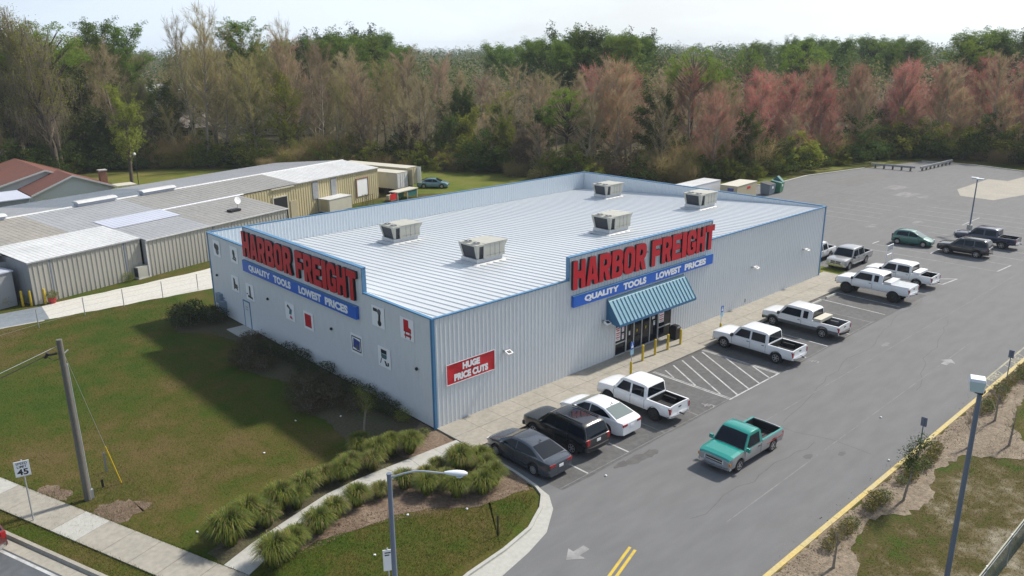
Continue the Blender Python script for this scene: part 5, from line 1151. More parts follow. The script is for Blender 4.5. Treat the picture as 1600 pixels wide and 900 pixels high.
for a in (0, 2.2, 4.4):
    for c in (0, 1.3): MB().box(a, a + .1, c, c + .1, 0, 1.2).build('leg', M['cream'], e)
MB().box(-.1, 4.6, -.1, 1.5, 1.2, 1.32).build('top', M['cream'], e); MB().box(2.4, 4.35, .02, .06, .35, 1.15).build('panel', M['dteal'], e); MB().box(.1, 2.2, .7, .74, .3, 1.1).build('panel', M['green_d'], e)
e = empty('junk_cart', WL(50.4, 2.8), R16, 'rusty red and brown cart left of the pale work stand', 'cart')
MB().box(0, 1.3, 0, 1.0, .3, .5).build('deck', M['brick'], e); MB().box(0, 1.3, 0, .06, .5, 1.3).build('front_panel', M['banner'], e); MB().box(.1, 1.2, .4, .9, .5, 1.1).build('load', M['tanbox'], e)
for a in (.15, 1.1): MB().tube((a, -.02, .15), (a, .06, .15), .15, n=10).build('wheel', M['tyre'], e)
e = empty('wire_cart', WL(47.6, 4.6), R16, 'black wire cage cart below the white roll-up door', 'cart')
for a in (0, .6, 1.2):
    for c in (0, .8): MB().tube((a, c, 0), (a, c, 1.5), .025, n=6).build('upright', M['black'], e)
for z in (.3, .9, 1.45): b = MB(); b.tube((0, 0, z), (1.2, 0, z), .02, n=5); b.build('rail', M['black'], e); MB().tube((0, .8, z), (1.2, .8, z), .02, n=5).build('rail', M['black'], e)
# containers and dumpsters behind the store
trailer('shipping_container', 62.4, 27.6, .06, 9.6, 2.6, .15, 2.72, M['white'], 'long white container behind the far right corner of the store', door=False, wheels=False, cat='container')
e = trailer('shipping_container', 69.4, 23.9, .10, 6.0, 2.5, .1, 2.6, M['tanbox'], 'tan storage container between the white container and the dumpsters', door=False, wheels=False, cat='container')
MB().box(-.02, -.006, .5, 1.4, 1.9, 2.3).build('decal', M['blue_ink'], e); MB().box(3.0, 4.0, -.02, -.006, 1.9, 2.25).build('decal', M['banner'], e)
def dumpster(x, y, rz, m, lab, lid_open):
    e = empty('dumpster', (x, y, .01), rz, lab, 'dumpster', 'dumpsters behind the store')
    MB().hexa([(.1, .1, .1), (1.9, .1, .1), (1.9, 1.4, .1), (.1, 1.4, .1)], [(0, 0, 1.45), (2.0, 0, 1.45), (2.0, 1.5, 1.75), (0, 1.5, 1.75)]).build('bin', m, e)
    MB().box(-.08, 2.08, .2, .3, .8, .95).build('fork_pocket', m, e)
    for a in (0, 1.02): MB().hexa([(a, 0, 1.47), (a + .98, 0, 1.47), (a + .98, 1.5, 1.77), (a, 1.5, 1.77)], [(a, 0, 1.51), (a + .98, 0, 1.51), (a + .98, 1.5, 1.81), (a, 1.5, 1.81)] if not (lid_open and a) else [(a, .9, 2.3), (a + .98, .9, 2.3), (a + .98, 1.5, 1.81), (a, 1.5, 1.81)]).build('lid', M['dark'] if m == M['slate'] else M['dteal'], e)
    MB().box(.8, 1.2, -.012, .04, .9, 1.2).build('label_plate', M['white'], e)
dumpster(79.4, 24.7, .1, M['slate'], 'slate grey dumpster with dark lid behind the store', False); dumpster(82.3, 24.6, .25, M['green_d'], 'green dumpster with open lid and cardboard behind the grey one', True)
# guard rails at the far basin
def grail(a, c, n, lab):
    e = empty('guard_rail', (0, 0, 0), 0, lab, 'guard rail', 'guard rails round the far basin'); a = Vector(a); c = Vector(c)
    for i in range(n): p = a.lerp(c, (i + .5) / n); MB().box(p.x - .12, p.x + .12, p.y - .12, p.y + .12, 0, .62).build('post', M['wood'], e)
    d = (c - a).normalized(); nn = Vector((-d.y, d.x)) * .1; b = MB()
    b.prism([tuple(a - nn), tuple(c - nn), tuple(c + nn), tuple(a + nn)], .5, .85); b.build('rail', M['ro_mid'], e)
grail((116.8, 26.4), (117.6, 19.3), 5, 'left guard rail of the two beyond the far car park'); grail((118.0, 18.6), (131.0, 18.1), 8, 'right guard rail of the two beyond the far car park')
# bollards, signs at the store front
for (x, y, lb) in [(16.44, -1.70, 'leftmost of the four yellow bollards before the doors'), (17.92, -1.63, 'second from the left of the four yellow bollards before the doors'), (19.38, -1.63, 'third from the left of the four yellow bollards before the doors'), (20.9, -1.63, 'rightmost yellow bollard, in front of the black bin')]:
    bollard(x, y - .06, .105, lb, 'yellow bollards before the doors')
M['hc_blue'] = mat('sign_access_blue', (.03, .12, .42), .4); M['hc_pale'] = mat('sign_pale_blue', (.30, .50, .62), .4)
for (x, y, lb) in [(13.62, -3.0, 'wheelchair parking sign on a yellow bollard left of the doors'), (24.2, -2.85, 'wheelchair parking sign on a yellow bollard right of the doors, behind the long white pickup')]:
    e = empty('parking_sign', (x, y, .105), 0, lb, 'sign', 'wheelchair parking signs')
    MB().lathe([(.085, -.05), (.085, 1.02), (.05, 1.08)], 14).build('bollard_base', M['yellow'], e, smooth=40); MB().tube((0, 0, 1.0), (0, 0, 2.45), .025, n=8).build('post', M['galv'], e)
    MB().box(-.16, .16, -.045, -.03, 1.95, 2.42).build('sign_plate', M['hc_blue'], e); MB().box(-.16, .16, -.045, -.03, 1.58, 1.90).build('sign_plate', M['hc_pale'], e)
    b = MB(); b.box(-.10, .10, -.05, -.0455, 2.04, 2.18); b.box(-.03, .03, -.05, -.0455, 2.18, 2.34); b.build('wheelchair_emblem', M['white'], e)
e = empty('litter_bin', (21.55, -.72, .105), 0, 'black litter bin beside the entrance doors', 'litter bin'); MB().box(-.28, .28, -.28, .28, 0, .85).build('bin_body', M['black'], e)
MB().hexa([(-.32, -.32, .85), (.32, -.32, .85), (.32, .32, .85), (-.32, .32, .85)], [(-.2, -.2, 1.05), (.2, -.2, 1.05), (.2, .2, 1.05), (-.2, .2, 1.05)]).build('bin_hood', M['black'], e); MB().box(-.14, .14, -.30, -.275, .88, .98).build('slot', M['galv'], e)
# cart corral
e = empty('cart_corral', (53.6, -2.6, .01), 0, 'white tubular cart corral frame behind the lifted pickup', 'cart corral')
for a in (0, 1.3):
    b = MB(); b.tube((a, 0, 0), (a, 0, 1.9), .035, n=8); b.build('post', M['white'], e)
for z in (1.87, .95): MB().tube((0, 0, z), (1.3, 0, z), .035, n=8).build('rail', M['white'], e)
MB().box(0, 1.3, -.01, .01, 1.35, 1.75).build('sign_panel', M['galv'], e)
# lot lamps
e = empty('lot_lamp', (75.24, -3.07, 0), 0, 'grey lot lamp with two flat heads beside the navy pickup', 'lamp post'); MB().tube((0, 0, .5), (0, 0, 6.0), .09, .06, 10).build('pole', M['steel'], e, smooth=40); MB().lathe([(.3, 0), (.3, .7), (.27, .75)], 16).build('base', M['conc_lt'], e)
for sg in (-1, 1): MB().hexa([(sg * .25 - .18, sg * .35 - .3, 6.0), (sg * .25 + .18, sg * .35 - .3, 6.0), (sg * .25 + .18, sg * .35 + .3, 6.0), (sg * .25 - .18, sg * .35 + .3, 6.0)], [(sg * .25 - .25, sg * .35 - .38, 6.16), (sg * .25 + .25, sg * .35 - .38, 6.16), (sg * .25 + .25, sg * .35 + .38, 6.16), (sg * .25 - .25, sg * .35 + .38, 6.16)]).build('lamp_head', M['lamp_w'], e)
e = empty('lot_lamp', (6.91, -24.62, .08), 0, 'tall grey lot lamp with a cube-shaped pale head on the right verge', 'lamp post'); MB().tube((0, 0, 0), (0, 0, 8.15), .105, .085, 12).build('pole', M['steel'], e, smooth=40)
MB().box(-.16, .16, -.14, .14, 8.12, 8.22).build('bracket', M['black'], e)
hd = empty('lamp_head', parent=e); hd.location = (-.12, .12, 8.22); hd.rotation_euler = (0, 0, radians(20))
MB().hexa([(-.20, -.20, 0), (.20, -.20, 0), (.20, .20, 0), (-.20, .20, 0)], [(-.27, -.27, .42), (.27, -.27, .42), (.27, .27, .42), (-.27, .27, .42)]).build('lens', M['lens'], hd); MB().hexa([(-.28, -.28, .42), (.28, -.28, .42), (.28, .28, .42), (-.28, .28, .42)], [(-.24, -.24, .52), (.24, -.24, .52), (.24, .24, .52), (-.24, .24, .52)]).build('cap', M['lamp_w'], hd)
for k in (-1, 1): MB().box(k * .235 - .01, k * .235 + .01, -.245, -.225, .0, .42).build('edge_bar', M['lamp_w'], hd)
# street light with curved arm
e = empty('street_light', (-10.9, -11.81, 0), 0, 'grey street light with a curved arm and pale cobra head over the planted island', 'street light')
MB().tube((0, 0, 0), (0, 0, 6.5), .11, .085, 12).build('pole', M['steel'], e, smooth=40); MB().tube((0, 0, 6.5), (0, 0, 6.56), .095, n=12).build('cap', M['steel'], e)
ad = Vector((1.93, -2.19, 0)).normalized() * 1.0; ar = MB(); pv = None
for k in range(13):
    t = k / 12; d = 1.95 * t; z = 6.38 + .34 * sin(min(1, t * 1.5) * pi / 2) * 1 - .12 * max(0, t - .5)
    q = (ad.x * d, ad.y * d, z)
    if pv: ar.tube(pv, q, .035, n=8)
    pv = q
ar.build('arm', M['galv'], e, smooth=50)
hd = empty('lamp_head', parent=e); hd.location = (pv[0], pv[1], pv[2]); hd.rotation_euler = (0, 0, atan2(ad.y, ad.x))
b = MB(); rings = [(0, .05, .05), (.15, .10, .08), (.42, .15, .11), (.68, .13, .10), (.80, .05, .05)]; N_ = 12
for x, wy_, hz_ in rings:
    for k in range(N_): a_ = 2 * pi * k / N_; b.v.append((x, wy_ * cos(a_), .02 + hz_ * sin(a_) * (1 if sin(a_) > 0 else .6)))
for i in range(4):
    for k in range(N_): b.f.append((i * N_ + k, (i + 1) * N_ + k, (i + 1) * N_ + (k + 1) % N_, i * N_ + (k + 1) % N_)); b.m.append(0)
b.f.append(tuple(range(4 * N_, 5 * N_))); b.m.append(0); b.build('housing', M['lamp_w'], hd, smooth=60)
MB().lathe([(.14, -.03), (.13, -.09), (.05, -.13)], 14, Matrix.Translation((.52, 0, 0))).build('lens', M['lens'], hd)
b = MB(); b.box(-.34, -.06, -.012, .012, 3.0, 3.95); 
sp = empty('notice_sign', (-10.55, -10.9, 0), atan2(-.5, .85), 'white rectangular notice sign beside the street light pole', 'sign'); MB().tube((-.02, .03, 0), (-.02, .03, 2.9), .03, n=8).build('post', M['galv'], sp)
MB().box(-.20, .16, -.012, .012, 1.95, 2.85).build('sign_plate', M['white'], sp)
for k, z in enumerate((2.7, 2.6)): MB().box(-.13, .09 - .05 * k, -.016, -.0125, z, z + .05).build('print', M['black'], sp)
e = empty('stop_sign', (-9.15, -9.05, 0), radians(55), 'grey back of an octagonal stop sign behind the street light', 'sign'); MB().tube((0, -.03, 0), (0, -.03, 2.6), .03, n=8).build('post', M['galv'], e)
b = MB(); oc = [(.38 * cos(pi / 8 + k * pi / 4), 2.25 + .38 * sin(pi / 8 + k * pi / 4)) for k in range(8)]
b.add([(x, .0, z) for x, z in oc] + [(x, .02, z) for x, z in oc], [tuple(range(8)), tuple(range(8, 16))[::-1]] + [(k, (k + 1) % 8, 8 + (k + 1) % 8, 8 + k) for k in range(8)]); b.build('sign_plate', M['cream'], e)
MB().box(-.06, .06, -.05, -.0, 2.1, 2.4).build('bracket', M['galv'], e)
tag(MB().box(-4.29, -4.22, -9.99, -9.95, 0, 1.05).build('marker_post', M['black']), 'thin black marker post on the island lawn near the driveway kerb', 'marker post')
# speed limit sign
e = empty('speed_sign', (-18.94, 5.55, 0), radians(-12), 'white SPEED LIMIT 45 sign on a thin post by the street sidewalk', 'sign')
MB().tube((.02, .04, -.1), (.02, .04, 3.15), .032, n=8).build('post', M['galv'], e); MB().box(-.30, .30, -.01, .012, 2.35, 3.1).build('sign_plate', M['white_sheet'], e)
b = MB(); b.box(-.285, .285, -.0125, -.0105, 2.365, 2.372); b.build('border', M['black'], e)
for txt, w_, h_, z in (('SPEED', .44, .12, 2.93), ('LIMIT', .38, .12, 2.77), ('45', .44, .30, 2.42)):
    v, f = text_mesh(txt, w_, h_, .015 if txt != '45' else .03); o = MB().add(v, f, Matrix(((1, 0, 0, -w_ / 2), (0, 0, -1, -.0135), (0, 1, 0, z), (0, 0, 0, 1)))).build('lettering', M['black'], e)
# utility pole, wires, guy
e = empty('utility_pole', (-16.53, 5.8, 0), 0, 'weathered wooden utility pole with a pale conduit on the lawn by the sidewalk', 'utility pole')
MB().tube((0, 0, -.2), (0, 0, 8.2), .165, .125, 14).build('pole', M['wood'], e, smooth=40); MB().tube((.17, -.03, 0), (.14, -.03, 7.0), .035, n=8).build('conduit', M['galv'], e)
MB().box(.12, .26, -.1, .04, .02, .5).build('conduit_guard', M['galv'], e)
MB().tube((-.15, .08, 7.55), (-.55, .25, 7.5), .05, n=8).build('insulator', M['black'], e); MB().tube((-.5, .2, 7.62), (-.62, .27, 7.40), .07, n=8).build('splice', M['black'], e); MB().tube((.1, 0, 7.5), (.3, .05, 7.62), .03, n=6).build('bolt', M['galv'], e)
e = empty('overhead_cable', (0, 0, 0), 0, 'pair of dark overhead cables running left from the utility pole', 'cable')
def cable(p, q, r, sag, m, n=24):
    b = MB(); pv = None
    for k in range(n + 1):
        t = k / n; c_ = Vector(p).lerp(Vector(q), t); c_.z -= sag * 4 * t * (1 - t)
        if pv is not None: b.tube(pv, c_, r, n=5, cap=False)
        pv = c_
    b.build('cable', m, e)
cable((-16.65, 5.85, 7.9), (-48, -10, 8.3), .012, .8, M['galv']); cable((-17.1, 6.05, 7.5), (-48, -9, 8.0), .022, .9, M['black']); cable((-16.6, 5.9, 7.3), (-17.1, 6.05, 7.5), .015, .15, M['black'], 6)
e = empty('guy_wire', (0, 0, 0), 0, 'guy wire with a bright yellow guard slanting to the lawn beside the pole', 'guy wire')
A = Vector((-14.86, 6.28, 0)); B_ = Vector((-16.45, 5.85, 7.6)); d = (B_ - A).normalized(); MB().tube(A, B_, .008, n=5).build('wire', M['galv'], e); MB().tube(A, A + d * 2.3, .03, n=8).build('guard', M['yellow'], e)
tag(MB().box(-15.06, -14.99, 8.02, 8.06, 0, 1.05).build('marker_post', M['steel']), 'short grey marker post on the lawn left of the yellow guy guard', 'marker post')
tag(MB().box(-15.7, -15.6, 6.5, 6.56, 0, .42).build('marker_stub', M['black']), 'black stub post between the pole and the yellow guard', 'marker post')
e = empty('regulatory_sign', (16.24, -19.95, .1), radians(90), 'slim edge-on sign on a post by the yellow kerb, nearer of two', 'sign', 'edge-on signs by the yellow kerb'); MB().tube((0, 0, 0), (0, 0, 2.2), .03, n=8).build('post', M['steel'], e); MB().box(-.15, .15, -.05, -.03, 1.75, 2.25).build('sign_plate', M['steel'], e)
e = empty('regulatory_sign', (29.9, -20.05, .1), radians(90), 'slim edge-on sign on a post by the yellow kerb, farther of two', 'sign', 'edge-on signs by the yellow kerb'); MB().tube((0, 0, 0), (0, 0, 2.2), .03, n=8).build('post', M['steel'], e); MB().box(-.15, .15, -.05, -.03, 1.75, 2.25).build('sign_plate', M['steel'], e)
e = empty('yard_lamp', (17.9, 100.6, 0), 0, 'thin dark post with a small white lamp in the field', 'lamp post'); MB().tube((0, 0, 0), (0, 0, 4.6), .06, n=8).build('pole', M['dark'], e); MB().lathe([(.05, 4.6), (.2, 4.75), (.18, 4.95), (.05, 5.05)], 10).build('lamp', M['white'], e)
# little litter scraps on lawns and lot
rr = random.Random(4)
for i, (x, y) in enumerate([(-5.2, 6.5), (-3.0, 5.2), (-8.3, 4.2), (-2.6, 9.8), (-12.6, -8.6), (-9.0, -7.4), (-6.2, -5.9), (-3.9, -7.4), (3.1, -9.9), (19.6, -16.6), (14.9, -19.0), (-13.8, -.5)]):
    MB_ = MB().hexa([(-.06, -.04, 0), (.06, -.05, 0), (.05, .05, 0), (-.05, .04, 0)], [(-.04, -.03, .04), (.05, -.02, .03), (.03, .04, .05), (-.04, .03, .03)])
    o = MB_.build('paper_scrap', M['white']); o.location = (x, y, .045 if y < -3 else .03); o.rotation_euler = (0, 0, rr.uniform(0, 6)); tag(o, 'tiny white paper scrap lying about the store grounds', 'litter', 'paper scraps about the grounds')
# glimpsed houses in the woods
def woodhouse(x, y, rz, w_, d_, h, m, rm, lab):
    e = empty('house', (x, y, 0), rz, lab, 'house'); MB().box(0, w_, 0, d_, 0, h).build('wall', m, e)
    MB().hexa([(-.6, -.6, h), (w_ + .6, -.6, h), (w_ + .6, d_ + .6, h), (-.6, d_ + .6, h)], [(1.5, d_ * .45, h + 2.6), (w_ - 1.5, d_ * .45, h + 2.6), (w_ - 1.5, d_ * .55, h + 2.6), (1.5, d_ * .55, h + 2.6)]).build('roof', rm, e)
    for a in (1.2, w_ * .5, w_ - 2.4): MB().box(a, a + 1.2, -.04, -.001, 1.0, 2.2).build('window', M['glass'], e)
    return e
M['pinkroof'] = mat('pinkish_grey_roofing', (.36, .31, .27), .8, var=.15, scale=.5); M['hcream'] = mat('house_cream', (.45, .40, .30), .8)
woodhouse(66, 158, -.7, 18, 9, 2.9, M['hcream'], M['pinkroof'], 'tan house with grey-pink roof glimpsed through the bare trunks'); woodhouse(47, 160, -.4, 9, 7, 2.9, M['hcream'], M['pinkroof'], 'smaller tan house glimpsed left of the grey-pink roof')
woodhouse(64, 232, -.3, 18, 12, 7.5, mat('house_lilac', (.36, .33, .40), .8), M['ro_white'], 'tall lilac building with a white roof far off in the gap of the trees')
# ------------------------------------------------------------ vegetation
def twigmat(name, a, b2, rnd=.28): return mat(name, a, .95, 0, .15, .5, col2=b2, spec=.1, objrand=rnd, thin=.42)
M['tw_grey'] = twigmat('bare_twigs_grey_brown', (.39, .32, .19), (.28, .23, .125)); M['tw_olive'] = twigmat('bare_twigs_olive', (.34, .32, .11), (.36, .30, .14)); M['tw_pink'] = twigmat('bare_twigs_pinkish', (.42, .30, .21), (.31, .24, .15)); M['tw_red'] = twigmat('red_maple_buds', (.56, .065, .095), (.47, .15, .15), .2); M['tw_yel'] = twigmat('yellow_green_buds', (.36, .36, .09), (.28, .25, .10)); M['moss'] = twigmat('hanging_moss', (.24, .21, .155), (.17, .145, .105)); M['bark'] = mat('grey_bark', (.30, .26, .21), .95, var=.3, scale=2, spec=.1); M['bark_d'] = mat('dark_bark', (.12, .10, .08), .95, var=.3, scale=2, spec=.1)
M['lf_pine'] = twigmat('pine_needles', (.10, .17, .03), (.16, .22, .04)); M['lf_dark'] = twigmat('dark_evergreen_leaves', (.045, .08, .02), (.09, .12, .028)); M['lf_mid'] = twigmat('mid_green_leaves', (.16, .21, .03), (.25, .24, .05)); M['lf_yel'] = twigmat('yellow_green_leaves', (.24, .26, .04), (.17, .20, .04)); M['lf_tan'] = twigmat('dry_tan_brush', (.36, .27, .14), (.27, .22, .09)); M['lf_brn'] = twigmat('brown_vine_tangle', (.13, .10, .075), (.17, .13, .09))
rng = np.random.default_rng(3)
def npmesh(name, V, F, mats, mi=None, smooth=False):
    me = bpy.data.meshes.new(name); V = np.asarray(V, 'f'); F = np.asarray(F, 'i'); nf, k = F.shape
    me.vertices.add(len(V)); me.vertices.foreach_set('co', V.ravel()); me.loops.add(nf * k); me.loops.foreach_set('vertex_index', F.ravel()); me.polygons.add(nf)
    me.polygons.foreach_set('loop_start', np.arange(0, nf * k, k, dtype='i')); 
    if mi is not None: me.polygons.foreach_set('material_index', np.asarray(mi, 'i'))
    me.update(calc_edges=True)
    for m_ in mats: me.materials.append(m_)
    return me
def slivers(P, D, L, w_):   # thin triangles
    n = len(P); D = D / np.linalg.norm(D, axis=1, keepdims=True); X = np.cross(D, rng.normal(size=(n, 3))); X /= np.linalg.norm(X, axis=1, keepdims=True)
    V = np.empty((n, 3, 3)); V[:, 0] = P - X * w_[:, None] / 2; V[:, 1] = P + X * w_[:, None] / 2; V[:, 2] = P + D * L[:, None]
    return V.reshape(-1, 3), np.arange(n * 3).reshape(n, 3)
def quads(P, s, flat=0.):
    n = len(P); A = rng.normal(size=(n, 3)); A /= np.linalg.norm(A, axis=1, keepdims=True); A[:, 2] *= (1 - flat); B = np.cross(A, rng.normal(size=(n, 3))); B /= np.linalg.norm(B, axis=1, keepdims=True)
    A = A * s[:, None]; B = B * (s * rng.uniform(.4, .9, n))[:, None]
    V = np.stack([P - A, P - B, P + A], 1); 
    return V.reshape(-1, 3), np.arange(n * 3).reshape(n, 3)
def skel(h, r0, nb, base, ang, lf, lean=.04, sub=4, curve=.25, wob=.03, forks=1):
    """returns segments (p,q,r0,r1) and twig anchor points with directions"""
    segs = []; anch = []
    p = np.zeros(3); d = np.array([rng.normal() * lean, rng.normal() * lean, 1.]); n = 9; trunk = []
    for i in range(n):
        q = p + d / np.linalg.norm(d) * h * .92 / n; ra = r0 * (1 - i / n) ** .8 + .03; rb = r0 * (1 - (i + 1) / n) ** .8 + .025; segs.append((p, q, ra, rb)); trunk.append((p, q, ra)); p = q; d = d + rng.normal(size=3) * [wob, wob, 0]
    for k in range(nb):
        t = base + (1 - base) * (k + rng.uniform(0, 1)) / nb; i = min(n - 1, int(t * n)); a, b, ra = trunk[i]; p = a + (b - a) * (t * n - i)
        L = h * lf(t) * rng.uniform(.75, 1.15); th = rng.uniform(0, 2 * pi); an = ang(t) + rng.normal() * .12; d = np.array([cos(th) * sin(an), sin(th) * sin(an), cos(an)]); rr = ra * .45
        m_ = 4; bp = []
        for j in range(m_):
            q = p + d * L / m_; segs.append((p, q, rr * (1 - j / m_) + .015, rr * (1 - (j + 1) / m_) + .012)); bp.append((p, q)); p = q; d = d + np.array([0, 0, curve]) + rng.normal(size=3) * .12; d /= np.linalg.norm(d)
            anch.append((q, d, L / m_))
        for j in range(sub):
            i2 = rng.integers(1, m_); a2, b2 = bp[i2]; p2 = a2 + (b2 - a2) * rng.uniform(); d2 = (b2 - a2) / np.linalg.norm(b2 - a2) + rng.normal(size=3) * .45; d2[2] += curve; d2 /= np.linalg.norm(d2); L2 = L * rng.uniform(.3, .5)
            pp2 = p2
            for z in range(2):
                q2 = pp2 + d2 * L2 / 2; segs.append((pp2, q2, rr * .3 * (1 - z * .4) + .01, .015)); anch.append((q2, d2, L2 / 2)); pp2 = q2; d2 = d2 + rng.normal(size=3) * .15; d2[2] += curve * .4; d2 /= np.linalg.norm(d2)
    return segs, anch
def segmesh(name, segs, m_, n=4):
    V = []; F = []
    for p, q, ra, rb in segs:
        d = q - p; d = d / (np.linalg.norm(d) + 1e-9); x = np.cross(d, [.3, .9, .1]); x /= np.linalg.norm(x) + 1e-9; y = np.cross(d, x); b = len(V); k_ = 6 if ra > .12 else n - 1 if ra < .04 else n
        for c_, r in ((p, ra), (q, rb)):
            for i in range(k_): a = 2 * pi * i / k_; V.append(c_ + x * cos(a) * r + y * sin(a) * r)
        for i in range(k_): F.append((b + i, b + (i + 1) % k_, b + k_ + (i + 1) % k_, b + k_ + i))
    return npmesh(name, V, F, [m_])
def twigcrown(name, anch, nt, Lr, w_, spread, mats, up=.5, fr2=0, bud=None, nbud=0):
    A = np.array([a for a, d, l in anch]); D = np.array([d for a, d, l in anch]); Ls = np.array([l for a, d, l in anch])
    i = rng.integers(0, len(A), nt); P = A[i] - D[i] * (rng.uniform(0, 1, nt) * Ls[i])[:, None]; d = D[i] + rng.normal(size=(nt, 3)) * spread; d[:, 2] += up
    P = P + rng.normal(size=(nt, 3)) * .12
    L = rng.uniform(*Lr, nt); V, F = slivers(P, d, L, rng.uniform(.6, 1.3, nt) * w_)
    mi = np.zeros(nt, int)
    if nbud:
        j = rng.integers(0, nt, nbud); dn = d[j] / np.linalg.norm(d[j], axis=1, keepdims=True); Pb = P[j] + dn * (L[j] * rng.uniform(.35, 1.0, nbud))[:, None]; V2, F2 = quads(Pb, rng.uniform(.05, .13, nbud)); F = np.vstack([F, F2 + len(V)]); V = np.vstack([V, V2]); mi = np.concatenate([mi, np.ones(nbud, int)])
    return npmesh(name, V, F, mats, mi)
def leafcrown(name, C_, R_, nper, s, m_, flat=.3, squash=.75, extra=None):
    C_ = np.array(C_); R_ = np.array(R_); n = len(C_) * nper; i = np.repeat(np.arange(len(C_)), nper); d = rng.normal(size=(n, 3)); d /= np.linalg.norm(d, axis=1, keepdims=True)
    rad = R_[i] * rng.uniform(.25, 1.0, n) ** .6; P = C_[i] + d * rad[:, None] * [1, 1, squash]; V, F = quads(P, rng.uniform(.6, 1.4, n) * s, flat)
    return npmesh(name, V, F, [m_])
PROT = {}
def proto(key, cat_name, trunk, crown): PROT[key] = (cat_name, trunk, crown)
# bare upright trees
for key, h, nb, base, w_, mats, nt, bud in [('bareA', 22, 34, .22, .045, ('tw_grey',), 5200, 0), ('bareB', 23, 38, .25, .042, ('tw_olive', 'tw_yel'), 4800, 2200), ('bareC', 18, 34, .18, .045, ('tw_pink',), 5200, 0), ('bareD', 20, 30, .15, .045, ('tw_grey', 'tw_yel'), 4200, 1200), ('bareT', 28, 40, .42, .036, ('tw_olive',), 4200, 0), ('mapleA', 17, 36, .18, .045, ('tw_pink', 'tw_red'), 4200, 7500), ('mapleB', 16, 32, .2, .045, ('tw_grey', 'tw_red'), 4200, 3600), ('mapleC', 17, 36, .18, .05, ('tw_pink', 'tw_red'), 3600, 11000)]:
    sg, an = skel(h, .24 if key != 'bareT' else .22, nb, base, lambda t: (1.12 if key != 'bareT' else 1.0) - .5 * t, lambda t: (.36 if key != 'bareT' else .30) * (1.1 - t * .62), curve=.17)
    proto(key, 'bare_tree', segmesh('trunk', sg, M['bark'] if key != 'mapleA' else M['bark']), twigcrown('crown', an, nt, (.6, 1.6), w_, .55, [M[m] for m in mats], .35, bud=mats[-1], nbud=bud))
M['lf_bright'] = twigmat('bright_pine_needles', (.15, .23, .035), (.21, .29, .05), .08)  # brighter green needles for the round pines
for key, h, rx, rz in (('roundA', 20, 4.9, 4.3), ('roundB', 13, 4.4, 4.2)):
    zc0 = h - rz; C_ = []
    for i in range(170):
        v = rng.normal(size=3); v /= np.linalg.norm(v)
        if v[2] < -.45: continue
        q = rng.uniform(.45, 1.0) ** .5; C_.append((v[0] * q * rx, v[1] * q * rx, zc0 + v[2] * q * rz * (1 if v[2] > 0 else .75)))
    sg, an = skel(h * .9, .3, 4, .5, lambda t: 1.0, lambda t: .1, sub=1)
    for c in C_[::2]:
        c = np.array(c); a0 = np.array([0, 0, max(h * .42, c[2] - 3.0)]); m0 = (a0 + c) / 2 + [0, 0, -.3]; sg += [(a0, m0, .09, .06), (m0, c, .06, .02)]
    proto(key, 'pine_tree', segmesh('trunk', sg, M['bark_d']), leafcrown('crown', C_, rng.uniform(.45, .8, len(C_)), 60, .13, M['lf_bright'], .2, .62))
# pines: long trunk, rounded top
for key, h, cr, nb, m_ in [('pineA', 20, .42, 34, 'lf_pine'), ('pineB', 22, .36, 28, 'lf_pine'), ('pineC', 13, .62, 30, 'lf_pine')]:
    sg, an = skel(h, .26, nb, 1 - cr, lambda t: 1.35 - .55 * t, lambda t: .24 if key == 'pineC' else .21, curve=.16, sub=4)
    C_ = [a for a, d, l in an if a[2] > h * (1 - cr) * .9]; 
    proto(key, 'pine_tree', segmesh('trunk', sg, M['bark_d']), leafcrown('crown', C_, rng.uniform(.45, .9, len(C_)) * (.85 if key == 'pineC' else 1), 46, .145, M[m_], .2, .6))
# broad evergreen oaks, one mossy
for key, h, m_, npc in [('oakA', 15, 'lf_dark', 40), ('oakB', 13, 'lf_mid', 38), ('oakY', 14, 'lf_yel', 22)]:
    sg, an = skel(h, .35, 26, .2, lambda t: 1.15 - .5 * t, lambda t: .34 * (1.1 - t * .4), curve=.10, sub=4)
    C_ = [a for a, d, l in an]; proto(key, 'evergreen_tree', segmesh('trunk', sg, M['bark_d']), leafcrown('crown', C_, rng.uniform(.5, 1.15, len(C_)), npc, .19, M[m_], .3, .75))
sg, an = skel(23, .55, 34, .22, lambda t: 1.0 - .35 * t, lambda t: .30 * (1.15 - t * .5), curve=.12, sub=6, wob=.07)
C_ = np.array([a for a, d, l in an]); tr_ = segmesh('trunk', sg, M['bark_d'])
n = 4600; i = rng.integers(0, len(C_), n); V1, F1 = slivers(C_[i] + rng.normal(size=(n, 3)) * .5, np.tile([0, 0, -1.], (n, 1)) + rng.normal(size=(n, 3)) * .12, rng.uniform(.6, 2.2, n), rng.uniform(.04, .09, n))
k = 11000; up_ = C_[C_[:, 2] > 10]; i = rng.integers(0, len(up_), k); V2, F2 = quads(up_[i] + rng.normal(size=(k, 3)) * [.8, .8, .45], rng.uniform(.08, .2, k), .3)
proto('mossy', 'mossy_tree', tr_, npmesh('crown', np.vstack([V1, V2]), np.vstack([F1, F2 + len(V1)]), [M['moss'], M['lf_mid']], np.concatenate([np.zeros(n, int), np.ones(k, int)])))
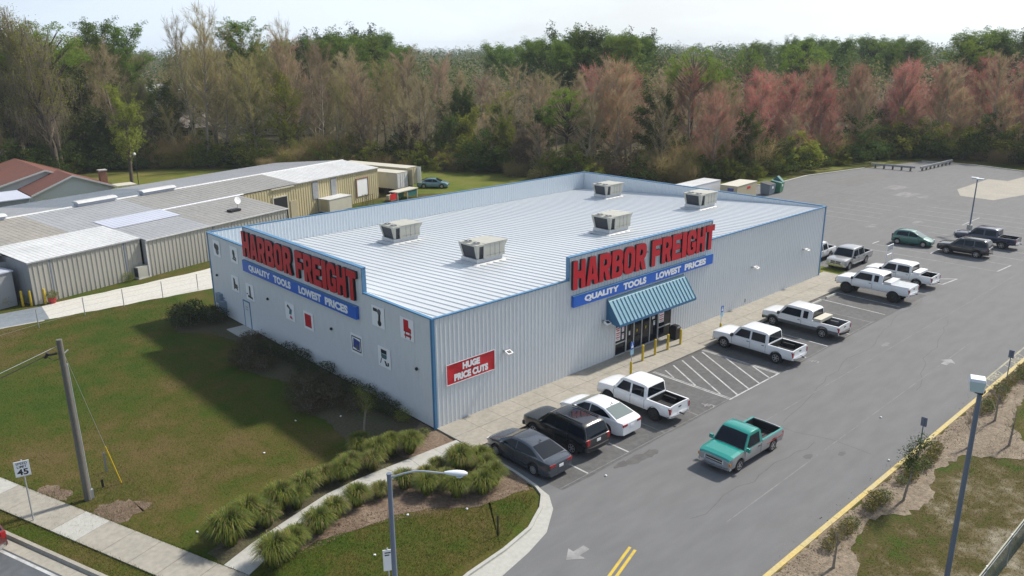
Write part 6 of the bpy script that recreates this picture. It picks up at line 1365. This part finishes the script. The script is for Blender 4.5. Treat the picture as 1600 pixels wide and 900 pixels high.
# understorey bushes
def bush(key, h, r, m_, npc, s, nc=60, tw=None):
    C_ = []; 
    for _ in range(nc):
        a = rng.uniform(0, 2 * pi); q = sqrt(rng.uniform()) * r; z = h * (.15 + .8 * rng.uniform() * (1 - (q / r) ** 2 * .7)); C_.append((q * cos(a), q * sin(a), z))
    sg = [(np.zeros(3), np.array(c) * [1, 1, .9], .05, .02) for c in C_[:14]]
    proto(key, 'understorey_bush', segmesh('stem', sg, M['bark_d']), leafcrown('foliage', C_, rng.uniform(.4, 1.0, nc), npc, s, M[m_], .25, .8))
bush('bushD', 6.5, 3.6, 'lf_dark', 75, .17); bush('bushM', 5.0, 3.2, 'lf_mid', 70, .16); bush('bushY', 4.2, 2.6, 'lf_yel', 48, .15); bush('bushT', 3.8, 3.0, 'lf_tan', 50, .14); bush('bushB', 9, 1.7, 'lf_brn', 60, .16)
# tan thicket of arching stems
n = 2600; a = rng.uniform(0, 2 * pi, n); q = np.sqrt(rng.uniform(size=n)) * 3.2; P = np.stack([q * np.cos(a), q * np.sin(a), rng.uniform(0, 2.8, n)], 1); V1, F1 = slivers(P, rng.normal(size=(n, 3)) * .6 + [0, 0, .7], rng.uniform(.8, 2.4, n), rng.uniform(.03, .06, n))
proto('thicket', 'understorey_bush', segmesh('stem', [(np.zeros(3), np.array([x_, y_, 3.]), .05, .02) for x_, y_ in rng.normal(size=(10, 2))], M['bark']), npmesh('foliage', V1, F1, [M['lf_tan']]))
def plant(key, x, y, sc, rz, label, group, cat='tree', z=0, name=None, sz=None):
    nm, tr, cr_ = PROT[key]; e = empty(name or nm, (x, y, z), rz, label, cat, group); e.scale = (sc, sc, sz or sc)
    link(tr.name.split('.')[0], tr, e); link(cr_.name.split('.')[0], cr_, e); return e
CX, CY = -24.36, -32.63
bd = [(-30, 108), (-10, 108), (0, 108), (14, 122), (26, 118), (34, 110), (48, 92), (62, 79), (66, 70), (66, 60), (72, 50), (80, 41.5), (90, 34.5), (101, 34), (112, 33), (131, 29.5), (140, 19), (138, 5), (135, -10), (132, -30)]
bp = sorted((math.degrees(atan2(x - CX, y - CY)), math.dist((x, y), (CX, CY))) for x, y in bd)
def Db(az): return interp(bp, az)
def azpx(px): return 42.88 + math.degrees(math.atan((px - 800) / 1237.7))
def pxaz(az): return 800 + 1237.7 * math.tan(radians(az - 42.88))
def pol(az, d): a = radians(az); return CX + d * sin(a), CY + d * cos(a)
rt_ = random.Random(21)
def pick(opts):
    t = rt_.uniform(0, sum(w for _, w in opts)); 
    for k, w in opts:
        t -= w
        if t <= 0: return k
    return opts[-1][0]
LAB = {'bareA': 'bare grey-brown tree', 'bareB': 'tall green-budded bare tree', 'bareC': 'bare pinkish-brown tree', 'bareD': 'bare yellow-budded grey tree', 'bareT': 'very tall thin bare tree', 'mapleA': 'bare crimson-budded tree', 'mapleB': 'grey red-tinged tree', 'mapleC': 'deep red budding maple', 'pineA': 'round-topped green pine', 'pineB': 'slim small-topped pine', 'pineC': 'bushy round pine', 'oakA': 'dark evergreen oak', 'oakB': 'mid-green broad tree', 'oakY': 'yellow-green leafing tree', 'mossy': 'moss-hung grey oak', 'bushD': 'dark green bush', 'bushM': 'olive green bush', 'bushY': 'yellow-green bush', 'bushT': 'dry tan bush', 'bushB': 'brown vine column', 'thicket': 'dry brown thicket'}
ZN = [(70, 'at the left edge'), (150, 'above the grey shed'), (235, 'above the red-roofed house'), (300, 'by the tree gap'), (380, 'above the roof vents'), (460, 'above the satellite dish'), (560, 'above the cream warehouse'), (650, 'above the trailers'), (740, 'over the open field'), (830, 'left of the round pine'), (930, 'near the round pine'), (1030, 'left of the tall pine'), (1120, 'around the tall pine'), (1210, 'above the containers'), (1300, 'above the dumpsters'), (1400, 'left of the guard rails'), (1490, 'above the guard rails'), (9999, 'at the right edge')]
def where(px): return next(n for z, n in ZN if px < z)
PL = {}
def plur(s): 
    return {'bush': 'bushes', 'buds': 'trees in bud'}.get(s.split()[-1]) and s[:-len(s.split()[-1])] + {'bush': 'bushes', 'buds': 'buds'}[s.split()[-1]] or s + 's'
RK = ['front rank', 'second rank', 'third rank', 'fourth rank', 'fifth rank', 'deepest rank']
rows = [(3.5, 6.2), (8.5, 6.6), (14.5, 7.0), (21, 7.6), (29, 8.4), (39, 9.6)]
cnt = 0
HB = {'bareA': 22, 'bareB': 23, 'bareC': 18, 'bareD': 20, 'bareT': 28, 'mapleA': 17, 'mapleB': 16, 'mapleC': 17, 'pineA': 20, 'pineB': 22, 'pineC': 13, 'oakA': 15, 'oakB': 13, 'oakY': 14, 'mossy': 23}
def cap(px):   # canopy height along the frame
    return interp([(0, 21), (120, 23), (225, 20), (240, 12.5), (275, 12.5), (290, 19), (330, 23), (420, 21), (560, 19), (640, 17.5), (760, 15), (900, 15.5), (1000, 17), (1100, 16.5), (1200, 15), (1400, 15.5), (1520, 17), (1700, 17)], px)
for ri, (off, sp) in enumerate(rows):
    az = 7.0 + rt_.uniform(0, 2)
    while az < 79.5:
        d = Db(az) + off + rt_.uniform(-1.6, 1.6); px = pxaz(az)
        if px < 250: k = pick([('mossy', 3.6), ('oakA', 2.4), ('oakB', 1.6), ('bareA', 1.2), ('pineA', 1.6 if ri > 2 else .2), ('oakY', 1.0), ('bareB', 1)])
        elif px < 430: k = pick([('bareB', 4), ('bareT', 2.0), ('bareA', 2), ('oakB', 1.2), ('oakA', .8), ('oakY', .5), ('pineB', .6 if ri > 3 else 0)])
        elif px < 640: k = pick([('bareA', 4), ('bareB', 3), ('bareC', 1.5), ('bareD', 2), ('oakA', .4), ('oakB', .9), ('oakY', .6), ('pineA', .8 if ri > 3 else 0)])
        elif px < 830: k = pick([('bareA', 3), ('bareD', 3.5), ('bareC', 2.4), ('oakY', .8), ('oakB', .8), ('oakA', 1.2), ('pineA', .4), ('mapleB', .6)])
        elif px < 1140: k = pick([('bareC', 3), ('bareA', 2), ('bareD', 3), ('mapleA', 1.8), ('mapleB', 2.6), ('oakA', .9), ('pineA', .5), ('oakY', .6)])
        else: k = pick([('mapleA', 5.0), ('mapleC', 2.6), ('mapleB', 3.2), ('bareC', 1.0), ('bareD', .8), ('oakY', .5), ('oakA', .7)])
        H = cap(px) * rt_.uniform(.80, 1.06) * (1.05 if k == 'bareT' else 1)
        if ri == 0: H *= rt_.uniform(.55, .85)
        if k.startswith('oak'): H *= .72
        sc = max(.45, H / HB[k]); x, y = pol(az, d)
        plant(k, x, y, sc * (rt_.uniform(.9, 1.15)), rt_.uniform(0, 6.28), LAB[k] + ' ' + where(px) + ', ' + RK[ri], plur(LAB[k]) + ' in the wood', sz=sc); cnt += 1
        az += math.degrees(sp / d) * rt_.uniform(.7, 1.3) / (1.0 if px > 250 else .9)
# understorey in front
for off, sp, big in ((-.5, 3.6, .62), (2.2, 3.6, 1.0), (7.0, 5.0, 1.25)):
    az = 7.2
    while az < 79.5:
        px = pxaz(az); d = Db(az) + off + rt_.uniform(-1, 1)
        if px < 250: k = pick([('bushD', 6), ('bushM', 1.2), ('bushT', .3)]); s_ = 1.25
        elif px < 560: k = pick([('bushM', 4.5), ('bushY', 2.4), ('thicket', 3), ('bushT', 2.4), ('bushD', .8)]); s_ = 1.0
        elif px < 860: k = pick([('bushM', 3), ('bushY', 1.2), ('thicket', 3), ('bushT', 2.2), ('bushB', .5), ('bushD', 2)]); s_ = 1.0
        elif px < 1200: k = pick([('bushD', 2.6), ('bushM', 3.6), ('bushY', 1.4), ('thicket', 1.6), ('bushT', 1.2), ('bushB', .4)]); s_ = 1.05
        else: k = pick([('bushD', 4), ('bushM', 3.2), ('thicket', 1.0), ('bushY', .7), ('bushT', .6)]); s_ = 1.15
        x, y = pol(az, d); sc = s_ * big * rt_.uniform(.75, 1.3)
        plant(k, x, y, sc, rt_.uniform(0, 6.28), LAB[k] + ' on the wood edge ' + where(px), plur(LAB[k]) + ' along the wood edge', 'bush'); az += math.degrees(sp / d) * rt_.uniform(.75, 1.25)
# individual landmark trees
def hero(k, px, d, H, label, wide=1.0, cat='tree'):
    x, y = pol(azpx(px), d); s_ = H / HB[k]; return plant(k, x, y, s_ * wide, rt_.uniform(0, 6), label, None, cat, sz=s_)
HB.update(roundA=20, roundB=13)
hero('roundB', 888, 137, 14.0, 'round bright green pine low at the wood edge behind the store corner', 1.05)
hero('roundA', 1077, 141, 20.6, 'tall round-topped pine standing alone above the pink trees', 1.0)
hero('roundA', 1240, 186, 21.6, 'dark broad pine rising above the crimson trees on the right', 1.0)
hero('roundA', 1158, 190, 20.3, 'small dark pine left of the broad one above the crimson trees', .75)
hero('oakA', 1160, 137, 9.5, 'dark bare-limbed evergreen below the small dark pine', .9)
hero('mossy', 92, 150, 25.0, 'tallest mossy oak with a flat green crown on the left', .95); hero('roundA', 100, 156, 25.2, 'green pine top standing over the mossy oaks on the left', 1.1)
hero('pineB', 172, 175, 24.5, 'left one of two slim pines above the gap on the left', .9); hero('pineB', 212, 176, 23.8, 'right one of two slim pines above the gap on the left', 1.0)
hero('oakY', 205, 142, 13.5, 'yellow-green tree in front of the gap on the left', .8)
hero('bareT', 330, 158, 26.4, 'tallest bare grey tree with a fan of twigs against the sky', 1.1); hero('bareT', 312, 163, 24.8, 'second tallest bare tree just left of the tallest one', .9); hero('bareT', 450, 160, 24.2, 'tall pale bare tree standing above the warehouse ridge', .8)
hero('pineB', 402, 170, 24.5, 'pine with a ragged top between the tall bare trees', 1.1); hero('oakA', 275, 166, 14, 'dark evergreen at the right side of the gap', .9)
hero('bushB', 640, 141, 9, 'dark vine-covered trunk column behind the trailers', .0) if False else None
x, y = pol(azpx(644), 146); plant('bushB', x, y, 1.15, 0, 'dark vine-wrapped trunk standing behind the tan trailers', None, 'tree', sz=1.25)
x, y = pol(azpx(812), 141); plant('bushB', x, y, 1.0, 1, 'brown vine-wrapped trunk left of the round green pine', None, 'tree', sz=1.0)
hero('oakA', 722, 152, 12.5, 'dark rounded evergreen among the bare trees behind the roof', .6)
# skyline pines
for i in range(85):
    px = rt_.choice([rt_.uniform(500, 640), rt_.uniform(780, 1000), rt_.uniform(860, 1010), rt_.uniform(1040, 1420), rt_.uniform(1040, 1420), rt_.uniform(1490, 1620), rt_.uniform(20, 230), rt_.uniform(420, 560)])
    k = pick([('pineA', 3), ('pineB', 2), ('oakA', 1)]); d = rt_.uniform(190, 260) + (rt_.uniform(40, 130) if 1040 < px < 1430 else 0); H = interp([(0, 22), (230, 22), (500, 22.5), (600, 23.8), (650, 20), (780, 20), (930, 24), (1010, 22), (1100, 22), (1400, 21.5), (1500, 23), (1600, 23)], px) * rt_.uniform(.88, 1.0)
    x, y = pol(azpx(px), d); s_ = H / HB[k]; plant(k, x, y, s_ * (1.3 if k != 'oakA' else 1), rt_.uniform(0, 6), LAB[k] + ' on the skyline ' + where(px), plur(LAB[k]) + ' on the skyline', sz=s_)
# distant wood as one mass per tint
def farwood(name, m_, pts, nper, s):
    n = len(pts) * nper; P = np.repeat(np.array(pts), nper, 0); d = rng.normal(size=(n, 3)); d /= np.linalg.norm(d, axis=1, keepdims=True); rad = P[:, 3] * rng.uniform(.3, 1, n) ** .5
    Q = np.stack([P[:, 0] + d[:, 0] * rad, P[:, 1] + d[:, 1] * rad, P[:, 2] * (.62 + .38 * d[:, 2] * rng.uniform(.5, 1, n))], 1); V, F = quads(Q, rng.uniform(.6, 1.5, n) * s * (P[:, 4] ** .5), .2)
    return tag(link(name, npmesh(name, V, F, [m_])), kind='stuff', label='far wood of ' + name.split('_')[-1] + ' tinted crowns reaching the skyline', cat='wood')
groups = {'pine': [], 'brown': [], 'red': [], 'olive': []}
for i in range(2600):
    az = rt_.uniform(6, 80); u = rt_.random(); d = 185 + (1100 - 185) * u ** 1.5; px = pxaz(az)
    if 236 < px < 276 and d < 420: 
        if d < 300 or rt_.random() < .5: continue
    if d < Db(az) + 42: continue
    ridge = interp([(0, 1), (600, 1.05), (700, .98), (1000, 1.08), (1400, 1.04), (1600, 1.1)], px)
    kind = pick([('pine', 1.4 + d / 120), ('brown', 3 if px < 900 else 1), ('red', .2 if px < 900 else 3 * max(0, 1 - d / 500)), ('olive', 2)])
    H = {'pine': 18.5, 'brown': 16, 'red': 15, 'olive': 16}[kind] * rt_.uniform(.85, 1.15) * ridge + (d > 500) * 2
    x, y = pol(az, d); groups[kind].append((x, y, H, rt_.uniform(3.2, 5.5) * (1 + d / 900), 1 + d / 260))
farwood('far_wood_pine', mat('far_pine_foliage', (.07, .11, .04), .95, 0, .2, .02, col2=(.10, .14, .045), spec=.1, thin=.42), groups['pine'], 240, .30)
farwood('far_wood_brown', mat('far_brown_twigs', (.32, .25, .18), .95, 0, .2, .03, col2=(.24, .22, .13), spec=.1, thin=.42), groups['brown'], 220, .27)
farwood('far_wood_crimson', mat('far_red_buds', (.42, .17, .15), .95, 0, .2, .03, col2=(.36, .24, .18), spec=.1, thin=.42), groups['red'], 240, .27)
farwood('far_wood_olive', mat('far_olive_buds', (.25, .24, .10), .95, 0, .2, .03, col2=(.18, .21, .07), spec=.1, thin=.42), groups['olive'], 220, .27)
# ------------------------------------------------------------ ornamental grass clumps
M['gr_a'] = mat('clump_grass_green', (.115, .155, .016), .8, 0, .2, 2, col2=(.18, .17, .035), spec=.2, objrand=.12, thin=.25); M['gr_b'] = mat('clump_grass_dry', (.26, .20, .10), .85, var=.2, scale=2, spec=.2); M['gr_s'] = mat('clump_grass_dark', (.07, .11, .02), .8, var=.2, scale=2, spec=.2)
def clump(n, r, h, dry=.16):
    a = rng.uniform(0, 2 * pi, n); out = rng.uniform(.1, 1, n) ** .7 * r; b0 = rng.uniform(0, .22, n); tw_ = a + rng.normal(size=n) * .25; hh = h * rng.uniform(.7, 1.1, n); w_ = rng.uniform(.009, .021, n)
    V = []; F = []
    for i in range(n):
        dx, dy = cos(tw_[i]), sin(tw_[i]); px, py = -dy, dx; x0, y0 = b0[i] * cos(a[i]), b0[i] * sin(a[i]); pr = []
        for t in (0, .4, .75, 1.0):
            rr_ = out[i] * (t ** 1.25); z = hh[i] * (1 - (1 - t) ** 1.8) * (1 - .42 * (out[i] / r) * t ** 3)
            pr.append((x0 + dx * rr_, y0 + dy * rr_, z, w_[i] * (1 - t * .85)))
        b = len(V)
        for x, y, z, w in pr: V.append((x - px * w, y - py * w, z)); V.append((x + px * w, y + py * w, z))
        for k in range(3): F.append((b + 2 * k, b + 2 * k + 1, b + 2 * k + 3, b + 2 * k + 2))
    mi = np.repeat(np.where(rng.uniform(size=n) < dry, 1, np.where(rng.uniform(size=n) < .45, 2, 0)), 3)
    return npmesh('blades', V, F, [M['gr_a'], M['gr_b'], M['gr_s']], mi)
CL = [clump(1500, .74, 1.15, .08), clump(1300, .68, 1.05, .16), clump(1400, .70, 1.2, .10), clump(1200, .64, .95, .28)]
for me in CL: me.name = 'blades'
dead = mat('clump_heart', (.10, .075, .04), .95, var=.3, scale=4)
ups = [(-13.1, -1.9, 1.35, 0), (-11.9, -1.1, 1.15, 2), (-11.35, -1.75, 1.0, 1), (-10.2, -.8, 1.15, 0), (-9.6, -1.3, .9, 2), (-8.8, -.6, 1.1, 1), (-7.6, -.3, .95, 3), (-6.7, -.5, 1.1, 0), (-5.9, -.3, 1.15, 1), (-4.9, -.75, 1.0, 3), (-4.3, -.2, 1.0, 0), (-3.3, -.1, .95, 2), (-2.6, -.6, 1.05, 0), (-2.0, -.35, .9, 1), (-4.9, .9, .9, 2), (-4.3, 1.6, .85, 0), (-12.5, -.6, .9, 0)]
los = [(-12.35, -5.1, 1.25, 0), (-11.35, -4.75, 1.05, 2), (-10.9, -4.35, .95, 1), (-9.85, -4.25, 1.1, 0), (-8.7, -3.75, 1.05, 1), (-7.4, -3.55, 1.05, 0), (-6.2, -3.7, .9, 3), (-4.9, -3.85, 1.0, 1), (-3.75, -4.05, .85, 3), (-4.4, -5.0, 1.05, 2), (-3.3, -5.1, .95, 1), (-3.5, -6.2, 1.1, 0), (-2.4, -6.8, 1.15, 0), (-1.5, -6.6, 1.05, 2), (-1.1, -5.5, 1.1, 1), (-1.9, -4.4, 1.2, 0), (-.7, -4.7, 1.0, 2), (-2.7, -3.6, .8, 3), (-1.3, -3.9, 1.1, 1)]
ups = [(x + rt_.uniform(-.15, .15), y - .5 + rt_.uniform(-.1, .1), s_ * rt_.uniform(1.0, 1.15), k) for x, y, s_, k in ups]
for i, (x, y, s_, k) in enumerate(ups + los):
    e = empty('grass_clump', (x, y, .03), rt_.uniform(0, 6), 'arching green ornamental grass clump on the ' + ('lawn' if i < len(ups) else 'driveway') + ' side of the footpath', 'grass clump', 'grass clumps on the ' + ('lawn' if i < len(ups) else 'driveway') + ' side of the footpath'); e.scale = (s_, s_, s_ * rt_.uniform(.85, 1.05)); link('blades', CL[k], e)
# dark low shrubs in the shade by the side wall
def smallbush(name, n, r, h, s, m_, stems=8, tw=0, mb=None):
    d = rng.normal(size=(n, 3)); d /= np.linalg.norm(d, axis=1, keepdims=True); q = rng.uniform(.35, 1, n)[:, None] ** .5; P = d * q * [r, r, h / 2] + [0, 0, h / 2]; P[:, 2] = np.maximum(P[:, 2], .04); P[:, :2] += rng.normal(size=(n, 2)) * r * .12
    V, F = quads(P, rng.uniform(.6, 1.4, n) * s, .2); mi = np.zeros(n, int); ms = [m_]
    if tw:
        V2, F2 = slivers(rng.normal(size=(tw, 3)) * [r * .3, r * .3, 0], rng.normal(size=(tw, 3)) * [.5, .5, 0] + [0, 0, 1], rng.uniform(.4, 1, tw) * h * 1.25, rng.uniform(.01, .02, tw)); F = np.vstack([F, F2 + len(V)]); V = np.vstack([V, V2]); mi = np.concatenate([mi, np.ones(tw, int)]); ms.append(M['bark'])
    return npmesh(name, V, F, ms, mi)
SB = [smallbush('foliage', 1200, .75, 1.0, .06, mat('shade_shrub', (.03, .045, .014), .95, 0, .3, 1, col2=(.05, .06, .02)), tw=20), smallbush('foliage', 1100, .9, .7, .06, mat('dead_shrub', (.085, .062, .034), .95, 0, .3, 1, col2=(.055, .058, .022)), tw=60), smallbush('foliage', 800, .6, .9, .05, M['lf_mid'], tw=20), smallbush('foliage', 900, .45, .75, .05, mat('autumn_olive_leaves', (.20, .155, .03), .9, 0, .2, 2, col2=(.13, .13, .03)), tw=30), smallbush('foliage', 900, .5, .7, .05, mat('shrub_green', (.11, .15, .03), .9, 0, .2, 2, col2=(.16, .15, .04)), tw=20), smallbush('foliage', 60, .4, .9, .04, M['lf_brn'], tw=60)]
def sb(k, x, y, s_, lab, grp, sz=1, z=.02, cat='shrub'):
    e = empty('shrub', (x, y, z), rt_.uniform(0, 6), lab, cat, grp); e.scale = (s_, s_, s_ * sz); link('foliage', SB[k], e); return e
g1 = 'dark shrubs in the shade of the side wall'
sb(0, -2.3, 28.1, 1.15, 'tall dark conical shrub at the rear end of the side wall', None, 1.6)
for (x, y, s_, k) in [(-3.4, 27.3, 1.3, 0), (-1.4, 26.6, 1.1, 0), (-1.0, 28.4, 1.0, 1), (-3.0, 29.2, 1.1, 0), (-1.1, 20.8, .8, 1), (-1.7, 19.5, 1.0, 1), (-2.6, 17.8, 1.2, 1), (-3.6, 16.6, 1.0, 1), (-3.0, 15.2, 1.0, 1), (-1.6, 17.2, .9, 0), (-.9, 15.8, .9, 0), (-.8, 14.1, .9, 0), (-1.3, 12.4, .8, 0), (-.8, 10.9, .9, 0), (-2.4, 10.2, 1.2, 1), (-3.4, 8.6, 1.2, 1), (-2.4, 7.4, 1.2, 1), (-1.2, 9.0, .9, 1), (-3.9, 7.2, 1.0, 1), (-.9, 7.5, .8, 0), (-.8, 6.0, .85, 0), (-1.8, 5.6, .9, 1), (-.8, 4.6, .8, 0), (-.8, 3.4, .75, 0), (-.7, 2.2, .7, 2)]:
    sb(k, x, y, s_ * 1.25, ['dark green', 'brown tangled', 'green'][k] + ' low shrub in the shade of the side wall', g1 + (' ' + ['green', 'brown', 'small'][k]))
sb(4, -1.0, -.2, .75, 'small green shrub in the mulch by the near building corner', None)
# sapling near the grasses, right verge tree
def sapling(x, y, h, lab, leaf, n=900, r=.7, z=0, trunk=.45, bare=False):
    sg, an = skel(h, .045, 14, trunk, lambda t: .9 - .3 * t, lambda t: .28, sub=3, curve=.15)
    e = empty('sapling', (x, y, z), 0, lab, 'small tree'); link('trunk', segmesh('trunk', [(p, q, a * .35 if a < .045 else a, b * .35 if b < .04 else b) for p, q, a, b in sg], M['bark'], 4), e)
    A = np.array([a for a, d, l in an]); i = rng.integers(0, len(A), n)
    if bare: V, F = slivers(A[i], rng.normal(size=(n, 3)) * .5 + [0, 0, .6], rng.uniform(.15, .45, n), rng.uniform(.008, .015, n))
    else: V, F = quads(A[i] + rng.normal(size=(n, 3)) * .16, rng.uniform(.03, .075, n), .1)
    link('crown', npmesh('crown', V, F, [leaf]), e); return e
sapling(-3.2, 2.4, 2.6, 'thin leafy sapling between the grasses and the side wall', M['lf_mid'], 700)
sapling(11.43, -21.11, 3.0, 'small green leafy tree on the mulch by the yellow kerb', M['lf_dark'], 1900)
for (x, y, h, lb) in [(4.2, -21.2, 1.9, 'bare sapling nearest the bottom edge on the right bed'), (19.3, -21.4, 2.3, 'bare sapling left of the lot lamp head'), (23.7, -21.3, 2.2, 'bare sapling behind the lot lamp head'), (21.0, -22.8, 2.2, 'bare sapling right of the lot lamp pole'), (36, -22.5, 2, 'bare sapling near the right edge')]:
    sapling(x, y, h, lb, M['tw_grey'], 110, z=.1, trunk=.3, bare=True)
for i, (x, k, s_) in enumerate([(5.2, 3, .9), (6.1, 3, 1.0), (6.9, 3, 1.1), (7.6, 4, .9), (8.7, 5, .8), (9.4, 3, 1.0), (10.1, 3, 1.2), (10.7, 4, 1.1), (12.9, 4, .8), (13.6, 3, 1.0), (14.3, 4, 1.15), (15.1, 4, 1.1), (15.9, 3, 1.1), (16.8, 3, 1.0), (17.6, 3, .9), (22.4, 5, .9), (24.0, 3, 1.0), (24.8, 4, 1.3), (25.7, 3, 1.1), (26.8, 3, 1.1), (28.0, 4, 1.2), (29.0, 3, 1.2), (30.2, 3, 1.0), (31.3, 4, 1.3), (32.4, 3, 1.2), (33.6, 3, 1.2), (34.8, 4, 1.2), (36.2, 3, 1.2), (37.6, 4, 1.2)]):
    sb(k, x, -20.3 - rt_.uniform(0, .3), s_ * .78, ['', '', '', 'olive and russet shrub', 'green shrub', 'sparse twiggy shrub'][k] + ' in the row along the yellow kerb', ['', '', '', 'olive shrubs', 'green shrubs', 'sparse shrubs'][k] + ' along the yellow kerb', 1.0, .1)
sb(2, .9 - 1.35 - 10.3, 44.0 - 1.1, .9, 'green shrub beside the air conditioner at the warehouse', None); 
o = bpy.context.scene.objects.get('shrub.%03d' % 0)
for s_, x, y in ((1.0, -2.3, 43.6), (1.2, -12.6, 43.0), (1.5, -14.5, 43.6)): sb(2, x, y, s_, 'leafy shrub against the grey warehouse wall', 'shrubs against the warehouse wall')
for x, y in ((-1.3, 81.5), (-.2, 82.4), (-2.4, 81), (.5, 83)): sb(2, x, y, 2.4, 'big green shrub between the shed and the red-roofed house', 'shrubs before the red-roofed house')
link('foliage', SB[4], bpy.data.objects['plant_pot'], loc=(0, 0, .4))
# grass strip by the store corner, short lawn blades
st('grass_strip', jag([(46.3, -.9), (48.2, -1.3), (48.4, 1.6), (46.0, 1.9)], .5, .05), .06, 'field')
def tufts(name, n, region, z, m_, hh=(.05, .13), w_=.012):
    P = np.array([region() for _ in range(n)]); P = np.column_stack([P, np.full(n, z)]); V, F = slivers(P, rng.normal(size=(n, 3)) * [.45, .45, 0] + [0, 0, 1], rng.uniform(*hh, n), rng.uniform(.6, 1.5, n) * w_)
    return tag(link(name, npmesh(name, V, F, [m_])), kind='stuff')
M['tuft'] = mat('lawn_blades', (.038, .082, .006), .9, 0, .3, .35, col2=(.082, .080, .018), spec=.1); M['tuft_dry'] = mat('dry_blades', (.17, .14, .08), .9, var=.3, scale=1, spec=.1)
def reg_l():
    while True:
        x = rt_.uniform(-20, -1); y = rt_.uniform(-3, 36)
        o = -.9437 * x - .331 * y
        if o < 14.3 and (x < -5 or y > 30) and y > -.2 - max(0, (-x - 12)) * .8 and not (y < 1.5 and x > -14): return (x, y)
def reg_v():
    while True:
        s_ = rt_.uniform(-22, 6); o = rt_.uniform(16.2, 17.12); p = SW(s_, o); return p
def reg_i():
    while True:
        x = rt_.uniform(-14, -.9); y = rt_.uniform(-12, -4.8)
        if y < -5.2 - max(0, (x + 8.4)) * .42 and y > -10.6 + max(0, x + 4.5) * .45 - max(0, -x - 7) * .15: return (x, y)
def reg_r():
    return (rt_.uniform(3, 40), rt_.uniform(-33, -21.9))
tufts('lawn_grass', 60000, reg_l, -.005, M['tuft']); tufts('verge_grass', 9000, reg_v, -.005, M['tuft'], (.04, .12)); tufts('island_grass', 26000, reg_i, .03, M['tuft']); tufts('right_verge_grass', 42000, reg_r, .09, M['tuft']); tufts('dry_grass', 9000, reg_l, -.005, M['tuft_dry'])
def reg_e():
    s_ = rt_.uniform(-26, 6); return SW(s_, rt_.choice([14.40, 16.17, 17.13]) + rt_.gauss(0, .05))
tufts('kerbside_grass', 6000, reg_e, .0, M['tuft'], (.08, .20), .016)
st('bare_soil', jag([(-17.6, 5.2), (-16.9, 4.6), (-15.9, 4.9), (-15.0, 4.4), (-14.4, 3.4), (-15.3, 2.8), (-16.2, 2.6), (-17.2, 4.0)], .25, .2, seed=8), -.002, 'mulch')
st('bare_soil', jag([(-18.6, 8.2), (-17.8, 7.0), (-17.2, 6.4), (-16.9, 7.4), (-17.6, 8.6)], .25, .16, seed=5), -.002, 'mulch')
tufts('soil_grass', 4500, lambda: (rt_.uniform(-18.4, -14.2), rt_.uniform(2.8, 8)), .0, M['tuft_dry'])
# bark chips on beds
def chips(name, n, region, z):
    P = np.array([region() for _ in range(n)]); P = np.column_stack([P, np.full(n, z)]); V, F = quads(P, rng.uniform(.02, .055, n), .7); return tag(link(name, npmesh(name, V, F, [mat(name + '_bark', (.27, .20, .14), .95, 0, .4, 1.5, col2=(.15, .10, .07), spec=.1)])), kind='stuff')
chips('kerb_debris', 600, lambda: (lambda x: (x, -3.32 - abs(rt_.gauss(0, .25))) if rt_.random() < .5 else (x, -19.42 + abs(rt_.gauss(0, .3))))(rt_.uniform(.5, 45)), .0125)
chips('bark_chips', 12000, lambda: (rt_.uniform(.5, 45), -19.8 - abs(rt_.gauss(0, .7)) - .02), .108)
chips('island_bark_chips', 5000, lambda: (lambda t: (L_p(t)))(rt_.random()) if False else ((lambda x: (x, -4.2 - rt_.uniform(0, 1.1) - max(0, x + 8.4) * .38 + max(0, -x - 9) * .05))(rt_.uniform(-11.5, -.3))), .043)

# ------------------------------------------------------------ tell look-alikes apart by their place in the row
def campx(v):
    d = Vector(v) - Vector((-24.355, -32.628, 20.669)); return 800 + 1237.7 * d.dot(r2_) / d.dot(f_)
ORD = ['leftmost', 'second', 'third', 'fourth', 'fifth', 'sixth', 'seventh', 'eighth', 'ninth', 'tenth', 'eleventh', 'twelfth', 'thirteenth', 'fourteenth', 'fifteenth', 'sixteenth', 'seventeenth', 'eighteenth', 'nineteenth', 'twentieth', 'twenty-first', 'twenty-second', 'twenty-third', 'twenty-fourth', 'twenty-fifth', 'twenty-sixth', 'twenty-seventh', 'twenty-eighth', 'twenty-ninth', 'thirtieth']
from collections import defaultdict
bylab = defaultdict(list)
for o in list(C.objects):
    if o.parent is None and o.get('label'): bylab[o['label']].append(o)
for lb, os_ in bylab.items():
    n = len(os_)
    if n < 2 or n > 30: continue
    os_.sort(key=lambda o: campx(o.location))
    for i, o in enumerate(os_):
        w_ = ('left' if i == 0 else 'right') + ' one of two: ' if n == 2 else 'leftmost: ' if i == 0 else 'rightmost: ' if i == n - 1 else ORD[i] + ' from the left: '
        o['label'] = w_ + lb
# ------------------------------------------------------------ thin daytime haze
hm = bpy.data.materials.new('thin_haze'); hm.use_nodes = True; t_ = hm.node_tree
for n_ in list(t_.nodes):
    if n_.type == 'BSDF_PRINCIPLED': t_.nodes.remove(n_)
pv_ = t_.nodes.new('ShaderNodeVolumePrincipled'); pv_.inputs['Color'].default_value = (.82, .90, 1, 1); pv_.inputs['Density'].default_value = .0002
t_.links.new(pv_.outputs[0], t_.nodes['Material Output'].inputs['Volume'])
hz_ = MB().box(-1540, 1940, -1540, 1940, -1.2, 36).build('haze', hm); tag(hz_, kind='stuff')
